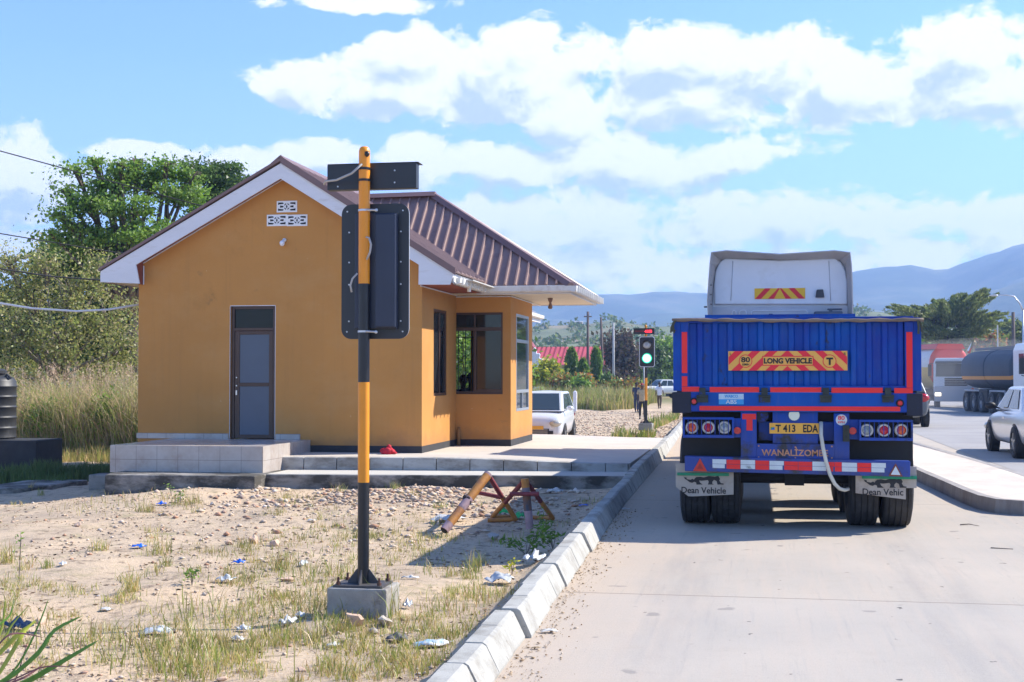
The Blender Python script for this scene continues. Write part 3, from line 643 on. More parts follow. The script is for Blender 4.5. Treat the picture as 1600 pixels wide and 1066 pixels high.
# ---- main roof
YF = YG - .22; YR = YBK + .5
rib = .33
def slope_sheet(mb, p, q, y0, y1, th=.03, ribs=True):
    """p=(x,z) at the eave, q at the ridge: a ribbed sheet running y0..y1"""
    P = Vector((p[0], 0, p[1])); Q = Vector((q[0], 0, q[1])); d = (Q - P).normalized(); n_ = Vector((-d.z, 0, d.x)); n_ = n_ if n_.z > 0 else -n_
    a, b_ = P, Q
    mb.add([(a.x, y0, a.z), (b_.x, y0, b_.z), (b_.x, y1, b_.z), (a.x, y1, a.z)] + [(v_.x + n_.x * th, yy, v_.z + n_.z * th) for v_, yy in ((a, y0), (b_, y0), (b_, y1), (a, y1))],
           [(0, 1, 2, 3), (7, 6, 5, 4), (0, 4, 5, 1), (1, 5, 6, 2), (2, 6, 7, 3), (3, 7, 4, 0)])
    if ribs:
        yy = y0 + .02
        while yy < y1:
            vs_ = []
            for v_ in (a, b_):
                for (w, h) in ((-.035, th), (-.015, th + .035), (.015, th + .035), (.035, th)): vs_.append((v_.x + n_.x * h, yy + .035 + w, v_.z + n_.z * h))
            mb.add(vs_, [(0, 1, 5, 4), (1, 2, 6, 5), (2, 3, 7, 6), (0, 3, 2, 1), (4, 5, 6, 7)]); yy += rib
mb = MB(); slope_sheet(mb, (LE[0] - .03, LE[1]), (RX, RZ + .02), YF - .03, YR, .02); slope_sheet(mb, (RE[0] + .05, RE[1] - .02), (RX, RZ + .02), YF - .03, YR)
mr_ = mb.build('roof', roof_m, **kw)
mb = MB(); mb.prism([(RX - .17, RZ - .045), (RX, RZ + .085), (RX + .17, RZ - .06), (RX + .17, RZ - .03), (RX, RZ + .12), (RX - .17, RZ - .015)], YF - .05, YR, 'y'); mb.build('ridge_cap', roof_d, parent=mr_)
mb = MB()
for P, Q in (((LE[0] - .03, LE[1]), (RX, RZ + .02)), ((RE[0] + .05, RE[1] - .02), (RX, RZ + .02))):
    a = Vector((P[0], P[1])); b_ = Vector((Q[0], Q[1])); mb.prism([tuple(a + Vector((0, -.035 if P[0] > RX else .0))), tuple(b_ + Vector((0, -.035 if P[0] > RX else .0))), tuple(b_ + Vector((0, .085 if P[0] > RX else .05))), tuple(a + Vector((0, .085 if P[0] > RX else .05)))], YF - .055, YF - .033, 'y')
mb.build('rake_trim', roof_d, parent=mr_)
# bargeboard (white, with boxed ends)
ap = PY(439, 279.5, YF); li = PY(213.5, 414, YF); lb = PY(219, 443.5, YF); lo = PY(158, 441, YF); ri = PY(655, 414, YF); rb = PY(654.5, 445, YF); ro = PY(704, 445, YF)
mb = MB(); mb.prism([(LE[0], LE[1] - .005), (lo.x, lo.z), (lb.x, lb.z), (li.x, li.z), (ap.x, ap.z), (RX, RZ - .02)], YF - .03, YF, 'y')
mb.prism([(RX, RZ - .02), (ap.x, ap.z), (ri.x, ri.z), (rb.x, rb.z), (ro.x, ro.z), (RE[0] + .02, RE[1] - .03)], YF - .03, YF, 'y')
mb.build('bargeboard', white_p, **kw)
mb = MB()
for (a, b_) in ((li, ap), (ap, ri)):
    mb.add([(a.x, YF, a.z + .05), (b_.x, YF, b_.z + .05), (b_.x, YG, b_.z + .05), (a.x, YG, a.z + .05), (a.x, YF, a.z + .08), (b_.x, YF, b_.z + .08), (b_.x, YG, b_.z + .08), (a.x, YG, a.z + .08)], [(0, 1, 2, 3), (4, 5, 6, 7), (0, 4, 7, 3), (1, 5, 6, 2)])
mb.box(li.x - .0, li.x + .015, YF, YG, lb.z, li.z + .06)
mb.box(ri.x, ri.x + .015, YF, YG, rb.z, ri.z + .06)
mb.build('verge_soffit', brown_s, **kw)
mb = MB()   # thin white bead between soffit and wall
for (a, b_) in ((li, ap), (ap, ri)):
    mb.tube([(a.x + .02, YG - .012, a.z + .045), (b_.x, YG - .012, b_.z + .045)], .011, 6)
mb.tube([(li.x + .03, YG - .012, lb.z), (li.x + .03, YG - .012, li.z)], .011, 6)
mb.build('soffit_bead', white_p, **kw)
mb = MB(); mb.box(LE[0] + .02, XL, YF, YR, lo.z + .01, lo.z + .03)
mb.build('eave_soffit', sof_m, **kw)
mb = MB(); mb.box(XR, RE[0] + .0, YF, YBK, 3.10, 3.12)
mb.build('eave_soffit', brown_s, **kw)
mb = MB(); mb.box(RE[0] - .02, RE[0] + .005, YF + .01, 24.0, 3.10, 3.28); mb.box(LE[0] - .02, LE[0] + .0, YF, YR, lo.z, LE[1] - .02); pieces(mb, 'fascia', white_p, **kw)
# ---- hipped roof over the bay
EV = 24.0; c0 = PY(895, 447, EV); EX = c0.x - .04; EZ = 3.23
EB = PX(941, 466, EX + .12).y
RIY = (EV + EB) / 2; rp_ = PY(677, 306, RIY); HR = Vector((rp_.x, RIY, rp_.z))
FR = Vector((EX, EV, EZ)); BR = Vector((EX, EB, EZ)); FL = Vector((-8.2, EV, EZ)); RL = Vector((-8.2, RIY, HR.z)); BL = Vector((-8.2, EB, EZ))
mb = MB()
n_ = Vector((0, -(HR.z - EZ), RIY - EV)).normalized(); n_ = Vector((0, -abs(n_.y), abs(n_.z)))
def tri_rib(mb, a, b_, n, s):
    vs_ = []
    for v_ in (a, b_):
        for (w, h) in ((-.028, .0), (-.014, .04), (.014, .04), (.028, .0)): vs_.append(tuple(v_ + s * w + n * h))
    mb.add(vs_, [(0, 1, 5, 4), (1, 2, 6, 5), (2, 3, 7, 6), (0, 3, 2, 1), (4, 5, 6, 7)])
for pl_ in ([FL, FR, HR, RL], [BL, BR, HR, RL], [FR, BR, HR]): mb.plate([tuple(p) for p in pl_], .0)if False else mb.add([tuple(p) for p in pl_], [tuple(range(len(pl_)))])
x = -7.9
while x < EX - .1:
    t = 1.0 if x < HR.x else (EX - x) / (EX - HR.x)
    a = Vector((x, EV, EZ)); b_ = a + (Vector((x, RIY, HR.z)) - a) * t
    # only the part that stands clear of the main roof
    lo_t = 0
    if x < -4.9:
        for k in range(60):
            p = a + (b_ - a) * (k / 60)
            if p.z > zr_(p.x) + .03: break
            lo_t = k / 60
    if lo_t < .95: tri_rib(mb, a + (b_ - a) * lo_t, b_, n_, Vector((1, 0, 0)))
    x += .19
nE = Vector((HR.z - EZ, 0, EX - HR.x)).normalized()
y = EV + .2
while y < EB - .1:
    t = (y - EV) / (RIY - EV) if y < RIY else (EB - y) / (EB - RIY); a = Vector((EX, y, EZ)); b_ = a + (Vector((HR.x, y, HR.z)) - a) * min(1, t); tri_rib(mb, a, b_, nE, Vector((0, 1, 0))); y += .19
hr = mb.build('bay_roof', roof_m, **kw)
mb = MB()
def cap(mb, a, b_, w=.11, h=.05):
    d = (b_ - a).normalized(); s = d.cross(Vector((0, 0, 1))).normalized(); u = s.cross(d)
    vs_ = [tuple(p + s * k * w + u * hh) for p in (a, b_) for (k, hh) in ((-1, -.035), (-.35, h), (.35, h), (1, -.035))]
    mb.add(vs_, [(0, 1, 5, 4), (1, 2, 6, 5), (2, 3, 7, 6), (0, 3, 2, 1), (4, 5, 6, 7), (0, 4, 7, 3)])
cap(mb, FR, HR + Vector((0, 0, .02))); cap(mb, BR, HR + Vector((0, 0, .02))); cap(mb, RL, HR + Vector((.05, 0, .02)), .14, .06)
mb.build('ridge_cap', roof_d, parent=hr)
# valley flashing
mb = MB()
p0 = Vector((RE[0] + .03, EV - .02, 3.30)); k = 0
xv = RX + (RZ - HR.z) / (RZ - RE[1]) * (RE[0] - RX)
cap(mb, Vector((RE[0], EV, 3.30)), Vector((xv, RIY, HR.z)), .09, .035); mb.build('valley_flashing', mat('valley_metal', (.10, .065, .07), .5), parent=hr)
fz = 3.07
mb = MB(); mb.box(RE[0] - .1, EX - .02, EV - .0, EV + .022, fz, EZ - .005); mb.box(EX - .022, EX, EV + .022, EB, fz, EZ - .005); mb.box(XB - 2, EX - .022, EB - .022, EB, fz, EZ - .005)
pieces(mb, 'fascia', white_p, **kw)
mb = MB(); x = XB
mb.box(XR, XB, EV + .03, YB, fz + .012, fz + .03)
mb.box(XR, XB, YE + T_, EB - .03, fz + .012, fz + .03)
yy = EV + .03
while yy < EB - .03:
    y1_ = min(yy + .14, EB - .03); mb.box(XB, EX - .024, yy + .004, y1_ - .004, fz + .012, fz + .03); yy = y1_
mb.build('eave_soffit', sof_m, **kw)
mb = MB(); mb.tube([(XR + .01, YF + .1, 3.085), (XR + .01, YB, 3.085)], .012, 6); mb.tube([(XR, YB - .012, 3.06), (XB, YB - .012, 3.06)], .012, 6); mb.tube([(XB + .012, YB, 3.06), (XB + .012, EB - .2, 3.06)], .012, 6)
pieces(mb, 'soffit_bead', white_p, **kw)
def gutter(mb, a, b_, out):
    a, b_, out = Vector(a), Vector(b_), Vector(out); prof = [(0, .05), (.0, -.02), (.03, -.055), (.075, -.06), (.11, -.035), (.12, .03), (.125, .05), (.11, .05), (.1, -.02), (.07, -.045), (.035, -.04), (.012, -.01), (.012, .05)]
    vs_ = [tuple(p + out * u + Vector((0, 0, w))) for p in (a, b_) for u, w in prof]; n = len(prof)
    mb.add(vs_, [(i, (i + 1) % n, (i + 1) % n + n, i + n) for i in range(n)] + [tuple(range(n)), tuple(range(2 * n - 1, n - 1, -1))])
mb = MB(); gz_ = EZ - .07
gutter(mb, (RE[0] + .01, YF - .02, gz_), (RE[0] + .01, EV - .0, gz_), (1, 0, 0)); gutter(mb, (RE[0] + .1, EV, gz_ - .004), (EX + .12, EV, gz_ - .004), (0, -1, 0)); gutter(mb, (EX, EV - .12, gz_), (EX, EB + .1, gz_), (1, 0, 0))
gut = mb.build('gutter', gut_m, **kw)
mb = MB()
for y in np.arange(YF + .15, EV - .1, .3): mb.box(RE[0] + .02, RE[0] + .15, y, y + .03, gz_ - .064, gz_ + .058)
for y in np.arange(EV + .1, EB, .3): mb.box(EX + .02, EX + .15, y, y + .03, gz_ - .064, gz_ + .058)
mb.lathe([(gz_ - .13, .035), (gz_ - .04, .035)], (RE[0] + .06, 22.6, 0), 'z', 12)
pieces(mb, 'gutter_bracket', gut_m, parent=gut)
# soffit lamp and a rust stain pipe at the corner of the bay
c0 = PX(861, 470, (XB + EX) / 2 + .1)
mb = MB(); mb.lathe([(2.87, .03), (2.90, .045), (2.96, .03), (2.99, .02), (3.04, .045), (3.075, .05)], ((XB + EX) / 2, YB + 1.0, 0), 'z', 12); mb.build('soffit_lamp', mat('brown_lamp', (.28, .17, .13), .5), smooth=True, **kw)
mb = MB(); mb.lathe([(ZF, .035), (ZF + .28, .035), (ZF + .34, .02)], (XR + .06, YB - .06, 0), 'z', 10); mb.build('pipe_stub', mat('painted_pipe', (.36, .18, .06), .8), smooth=True, **kw)
# floor furniture seen through the open pane: the booth is otherwise empty to the view
cloth = MB(); c0 = PZ(606, 709.5, .3)
for k in range(9):
    a = k * .7; cloth.ball((c0.x + math.cos(a) * .06, c0.y + math.sin(a) * .06, .325 + .012 * (k % 3)), (.075, .05, .04 + .012 * (k % 4)), 9, 0, 6)
cloth.ball((c0.x + .02, c0.y, .40), (.045, .04, .06), 9, 0, 6); cloth.ball((c0.x + .10, c0.y, .32), (.06, .04, .025), 9, 0, 6)
cloth.build('cloth', mat('red_cloth', (.50, .01, .03), .8, 0, .3, 12, .5, 20), smooth=True, label='crumpled red cloth lying on the forecourt at the foot of the ochre wall', cat='cloth')
# ---- the other booth further along the lane
b2 = empty('booth', (-8, 37, -.1), label='second booth behind the ochre one, only its eave and gutter showing', cat='booth')
k2 = dict(parent=b2, world=True); e = PY(846, 492, 40)
mb = MB(); mb.box(-7.55, e.x - .9, 37.9, 39.4, -.6, 3.0); mb.build('wall', ochre, **k2)
mb = MB(); fx = e.x - .05
mb.add([(fx, 37.3, 3.45), (fx, 40, 3.45), (-9, 40, 3.45), (-9, 37.3, 3.45), (fx - 1.3, 38.6, 4.3), (-8, 38.6, 4.3)], [(0, 1, 4), (0, 4, 5, 3), (1, 2, 5, 4), (2, 3, 5)]); mb.build('roof', mat('grey_roof_sheet', (.16, .17, .2), .5), **k2)
mb = MB(); mb.box(-9, fx, 37.3, 40, 3.22, 3.24); mb.box(-9, fx, 37.28, 37.3, 3.2, 3.44); mb.box(fx, fx + .02, 37.3, 40, 3.2, 3.44); mb.build('eave_soffit', white_p, **k2)
mb = MB(); gutter(mb, (-9, 37.28, 3.36), (fx + .1, 37.28, 3.36), (0, -1, 0)); gutter(mb, (fx + .02, 37.2, 3.36), (fx + .02, 40, 3.36), (1, 0, 0)); mb.build('gutter', gut_m, **k2)

# ================================================================== SIGNALS
yel = mat('yellow_pole_paint', (.82, .29, .012), .4, 0, .06, 6, 0, 1, dirt=((.45, .25, .06), 8, .66, .8)); blk = mat('black_pole_paint', (.012, .013, .016), .35, 0, .2, 6)
galv = mat('galvanised_steel', (.55, .56, .58), .35, .7, .15, 20); blkm = mat('black_signal_casing', (.014, .018, .024), .45, 0, .2, 3, spec=.6); bluec = mat('blue_black_casing', (.02, .028, .055), .4, 0, .15, 2)
cable_m = mat('grey_cable', (.42, .40, .38), .6); fd = mat('footing_concrete', (.36, .34, .30), .9, 0, .22, 5, .4, 30, dirt=((.15, .13, .11), 4, .48, .68))
ink = mat('lens_dark', (.03, .035, .035), .2, spec=1); silver = mat('silver_border', (.55, .58, .62), .4, .3)
def rrect(w, h, r, n=6):
    out = []
    for sx_, sy_, a0 in ((1, 1, 0), (-1, 1, 90), (-1, -1, 180), (1, -1, 270)):
        for k in range(n + 1):
            a = R(a0 + 90 * k / n); out.append((sx_ * (w / 2 - r) + r * math.cos(a), sx_ * 0 + sy_ * (h / 2 - r) + r * math.sin(a)))
    return out
def make_signal(name, loc, rz, label, front_lit, off=0):
    """local frame: the lamps look towards -Y, the pole stands behind them"""
    t = empty(name, loc, rz, label=label, cat='traffic light', group='traffic lights beside the kerb')
    z1 = 3.24; bands = [(0, .745, 0), (.745, 1.485, 1), (1.485, 2.215, 0), (2.215, z1 - .04, 1)]
    mb = MB()
    for a, b_, c_ in bands: mb.lathe([(a, .042), (b_, .042)], (0, 0, 0), 'z', 24, c_)
    mb.lathe([(z1 - .04, .042), (z1 - .02, .038), (z1 - .005, .025), (z1, .001)], (0, 0, 0), 'z', 24, 1)
    mb.build('pole', [blk, yel], t, smooth=True)
    t.children[-1].modifiers.new('edge', 'EDGE_SPLIT').split_angle = R(50)
    mb = MB(); mb.box(-.185, .185, -.145, .145, -.012, .006)
    for k in range(4):
        a = R(90 * k); d = Vector((math.cos(a), math.sin(a), 0)); s = Vector((-d.y, d.x, 0)) * .005
        p = [d * .04, d * .115, d * .115 + Vector((0, 0, .015)), d * .05 + Vector((0, 0, .10)), d * .04 + Vector((0, 0, .10))]
        mb.add([tuple(v_ + s + Vector((0, 0, .006))) for v_ in p] + [tuple(v_ - s + Vector((0, 0, .006))) for v_ in p], [(0, 1, 2, 3, 4), (9, 8, 7, 6, 5)] + [(i, i + 5, (i + 1) % 5 + 5, (i + 1) % 5) for i in range(5)])
    bp = mb.build('base_plate', mat('dusty_black_steel', (.09, .085, .085), .6, .3, .3, 14), t)
    for sx_ in (-1, 1):
        for sy_ in (-1, 1):
            mb = MB(); mb.lathe([(.0, .009), (.06, .009), (.061, .0)], (sx_ * .155, sy_ * .115, 0), 'z', 8); mb.lathe([(.006, .017), (.026, .017)], (sx_ * .155, sy_ * .115, 0), 'z', 6); mb.build('anchor_bolt', mat('rusty_bolt', (.13, .06, .045), .7, .3), bp)
    mb = MB(); mb.box(-.225, .225, -.2, .17, -.24, -.012); mb.build('footing', fd, t, bevel=.012)
    zc = 2.345 if off > 0 else 2.312; w, h = .52, 1.01; fy = -.075
    mb = MB(); mb.prism(rrect(w, h, .075), fy - .012, fy, 'y'); mb.v = [(x + off, y, z + zc) for x, y, z in mb.v]; bb = mb.build('backing_board', blkm, t)
    mb = MB(); o_ = rrect(w - .004, h - .004, .074); i_ = rrect(w - .045, h - .045, .06); n = len(o_)
    mb.add([(x + off, fy - .013, z + zc) for x, z in o_] + [(x + off, fy - .03, z + zc) for x, z in o_] + [(x + off, fy - .03, z + zc) for x, z in i_] + [(x + off, fy - .013, z + zc) for x, z in i_],
           [((i + 0) % n + a * n, (i + 1) % n + a * n, (i + 1) % n + ((a + 1) % 4) * n, i + ((a + 1) % 4) * n) for a in range(4) for i in range(n)])
    mb.build('border', silver, bb)
    mb = MB(); mb.box(-.30 + .0, -.02, fy, fy + .085, zc - .44, zc + .44) if False else mb.box(-.18 + off, .146 + off, fy + .001, fy + .04, zc - .43, zc + .43)
    mb.box(-.175 + off, -.02 + off, fy + .04, fy + .075, zc - .42, zc + .42)
    mb.build('housing', bluec, t, bevel=.006)
    mb = MB()
    for zz in (-.46, -.38, -.10, .07, .30, .46):
        for sx_ in (-1, 1): mb.lathe([(fy, .006), (fy + .008, .006)], (off + sx_ * (.20 if abs(zz) < .45 else .215), 0, zc + zz * .98), 'y', 8)
    pieces(mb, 'rivet', galv, bb)
    for dz, on in ((.235, False), (-.21, True)):
        mb = MB(); mb.lathe([(fy - .03, .168), (fy - .04, .168), (fy - .045, .16)], (off, 0, zc + dz), 'y', 32)
        lm = mb.build('lamp', emat('green_lens_glow', (.0, .45, .26), .8) if on else ink, t, smooth=False)
        mb = MB()
        if on: mb.lathe([(fy - .046, .135), (fy - .052, .12), (fy - .055, .0)], (off, 0, zc + dz), 'y', 32); mb.build('lens', emat('green_light', (.38, 1.0, .74), 1.3), lm)
        else: mb.lathe([(fy - .046, .135), (fy - .075, .09), (fy - .085, .0)], (off, 0, zc + dz), 'y', 32); mb.build('lens', mat('clear_lens', (.42, .43, .42), .25), lm, smooth=True)
        mb = MB()
        for k in range(13):
            a0 = R(15 + k * 12.5); a1 = R(15 + (k + 1) * 12.5) if k < 12 else None
            if a1 is None: break
            q = [(math.cos(a0) * .155, 0, math.sin(a0) * .155), (math.cos(a1) * .155, 0, math.sin(a1) * .155)]
            l0 = .05 + .09 * math.sin(a0); l1 = .05 + .09 * math.sin(a1)
            mb.quad((off + q[0][0], fy - .03, zc + dz + q[0][2]), (off + q[1][0], fy - .03, zc + dz + q[1][2]), (off + q[1][0], fy - .03 - l1, zc + dz + q[1][2] * .97), (off + q[0][0], fy - .03 - l0, zc + dz + q[0][2] * .97))
        vz = mb.build('visor', blk, lm); vz.modifiers.new('thick', 'SOLIDIFY').thickness = .004
    # countdown display on top
    mb = MB(); M_ = Matrix.Rotation(R(-1.2), 4, 'Y'); dz = 3.02
    mb.box(-.385, .305, -.13, -.05, dz - .095, dz + .095, 0); mb.box(-.40, .305, -.19, -.05, dz + .095, dz + .102, 0)
    ds = mb.build('display', blkm, t, bevel=.004)
    red_on = emat('red_led', (1.0, .03, .05), 1.6); red_off = mat('dim_led', (.20, .015, .02), .4)
    text('4108', -.02, .22, dz - .05, dz + .05, -.131, red_on, ds, 'digits', -1, .03, world=False)
    mb = MB()
    for k in range(14): mb.box(-.34 + k * .022, -.325 + k * .022, -.134, -.13, dz - .02, dz + .03)
    mb.build('dim_digits', red_off, ds)
    mb = MB()
    for sx_, zz in ((.22, -.07), (-.22, .04), (-.22, -.05)): mb.lathe([(-.05, .006), (-.042, .006)], (sx_, 0, dz + zz), 'y', 8)
    pieces(mb, 'rivet', galv, ds)
    mb = MB()
    for zz, mm in ((dz + .05, 0), (dz - .035, 0)): mb.lathe([(zz - .009, .0455), (zz + .009, .0455)], (0, 0, 0), 'z', 20)
    pieces(mb, 'bracket', blk, t)
    mb = MB()
    for zz in (2.76, 1.86): mb.lathe([(zz - .007, .047), (zz + .007, .047)], (0, 0, 0), 'z', 20); mb.tube([(-.03, .04, zz), (-.10, .045, zz - .004)], .008, 6); mb.ball((-.105, .045, zz - .005), .013, 8, 0, 5)
    pieces(mb, 'bracket', galv, t)
    mb = MB(); mb.tube([(.005, .045, 3.10), (.08, .06, 3.03), (.20, .05, 2.985), (.30, .0, 2.985), (.325, -.04, 2.97)], .009, 6)
    mb.tube([(-.03, .05, 2.555), (-.055, .06, 2.55), (-.07, .06, 2.50), (-.062, .06, 2.44), (-.035, .05, 2.39)], .008, 6)
    mb.tube([(.04, .04, 2.29), (.075, .05, 2.25), (.09, .05, 2.20), (.08, .05, 2.15)], .008, 6)
    pieces(mb, 'cable', cable_m, t, smooth=True)
    mb = MB(); mb.ball((-.03, .035, 3.175), (.02, .02, .022), 8, 0, 6); mb.build('photocell', blk, t, smooth=True)
    return t
PS = PZ(567.5, 912, 0.0)
make_signal('traffic_light', (PS.x, PS.y, 0.0), R(180), 'black and yellow signal pole seen from behind, on a concrete footing in the grass', False, -.062).scale = (1.03, 1.03, 1.03)
P2 = PZ(1009.5, 661, .05)
s2 = make_signal('traffic_light', (P2.x, P2.y, .05 - .0), R(-4), 'signal showing a green light with red digits above, beyond the forecourt', True, .05)

# ================================================================== STEEL TRESTLES lying in the yard
op = mat('orange_worn_pipe', (.52, .22, .05), .6, .1, .25, 6, .2, 40, dirt=((.28, .12, .07), 7, .5, .7)); mp = mat('maroon_worn_pipe', (.20, .03, .035), .6, 0, .3, 8, 0, 1, dirt=((.35, .16, .08), 9, .62, .8)); gp = mat('mauve_faded_pipe', (.40, .26, .27), .7, 0, .25, 8, 0, 1, dirt=((.12, .10, .12), 7, .52, .68))
def pg(px, py, dz=.03): 
    p = PZ(px, py, -.15)
    for _ in range(4): p = PZ(px, py, gz(p.x, p.y) + dz)
    return p
def seg_pipe(t, name, a, b_, r, cuts):
    """a pipe with colour bands: cuts = [(fraction, material), ...]"""
    mb = MB(); mats = []; f0 = 0; a, b_ = Vector(a), Vector(b_)
    for f1, m in cuts:
        if m not in mats: mats.append(m)
        mb.tube([a.lerp(b_, f0), a.lerp(b_, f1)], r, 14, mats.index(m), cap=(f1 == cuts[-1][0] or f0 == 0)); f0 = f1
    o = mb.build(name, mats, t, world=True, smooth=True); o.modifiers.new('e', 'EDGE_SPLIT').split_angle = R(50); return o
def trestle(foot_px, apex_z, leg1, leg2, bar_l, label, thick):
    f0 = pg(*foot_px[0]); t = empty('trestle', tuple(f0), label=label, cat='barrier stand', group='fallen pipe trestles in the yard'); return t, f0
# left one: a thick banded boom leaning on a triangle
apz = PY(763, 741, 15.45)
foot = pg(694, 829, .04)
t1 = empty('trestle', (foot.x, foot.y, foot.z), label='pipe trestle with a thick orange and mauve boom slanting down to the left', cat='barrier stand', group='fallen pipe trestles in the yard')
seg_pipe(t1, 'boom', foot, apz, .052, [(.12, gp), (.37, op), (.56, gp), (.97, op), (1, gp)])
mb = MB(); d = (foot - apz).normalized(); mb.lathe([(0, .043), (.004, .043)], (0, 0, 0), 'z', 14)
mb.v = [tuple(foot + d * .003 + (d.to_track_quat('Z', 'Y') @ Vector(v_))) for v_ in mb.v]; mb.build('pipe_mouth', mat('pipe_hollow', (.015, .012, .012), .9), t1, world=True)
r1 = pg(806, 812); l1 = pg(722, 798, .03); bk = pg(768, 813)
hp = apz + Vector((.02, 0, -.04))
seg_pipe(t1, 'leg', hp, r1, .029, [(.45, mp), (1, op)]); seg_pipe(t1, 'leg', hp + Vector((-.03, .03, 0)), pg(724, 795), .029, [(.5, mp), (1, op)])
seg_pipe(t1, 'rail', r1, pg(762, 813), .026, [(1, op)]); mid = hp.lerp(r1, .47)
seg_pipe(t1, 'rail', mid, PY(742, 769, mid.y + .05), .024, [(1, mp)])
mb = MB(); b0 = foot.lerp(apz, .57)
for k in range(5): mb.ball((b0.x + rnd.uniform(-.05, .03), b0.y - .05, b0.z + rnd.uniform(-.05, .06)), (.03, .02, .035), 8, 0, 5)
mb.build('rusted_bracket', mat('rust_black', (.05, .035, .035), .9), t1, world=True)
apz2 = PY(820, 748, 15.2); f2 = pg(828, 826, .04); t2 = empty('trestle', tuple(f2), label='pipe trestle with a short dark mauve boom standing almost upright, nearer the kerb', cat='barrier stand', group='fallen pipe trestles in the yard')
seg_pipe(t2, 'boom', f2, apz2, .046, [(.36, gp), (.72, mat('rust_brown_pipe', (.20, .10, .06), .8, 0, .3, 7, .3, 30, dirt=((.08, .09, .12), 8, .5, .65))), (.82, mat('grey_mauve_pipe', (.22, .18, .2), .7)), (1, op)])
ra = pg(864, 810); la = pg(769, 808); seg_pipe(t2, 'leg', apz2 + Vector((.03, 0, -.05)), ra, .028, [(.5, mp), (1, op)]); seg_pipe(t2, 'leg', apz2 + Vector((-.03, 0, -.05)), la, .028, [(.55, mp), (1, op)])
seg_pipe(t2, 'rail', pg(822, 808), ra, .025, [(1, op)]); seg_pipe(t2, 'rail', la, pg(800, 807), .025, [(1, op)])
seg_pipe(t2, 'rail', PY(797, 772, 15.1), PY(842, 772, 15.1), .024, [(1, mp)])
# ================================================================== BLUE ARTICULATED TRUCK
YT = 14.0
blue = mat('blue_truck_paint', (.0, .080, .38), .5, 0, .16, 2.2, .04, 30, dirt=((.008, .040, .30), .9, .48, .62), fleck=((.03, .028, .03), 5, .63, .72), stretch=(1, 1, .6), spec=.25)
blue2 = mat('scuffed_blue_paint', (.001, .055, .36), .45, 0, .2, 3, .08, 30, dirt=((.018, .022, .03), 2.6, .54, .66), spec=.25)
grime = mat('grimy_black_blue', (.014, .018, .035), .7, 0, .3, 4, .1, 30, dirt=((.006, .03, .30), 3.5, .56, .62))
redt = mat('red_reflective_tape', (.85, .012, .015), .35, 0, .08, 6, 0, 1, dirt=((.45, .02, .02), 12, .62, .8)); whitet = mat('white_reflective_tape', (.62, .68, .68), .35, 0, .1, 8, 0, 1, dirt=((.25, .28, .26), 7, .62, .70))
rubber = mat('tyre_rubber', (.022, .022, .024), .75, 0, .25, 5, .15, 40, dirt=((.055, .052, .05), 4, .5, .75)); rubber_b = mat('black_rubber', (.01, .011, .012), .7); steel_w = mat('wheel_steel', (.30, .30, .31), .5, .4, .2, 6)
chas = mat('chassis_black', (.012, .013, .016), .7, 0, .3, 5, .1, 30); cream = mat('dirty_cream_flap', (.46, .40, .33), .8, 0, .12, 4, 0, 1, dirt=((.27, .19, .13), 3.2, .53, .72)); greenp = mat('green_bar_paint', (.0, .28, .14), .45, 0, .2, 10)
blackp = mat('black_print', (.015, .015, .018), .6); amber = mat('amber_lens', (.80, .10, .01), .2, coat=.6); redl = mat('red_lens', (.62, .0, .012), .2, coat=.6); clearl = mat('clear_ribbed_lens', (.52, .55, .52), .25, coat=.5, dirt=((.3, .33, .3), 20, .45, .55))
yelr = mat('yellow_reflective', (.82, .42, .07), .4, 0, .05, 5); gold = mat('faded_gold_letters', (.55, .26, .13), .6, 0, .3, 20)
for m_, k_ in ((blue, .5), (blue2, .7)):      # road dust and rust on the working surfaces
    g = G(m_.node_tree); b = g.N['Principled BSDF']; geo = g.n('ShaderNodeNewGeometry'); p_ = geo.outputs['Position']; s_ = g.n('ShaderNodeSeparateXYZ'); g.L.new(p_, s_.inputs[0]); c = b.inputs['Base Color'].links[0].from_socket
    c = g.mix(g.mr(g.noise(g.vm('MULTIPLY', p_, (9, 1, 1.2)), 1.5, 6, .7), .50, .78, 0, .45 * k_), c, (.13, .13, .16))
    c = g.mix(g.mr(g.noise(p_, 7, 8, .75), .62, .70, 0, k_), c, (.05, .035, .03))
    c = g.mix(g.m('MULTIPLY', g.mr(g.m('ADD', s_.outputs[2], g.m('MULTIPLY', g.noise(p_, 3, 5), .6)), .85, 1.55, .5, 0), k_), c, (.15, .13, .11))
    g.put(b.inputs['Base Color'], c)
def TP(px, py, Y=YT): p = PY(px, py, Y); return p.x, p.z
def TB(mb, px0, px1, py0, py1, y0, y1, m=0):
    a = PY((px0 + px1) / 2, py1, YT); c_ = PY((px0 + px1) / 2, py0, YT); x0 = PY(px0, 600, YT).x; x1 = PY(px1, 600, YT).x
    return mb.box(x0, x1, y0, y1, a.z, c_.z, m)
truck = empty('articulated_truck', (.41, 18, 0), label='blue trailer behind a white tractor unit, stopped in the lane, seen from the rear', cat='truck')
tk = dict(parent=truck, world=True)
XA, XZ = TP(1052, 560)[0], TP(1440, 560)[0]; XM = (XA + XZ) / 2; YH = 23.0
zb = TP(1246, 611)[1]; ztp = TP(1246, 497)[1]
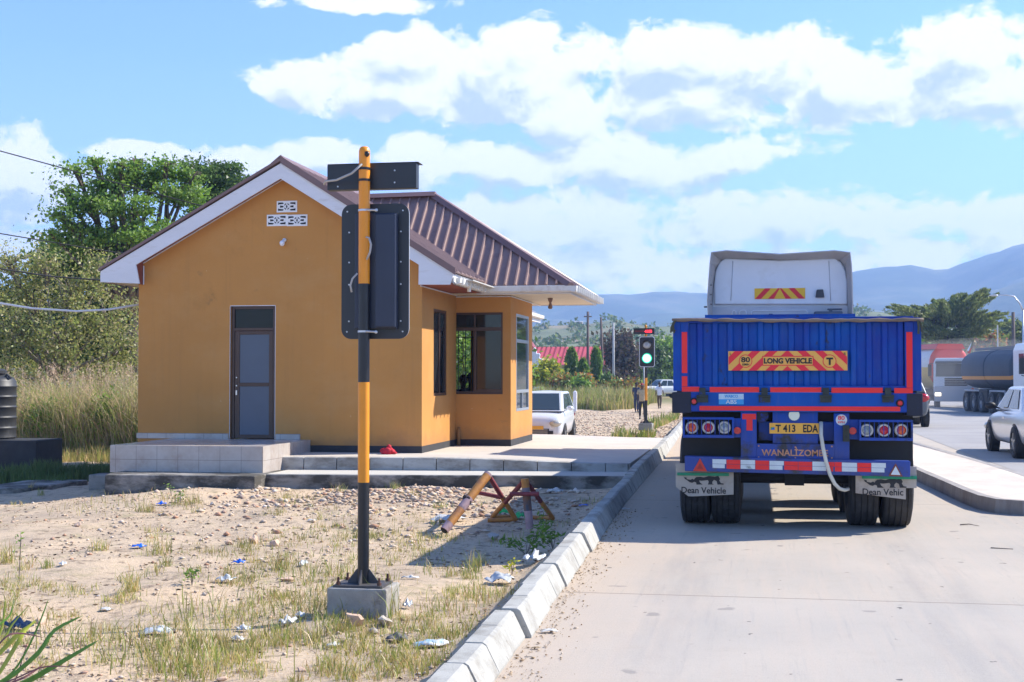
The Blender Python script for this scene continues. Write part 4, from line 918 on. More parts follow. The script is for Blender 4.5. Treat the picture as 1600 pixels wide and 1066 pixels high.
# tailgate with corrugated panel
mb = MB(); TB(mb, 1052, 1064, 499, 611, YT, YT + .09); TB(mb, 1428, 1440, 499, 611, YT, YT + .09)
mb.box(XA + .075, XZ - .075, YT, YT + .07, ztp - .045, ztp + .01); mb.box(XA + .075, XZ - .075, YT, YT + .07, zb, zb + .055)
TB(mb, 1064, 1076, 503, 605, YT - .005, YT + .06); TB(mb, 1414, 1428, 503, 605, YT - .005, YT + .06)
x0, x1 = TP(1076, 560)[0], TP(1414, 560)[0]; n = 14; w = (x1 - x0) / n; pr = []
for k in range(n):
    a = x0 + k * w; pr += [(a, YT + .05), (a + w * .50, YT + .05), (a + w * .60, YT + .02), (a + w * .90, YT + .02)]
pr += [(x1, YT + .05), (x1, YT + .07), (x0, YT + .07)]
pr2 = pr; mb.prism(pr2, zb + .055, ztp - .045, 'z')
tg = mb.build('tailgate', blue, bevel=.004, **tk)
mb = MB(); yt = YT - .008
def tape(mb, px0, px1, py0, py1, y0=yt, m=0, sl=0): TB(mb, px0, px1, py0, py1, y0, y0 + .002, m)
for q in ((1065.5, 1074, 519, 583), (1065.5, 1074, 588, 604), (1416.5, 1426, 519, 606)): tape(mb, *q)
for q in ((1065.5, 1093, 604.5, 612), (1109, 1186, 605, 613), (1203.5, 1283, 605.5, 613), (1299, 1379, 606, 614), (1397, 1426, 606.5, 614.5)): TB(mb, *q, YT - .012, YT - .009)
mb.build('reflective_tape', redt, tg)
# warning board: chevrons under a text panel
hy = YT - .02
hx0, hz1 = TP(1138, 549); hx1, hz0 = TP(1324, 579)
mb = MB(); mb.box(hx0, hx1, hy, hy + .008, hz0, hz1, 0)
W = hx1 - hx0; H = hz1 - hz0; xc = (hx0 + hx1) / 2
def clip_strip(u0, u1, sgn, a, b_):
    """diagonal band between x=u0..u1 at the bottom, leaning towards the centre, clipped to [a,b]"""
    k = H * 1.05
    poly = [(u0, hz0), (u1, hz0), (u1 + sgn * k, hz1), (u0 + sgn * k, hz1)]
    def cl(poly, f, lim, keep):
        out = []
        for i in range(len(poly)):
            p, q = poly[i], poly[(i + 1) % len(poly)]; ip, iq = keep(p[0]), keep(q[0])
            if ip: out.append(p)
            if ip != iq: t = (lim - p[0]) / (q[0] - p[0]); out.append((lim, p[1] + t * (q[1] - p[1])))
        return out
    poly = cl(poly, 0, a, lambda v: v >= a - 1e-9); poly = cl(poly, 0, b_, lambda v: v <= b_ + 1e-9) if poly else poly
    return poly
k = -2; sw = W / 2 / 5.4
cb_ = MB()
for i in range(-3, 8):
    u = hx0 + (i * 2 + .35) * sw * .78
    p = clip_strip(u, u + sw * .78, 1, hx0 + .004, xc)
    if len(p) > 2: cb_.prism(p, hy - .002, hy - .0005, 'y'); cb_.prism([(2 * xc - a, b_) for a, b_ in p], hy - .002, hy - .0005, 'y')
hb = mb.build('warning_board', yelr, **tk); cb_.build('chevrons', mat('red_chevron', (.78, .012, .03), .4, 0, .06, 8), hb)
mb = MB(); lx0, lz1 = TP(1191, 556.5); lx1, lz0 = TP(1271, 571.5); mb.box(lx0, lx1, hy - .004, hy - .0022, lz0, lz1, 1); mb.box(lx0 + .009, lx1 - .009, hy - .0055, hy - .004, lz0 + .009, lz1 - .009, 0)
for cx in (1165, 1296):
    c_ = TP(cx, 564.5); mb.lathe([(hy - .004, .068), (hy - .0022, .068)], (c_[0], 0, c_[1]), 'y', 28, 1); mb.lathe([(hy - .0055, .060), (hy - .004, .060)], (c_[0], 0, c_[1]), 'y', 28, 0)
mb.build('text_panel', [yelr, MATS['red_chevron']], hb)
ty = hy - .0055
def ttext(s, px0, px1, py0, py1, Y, m, parent, bold=.0): a = TP(px0, py1); c_ = TP(px1, py0); return text(s, a[0], c_[0], a[1], c_[1], Y, m, parent, bold=bold)
ttext('LONG VEHICLE', 1193.5, 1268.5, 559.5, 568.5, ty, blackp, hb, .045); ttext('80', 1158, 1172, 558, 566.5, ty, blackp, hb, .03); ttext('KM/H', 1160, 1170.5, 568, 571.5, ty, blackp, hb, .03)
ttext('T', 1291, 1301.5, 559, 570.5, ty, blackp, hb, .05); ttext('L', 1140.5, 1143, 551, 555, hy - .002, blackp, hb); ttext('R', 1318.5, 1321.5, 551, 555, hy - .002, blackp, hb)
# sill beam, corners, hinges, lamps, sticker
mb = MB(); TB(mb, 1062, 1430, 613.5, 644, YT - .01, YT + .25); sb = mb.build('sill_beam', blue, bevel=.006, **tk)
mb = MB(); TB(mb, 1050, 1080, 613, 645.5, YT - .014, YT + .3); TB(mb, 1416, 1441.5, 615, 650, YT - .014, YT + .3); pieces(mb, 'corner_block', grime, sb, bevel=.008)
mb = MB(); TB(mb, 1093, 1406, 635, 642, YT - .0165, YT - .0145); mb.build('reflective_tape', redt, sb)
for px in (1097.5, 1194.5, 1290, 1387):
    mb = MB(); TB(mb, px - 5, px + 5, 606, 620, YT - .035, YT - .006); TB(mb, px - 9, px + 9, 619, 629, YT - .028, YT - .011); c_ = TP(px, 619); mb.lathe([(c_[0] - .06, .014), (c_[0] + .06, .014)], (0, YT - .03, c_[1]), 'x', 10); mb.build('hinge', mat('grimy_hinge', (.035, .045, .04), .8, 0, .4, 9, .3, 40, dirt=((.01, .04, .25), 8, .6, .68)), sb, bevel=.003)
for px, py in ((1084.5, 627.5), (1406, 630)):
    c_ = TP(px, py); mb = MB(); mb.lathe([(YT - .022, .035), (YT - .012, .04)], (c_[0], 0, c_[1]), 'y', 20, 0); mb.lathe([(YT - .03, .022), (YT - .02, .026)], (c_[0], 0, c_[1]), 'y', 20, 1); mb.build('marker_lamp', [rubber_b, redl], sb)
mb = MB(); TB(mb, 1123, 1162, 615.5, 632, YT - .013, YT - .0115, 0); TB(mb, 1123, 1162, 624, 632, YT - .0145, YT - .0132, 1)
st = mb.build('sticker', [mat('pale_blue_sticker', (.45, .62, .74), .5, 0, .1, 30), mat('blue_sticker', (.03, .30, .66), .5)], sb)
ttext('WABCO', 1132, 1153, 617, 621.5, YT - .013, MATS['blue_sticker'], st, .03); ttext('ABS', 1134, 1151, 625, 631, YT - .0145, whitet, st, .01)
# tarpaulin rope and folds on the top edge
mb = MB(); pts = []
for i in range(41):
    px = 1050 + i * (1443 - 1050) / 40; py = 499.5 + 1.6 * math.sin(i / 40 * math.pi) + .5 * math.sin(i * 1.3); p = PY(px, py, YT - .03); pts.append(tuple(p))
mb.tube(pts, [.012 + .009 * abs(math.sin(i * .9)) for i in range(41)], 7); mb.build('tarpaulin_roll', mat('brown_tarpaulin', (.20, .15, .115), .8, 0, .35, 6, .3, 30), **tk).data.polygons.foreach_set('use_smooth', [True] * (40 * 7 + 2))
mb = MB()
for px0, s in ((1052, -1), (1438, 1)):
    for k in range(4 if s < 0 else 2):
        a = PY(px0 + s * (k * 1.2) - s * 6, 500 + k, YT - .035); b_ = PY(px0 + s * (3.5 - k * 1.6), 512 + k * 3, YT - .04); c_ = PY(px0 + s * (4 - k * 2.4), 520 - k * 1.5, YT - .04); mb.tube([tuple(a), tuple(a.lerp(b_, .4) + Vector((s * .012, 0, .01))), tuple(b_), tuple(c_)], .009, 6)
a = PY(1434, 501, YT - .045); b_ = PY(1435, 522, YT - .045); mb.tube([tuple(a), tuple(a.lerp(b_, .5) + Vector((.006, 0, 0))), tuple(b_)], .012, 6)
pieces(mb, 'rope', mat('dirty_rope', (.07, .075, .05), .9), **tk)
# sides, deck and headboard
mb = MB()
for X, s in ((XA, 1), (XZ - .07, 1)):
    mb.box(X, X + .05, YT + .09, YH, zb + .02, ztp - .02); 
    mb.box(X - .004, X + .07, YT + .09, YH, ztp - .05, ztp)
    for y in np.arange(YT + .4, YH, .42): mb.box(X - .012 if X == XA else X + .05, X if X == XA else X + .062, y, y + .2, zb + .05, ztp - .05)
pieces(mb, 'side_board', blue, **tk)
mb = MB(); mb.box(XA + .02, XZ - .02, YT + .26, YH, zb - .06, zb + .01); mb.build('deck', mat('deck_steel', (.05, .05, .06), .7, .2), **tk)
hz = PY(1246, 491, YH).z; mb = MB(); mb.box(XA, XZ, YH, YH + .08, zb - .05, hz); mb.build('headboard', blue, **tk)
mb = MB()
for X in (XM - .50, XM + .42): mb.box(X, X + .08, YT + .3, YH - .2, .95, zb - .06)
for y in np.arange(YT + 1.0, YH, 1.1): mb.box(XM - .42, XM + .42, y, y + .07, 1.1, zb - .07); 
for y in np.arange(YT + .6, YH, .9): mb.box(XA + .04, XM - .5, y, y + .05, zb - .17, zb - .06); mb.box(XM + .5, XZ - .04, y, y + .05, zb - .17, zb - .06)
mb.box(XM - .40, XM + .40, YT + 5.0, YT + 5.9, .7, 1.05)
for X in (XM - .75, XM + .63): mb.box(X, X + .12, YT + 7.0, YT + 7.12, .25, zb - .1); mb.box(X - .06, X + .18, YT + 6.95, YT + 7.2, .2, .25)
mb.build('chassis', chas, **tk)
# rear frame: posts, number plate panel, light boxes, bumper
yb_ = YT + .03
mb = MB(); TB(mb, 1157, 1182, 644, 716, yb_, yb_ + .09); TB(mb, 1303, 1327, 646, 720, yb_, yb_ + .09); TB(mb, 1207, 1278, 644, 694, yb_ + .02, yb_ + .06); 
mb.box(TP(1182, 1)[0], TP(1303, 1)[0], yb_ + .14, yb_ + .2, TP(1246, 690)[1], TP(1246, 660)[1])
pieces(mb, 'rear_post', blue2, bevel=.005, **tk)
mb = MB(); TB(mb, 1064, 1430, 645, 730, YT + .24, YT + .27); mb.build('backing_plate', chas, **tk)
mb = MB(); c_ = TP(1241, 649); mb.lathe([(yb_ - .0, .055), (yb_ + .02, .06)], (c_[0], 0, c_[1]), 'y', 20); c_ = TP(1190, 650); mb.lathe([(yb_ + .02, .07), (yb_ + .05, .07)], (c_[0], 0, c_[1]), 'y', 20, 1); pieces(mb, 'plate_lamp', [mat('lamp_chrome', (.55, .62, .58), .2, .6), grime], **tk)
mb = MB(); TB(mb, 1202, 1279.5, 661.5, 678, yb_ + .006, yb_ + .012); pl_ = mb.build('number_plate', mat('yellow_plate', (.86, .44, .05), .4, 0, .05, 6), bevel=.001, **tk)
ttext('T 413', 1212, 1243, 664, 675.5, yb_ + .006, blackp, pl_, .03); ttext('EDA', 1255, 1278.5, 664, 676, yb_ + .006, blackp, pl_, .03)
mb = MB(); TB(mb, 1204, 1210, 668, 672, yb_ + .004, yb_ + .0055, 0); TB(mb, 1204, 1207, 668, 670, yb_ + .003, yb_ + .004, 1); mb.build('flag_mark', [mat('plate_blue', (.02, .12, .45)), mat('plate_green', (.05, .4, .1))], pl_)
mb = MB(); TB(mb, 1182, 1303, 694, 718.5, yb_ - .002, yb_ + .02, 0); nb = mb.build('name_board', blue2, bevel=.003, **tk)
ttext('WANALİZOMBE', 1190, 1294, 700, 712.5, yb_ - .002, gold, nb, .02)
mb = MB()
for px, py in ((1185.5, 697), (1185.5, 715), (1243, 699), (1300, 698), (1300, 716), (1243, 716)): c_ = TP(px, py); mb.lathe([(yb_ - .008, .008), (yb_ - .002, .009)], (c_[0], 0, c_[1]), 'y', 8)
pieces(mb, 'screw', gold, nb)
mb = MB(); a = TP(1159.5, 655); TB(mb, 1159.5, 1181, 647, 655.5, yb_ - .004, yb_ - .001); TB(mb, 1166, 1175.5, 655.5, 673, yb_ - .004, yb_ - .001); mb.build('letter_sign', redt, **tk)
c_ = TP(1315, 656.5); mb = MB(); mb.lathe([(yb_ - .004, .056), (yb_ - .001, .056)], (c_[0], 0, c_[1]), 'y', 28); rs = mb.build('round_sticker', whitet, **tk)
ttext('80', 1309.5, 1320, 650, 656.5, yb_ - .004, redt, rs, .02); ttext('KPH', 1309.5, 1320, 658.5, 661.5, yb_ - .004, redt, rs, .02)
mb = MB(); TB(mb, 1316.5, 1326.5, 664.5, 690, yb_ - .07, yb_ - .001, 0)
for py in (671, 682.5): c_ = TP(1321.5, py); mb.lathe([(yb_ - .074, .014), (yb_ - .0705, .014)], (c_[0], 0, c_[1]), 'y', 12, 1)
mb.build('socket_box', [mat('socket_olive', (.035, .04, .03), .8), blackp], bevel=.004, **tk)
for side in (0, 1):
    dx = 0 if side == 0 else 0
    b = (1067, 1146.5, 652, 684) if side == 0 else (1341.5, 1425, 656, 688.5)
    mb = MB(); ya, yb2 = YT - .06, YT + .06
    TB(mb, b[0], b[1], b[2], b[2] + 3.5, ya, yb2); TB(mb, b[0], b[1], b[3] - 4.5, b[3], ya, yb2); TB(mb, b[0], b[0] + 3, b[2] + 3.5, b[3] - 4.5, ya, yb2); TB(mb, b[1] - 3, b[1], b[2] + 3.5, b[3] - 4.5, ya, yb2)
    nb_ = 10
    for k in range(nb_):
        u = b[0] + 5 + (b[1] - b[0] - 10) * (k + .5) / nb_
        TB(mb, u - .55, u + .55, b[2] + 3.5, b[3] - 4.5, ya, ya + .01)
    TB(mb, b[0] + 3, b[1] - 3, b[2] + 3.5, b[3] - 4.5, yb2 - .01, yb2, 1)
    lb_ = mb.build('light_box', [blue2, chas], bevel=.002, **tk)
    cs = ((1081, amber), (1107, redl), (1132, clearl)) if side == 0 else ((1354, clearl), (1381, redl), (1408, amber))
    for px, mm in cs:
        c_ = TP(px, (b[2] + b[3]) / 2); mb = MB(); mb.lathe([(YT + .05, .066), (YT - .03, .066), (YT - .04, .060), (YT - .04, .046), (YT - .03, .046)], (c_[0], 0, c_[1]), 'y', 28, 0); lm = mb.build('lamp', mat('lamp_white_ring', (.62, .60, .52), .5, 0, .15, 20), lb_)
        mb = MB(); mb.lathe([(YT + .04, .050), (YT - .032, .046), (YT - .042, .036), (YT - .046, .0)], (c_[0], 0, c_[1]), 'y', 28); mb.build('lens', mm, lm, smooth=True)
    c_ = TP(1152, 673) if side == 0 else TP(1332.5, 673.5); mb = MB(); mb.lathe([(yb_ - .03, .036), (yb_ + .01, .038)], (c_[0], 0, c_[1]), 'y', 24); mb.build('reflector', redl, **tk)
    mb = MB(); TB(mb, *((1146.5, 1157, 654, 684) if side == 0 else (1327, 1341.5, 656, 687)), yb_ + .01, yb_ + .05); mb.build('light_bracket', blue2, **tk)
mb = MB()
def BB(mb, px0, px1, f0, f1, y0, y1, m=0):
    """a piece of the bumper: f runs 0 (top) .. 1 (bottom); the bumper drops slightly to the right"""
    vs_ = []
    for px in (px0, px1):
        s = (px - 1070) / 352; zt_ = TP(px, 712.5 + 8 * s)[1]; zb2 = TP(px, 736 + 9.5 * s)[1]
        for y in (y0, y1):
            for f_ in (f0, f1): vs_.append((TP(px, 720)[0], y, zt_ + (zb2 - zt_) * f_))
    return mb.add(vs_, [(0, 1, 3, 2), (4, 6, 7, 5), (0, 4, 5, 1), (2, 3, 7, 6), (0, 2, 6, 4), (1, 5, 7, 3)], m)
BB(mb, 1070, 1422, 0, 1, YT - .02, YT + .10); bp = mb.build('bumper', blue2, bevel=.008, **tk)
mb = MB(); ed = [1113, 1135, 1157, 1180, 1202, 1225, 1247, 1269, 1291, 1304, 1315, 1339, 1361, 1384]; cl_ = [1, 0, 1, 0, 1, 0, 0, 1, 0, 0, 1, 0, 1]
for i, c_ in enumerate(cl_):
    e0 = rnd.uniform(.16, .2); BB(mb, ed[i] + .3, ed[i + 1] - .3, e0, .46, YT - .0235, YT - .0205, c_); BB(mb, ed[i] + .3, ed[i + 1] - (.3 if i % 4 else 2.5), .48, rnd.uniform(.74, .78), YT - .0235, YT - .0205, c_)
mb.build('reflective_strip', [redt, whitet], bp)
for px, mm, inner in ((1094, mat('red_triangle', (.62, .03, .012), .4), mat('dark_red_triangle', (.35, .01, .01), .3)), (1399, mat('rust_triangle', (.24, .07, .03), .8), whitet)):
    s = (px - 1070) / 352; a = TP(px - 11, 735 + 9 * s); b_ = TP(px + 11, 736 + 9 * s); c_ = TP(px, 715.5 + 9 * s); mb = MB(); mb.prism([a, b_, c_], YT - .028, YT - .0205, 'y', 0)
    ce = ((a[0] + b_[0] + c_[0]) / 3, (a[1] + b_[1] + c_[1]) / 3); k = .45 if px < 1200 else .68
    mb.prism([(ce[0] + (p[0] - ce[0]) * k, ce[1] + (p[1] - ce[1]) * k) for p in (a, b_, c_)], YT - .031, YT - .0283, 'y', 1); mb.build('triangle_reflector', [mm, inner], bp)
# hose hanging from the frame
mb = MB(); mb.tube([tuple(PY(px, py, YT - y)) for px, py, y in ((1283, 660, -.02), (1283, 680, .05), (1286, 700, .07), (1291, 722, .07), (1297, 742, .06), (1304, 756, .04), (1312, 764, .0), (1320, 766, -.05), (1326, 764, -.08))], .019, 10)
mb.build('hose', mat('bleached_hose', (.62, .60, .50), .7, 0, .2, 8, 0, 1, dirt=((.25, .15, .12), 5, .58, .75), stretch=(1, 1, .6)), smooth=True, **tk)
# axles and dual wheels
def tyre_prof(hw, r):
    p = [(-hw * .75, r * .56), (-hw, r * .66), (-hw * 1.03, r * .82), (-hw * .93, r * .955), (-hw * .84, r * .985)]
    gs = [-.6, -.2, .2, .6]
    for g_ in gs: p += [((g_ - .04) * hw, r * .997), ((g_ - .04) * hw, r * .972), ((g_ + .04) * hw, r * .972), ((g_ + .04) * hw, r * .997)]
    return p + [(-a, b_) for a, b_ in reversed(p[:5])]
def wheel(parent, x, y, r, hw, out, rim_m=steel_w, world=True, dual_in=False, nspoke=0, kw_=None):
    w = empty('wheel', (x, y, r), parent=parent)
    if world and parent.type == 'EMPTY': w.matrix_parent_inverse = Matrix.Translation(-Vector(parent.location))
    mb = MB(); mb.lathe(tyre_prof(hw, r), (0, 0, 0), 'x', 44, close=True); mb.build('tyre', rubber, w)
    mb = MB(); s = out
    mb.lathe([(s * -.3 * hw, r * .57), (s * .8 * hw, r * .58), (s * .85 * hw, r * .54), (s * .5 * hw, r * .50), (s * .3 * hw, r * .30), (s * .55 * hw, r * .22), (s * .9 * hw, r * .18), (s * .9 * hw, .001)], (0, 0, 0), 'x', 28)
    if nspoke:
        for k in range(nspoke):
            a = 2 * math.pi * k / nspoke; mb.box(s * .55 * hw, s * .95 * hw, -.02, .02, .04, r * .57, 1, Matrix.Rotation(a, 4, 'X'))
    mb.build('rim', [rim_m, MATS.get('alloy', rim_m)], w, smooth=False)
    return w
XW = [TP(1079, 1, )[0], TP(1128, 1)[0], PY(1350, 700, YT + .15).x + .0, PY(1404, 700, YT + .15).x]
RW = .50
for y in (14.72, 16.03, 17.34):
    for k, x in enumerate(XW): wheel(truck, x + .01, y, RW, .152, -1 if k < 2 else 1)
    mb = MB(); mb.lathe([(XW[0], .07), (XW[3], .07)], (0, y, RW), 'x', 12); mb.box(XM - .52, XM - .42, y - .4, y + .4, .72, .8); mb.box(XM + .42, XM + .52, y - .4, y + .4, .72, .8); mb.box(XM - .1, XM + .1, y - .15, y + .15, .42, .6); mb.build('axle', chas, **tk)
for y in (21.9, 23.2):
    for k, x in enumerate(XW): wheel(truck, x + .01, y, RW, .15, -1 if k < 2 else 1)
for x, s in ((XW[0], -1), (XW[3], 1)): wheel(truck, x, 26.6, RW, .16, s)
# mud flaps with rhino print
def flap(px0, px1, py0, py1, name_, tx, cut):
    mb = MB(); yf = YT + .10
    n = 24; top = []; bot = []
    for i in range(n):
        px = px0 + (px1 - px0) * i / (n - 1); top.append((px, py0)); s = i / (n - 1)
        bot.append((px, py1 + cut(s)))
    mb.prism([TP(*p) for p in top] + [TP(*p) for p in reversed(bot)], yf, yf + .012, 'y')
    fl = mb.build('mud_flap', cream, **tk)
    return fl, yf
def rhino(px, py, k, flip=1):
    pts = [(0, 0), (3, 5), (7, 5), (8, 10), (16, 12), (21, 9), (24, 12), (26, 8), (30, 4), (38, 3), (47, 5), (58, 1), (72, 3), (80, 0), (84, 10), (82, 14), (86, 22), (92, 23), (92, 26), (78, 26), (76, 16), (70, 12), (66, 18), (66, 23), (70, 26), (56, 26), (58, 18), (56, 13), (42, 15), (36, 14), (38, 20), (44, 26), (30, 26), (29, 20), (25, 18), (20, 21), (14, 19), (8, 13), (3, 9)]
    return [TP(px + a * k, py + b_ * k * .78) for a, b_ in pts]
fl, yf = flap(1055, 1146, 725, 777, 'l', None, lambda s: -15 * max(0, (.22 - s) / .22) - 4 * max(0, s - .3))
mb = MB(); TB(mb, 1057, 1138, 740, 744.5, yf - .02, yf - .001); 
for px in (1062, 1084, 1108, 1134): c_ = TP(px, 742); mb.lathe([(yf - .03, .014), (yf - .02, .014)], (c_[0], 0, c_[1]), 'y', 8)
mb.build('flap_bar', greenp, fl)
for a_, b_ in (((1067, 744.5), .74),):
    mb = MB(); mb.prism(rhino(a_[0], a_[1], b_ * .93), yf - .003, yf - .0005, 'y'); mb.build('rhino_print', blackp, fl)
ttext('Dean Vehicle', 1064, 1134, 763, 772, yf, blackp, fl, .015)
fl, yf = flap(1338, 1417, 738, 778, 'r', None, lambda s: -6 * (1 - s) + 4 * s)
mb = MB(); mb.prism([TP(1417, 729), TP(1434, 731), TP(1434, 764), TP(1417, 764)], yf - .001, yf + .012, 'y'); mb.build('torn_flap_piece', cream, fl)
mb = MB(); TB(mb, 1347, 1433, 744.5, 749.5, yf - .02, yf - .002)
for px in (1352, 1378, 1404, 1430): c_ = TP(px, 747); mb.lathe([(yf - .03, .014), (yf - .02, .014)], (c_[0], 0, c_[1]), 'y', 8)
mb.build('flap_bar', greenp, fl)
mb = MB(); mb.prism(rhino(1350, 748.5, .74), yf - .003, yf - .0005, 'y'); mb.build('rhino_print', blackp, fl)
ttext('Dean Vehic', 1349, 1413, 765.5, 775, yf, blackp, fl, .015)
# tractor cab with air deflector
YC = 23.75
cw = mat('white_cab_paint', (.74, .76, .79), .35, 0, .04, 2, 0, 1, coat=.3, dirt=((.60, .60, .60), 2, .55, .8)); cg = mat('grey_cab_paint', (.50, .51, .54), .5, 0, .08, 3); ct = mat('taupe_fairing', (.46, .44, .42), .6, 0, .1, 4)
def CP(px, py, Y=YC): p = PY(px, py, Y); return p.x, p.z
def clist(l, Y=YC): return [CP(*p, Y) for p in l]
bx = clist([(1107, 497), (1105, 470), (1107, 440), (1109, 412), (1114, 398), (1124, 395), (1219, 399), (1314, 395), (1324, 398), (1330, 412), (1332, 440), (1333, 497)])
mb = MB(); n = len(bx); cx_ = sum(p[0] for p in bx) / n
mb.prism(bx, YC + .35, YC + 1.9, 'y'); zc_ = bx[0][1]
mb.box(bx[0][0] + .03, bx[-1][0] - .03, YC + .35, YC + 2.1, .75, zc_)
cab = mb.build('cab', cw, bevel=.03, **tk)
# fairing: open frame standing off the rear wall
out_ = clist([(1106, 495), (1104.5, 470), (1106.5, 440), (1108.5, 412), (1111, 394), (1135, 391), (1219, 396.5), (1304, 391), (1329, 394), (1331, 412), (1332.5, 440), (1333.5, 495)])
in_ = clist([(1113, 495), (1112, 470), (1114, 440), (1118, 418), (1128, 406), (1140, 404), (1219, 404.5), (1300, 404), (1311, 406), (1322, 418), (1325, 440), (1326, 495)])
mb = MB(); n = len(out_)
vs_ = [(x, YC, z) for x, z in out_] + [(x, YC + .5, z) for x, z in out_] + [(x, YC + .42, z) for x, z in in_]
mb.add(vs_, [(i, i + 1, i + 1 + n, i + n) for i in range(n - 1)], 0); mb.add(vs_, [(i, i + 1, i + 1 + 2 * n, i + 2 * n) for i in range(n - 1)], 1)
fa = mb.build('air_deflector', [cw, ct], **tk); s_ = fa.modifiers.new('t', 'SOLIDIFY'); s_.thickness = .02
mb = MB()
for k in range(5): c_ = CP(1108, 415 + k * 15); mb.lathe([(YC + .1, .012), (YC + .11, .012)], (c_[0] + .03, 0, c_[1]), 'y', 8)
pieces(mb, 'rivet', rubber_b, fa)
pn = clist([(1116, 476), (1116, 440), (1118, 424), (1124, 410), (1133, 404), (1219, 407), (1305, 404), (1314, 410), (1321, 424), (1324, 440), (1324, 476)], YC + .3)
mb = MB(); mb.prism(pn, YC + .28, YC + .36, 'y'); rp2 = mb.build('rear_panel', cw, bevel=.025, **tk)
mb = MB()
for px in (1142, 1298): a = CP(px, 470, YC + .28); b_ = CP(px + (3 if px < 1200 else -3), 408, YC + .28); mb.tube([(a[0], YC + .28, a[1]), (b_[0], YC + .28, b_[1])], .008, 6)
pieces(mb, 'panel_crease', cg, rp2, smooth=True)
mb = MB(); a = CP(1179, 467.5, YC + .27); b_ = CP(1258, 450, YC + .27); yq = YC + .268
mb.box(a[0], b_[0], yq, yq + .01, a[1], b_[1], 0)
w = (b_[0] - a[0]); h = b_[1] - a[1]; xm_ = (a[0] + b_[0]) / 2
for i in range(2):
    for u0 in (.0, .26):
        u = a[0] + (u0 + .005) * w; sw = .12 * w
        pts = [(u, a[1]), (u + sw, a[1]), (min(u + sw + h * .95, xm_), b_[1]), (min(u + h * .95, xm_), b_[1])]
        if i: pts = [(2 * xm_ - p[0], p[1]) for p in pts]
        mb.prism(pts, yq - .002, yq - .0005, 'y', 1)
mb.build('chevron_plate', [mat('yellow_chevron', (.88, .50, .02), .4), MATS['red_chevron']], rp2)
mb = MB(); mb.prism(clist([(1274, 465), (1276, 453), (1286, 452.5), (1288, 465)], YC + .27), YC + .22, YC + .28, 'y'); mb.build('vent_flap', mat('dark_vent', (.05, .055, .065), .5), rp2, bevel=.01)
mb = MB(); a = CP(1108, 498, YC + .3); b_ = CP(1331, 477.5, YC + .3); mb.box(a[0], b_[0], YC + .3, YC + .34, a[1] - .3, b_[1])
lw = mb.build('cab_rear_wall', cg, **tk)
mb = MB()
for px0, px1 in ((1144, 1150), (1156, 1166), (1174, 1262)):
    a = CP(px0, 492, YC + .3); b_ = CP(px1, 485, YC + .3); mb.tube([(a[0], YC + .295, a[1]), (a[0], YC + .295, b_[1] - .02), (a[0] + .03, YC + .295, b_[1]), (b_[0] - .03, YC + .295, b_[1]), (b_[0], YC + .295, b_[1] - .02), (b_[0], YC + .295, a[1])], .01, 6)
pieces(mb, 'pressed_rib', cw, lw, smooth=True)
mb = MB(); a = CP(1272, 497, YC + .15); b_ = CP(1316, 487, YC + .15); mb.box(a[0], b_[0], YC + .0, YC + .28, a[1] - .1, b_[1]); a = CP(1295, 488, YC + .15); b_ = CP(1316, 482, YC + .15); mb.box(a[0], a[0] + .06, YC + .1, YC + .2, a[1], b_[1]); mb.box(a[0] - .03, b_[0], YC + .12, YC + .16, b_[1] - .03, b_[1])
mb.build('air_intake', mat('intake_grey', (.09, .11, .15), .5), bevel=.02, **tk)
mb = MB(); a = CP(1205, 490, YC); mb.tube([(a[0] - .03, YC + .2, a[1] - .06), (a[0] - .03, YC + .2, a[1]), (a[0] + .02, YC + .2, a[1]), (a[0] + .02, YC + .2, a[1] - .06)], .008, 6); mb.build('tie_ring', chas, **tk)
mb = MB()
for s, x in ((-1, bx[0][0]), (1, bx[-1][0])):
    X0 = x + s * .03; mb.tube([(x, YC + 2.0, 2.9), (X0 + s * .12, YC + 2.05, 2.9)], .015); mb.box(min(x + s * .02, X0), max(x + s * .02, X0), YC + 1.9, YC + 2.15, 2.3, 2.8)
mb.box(XM - .45, XM + .45, YH - 1.5, YC + 3.6, .75, .95)
mb.build('tractor_chassis', chas, **tk)
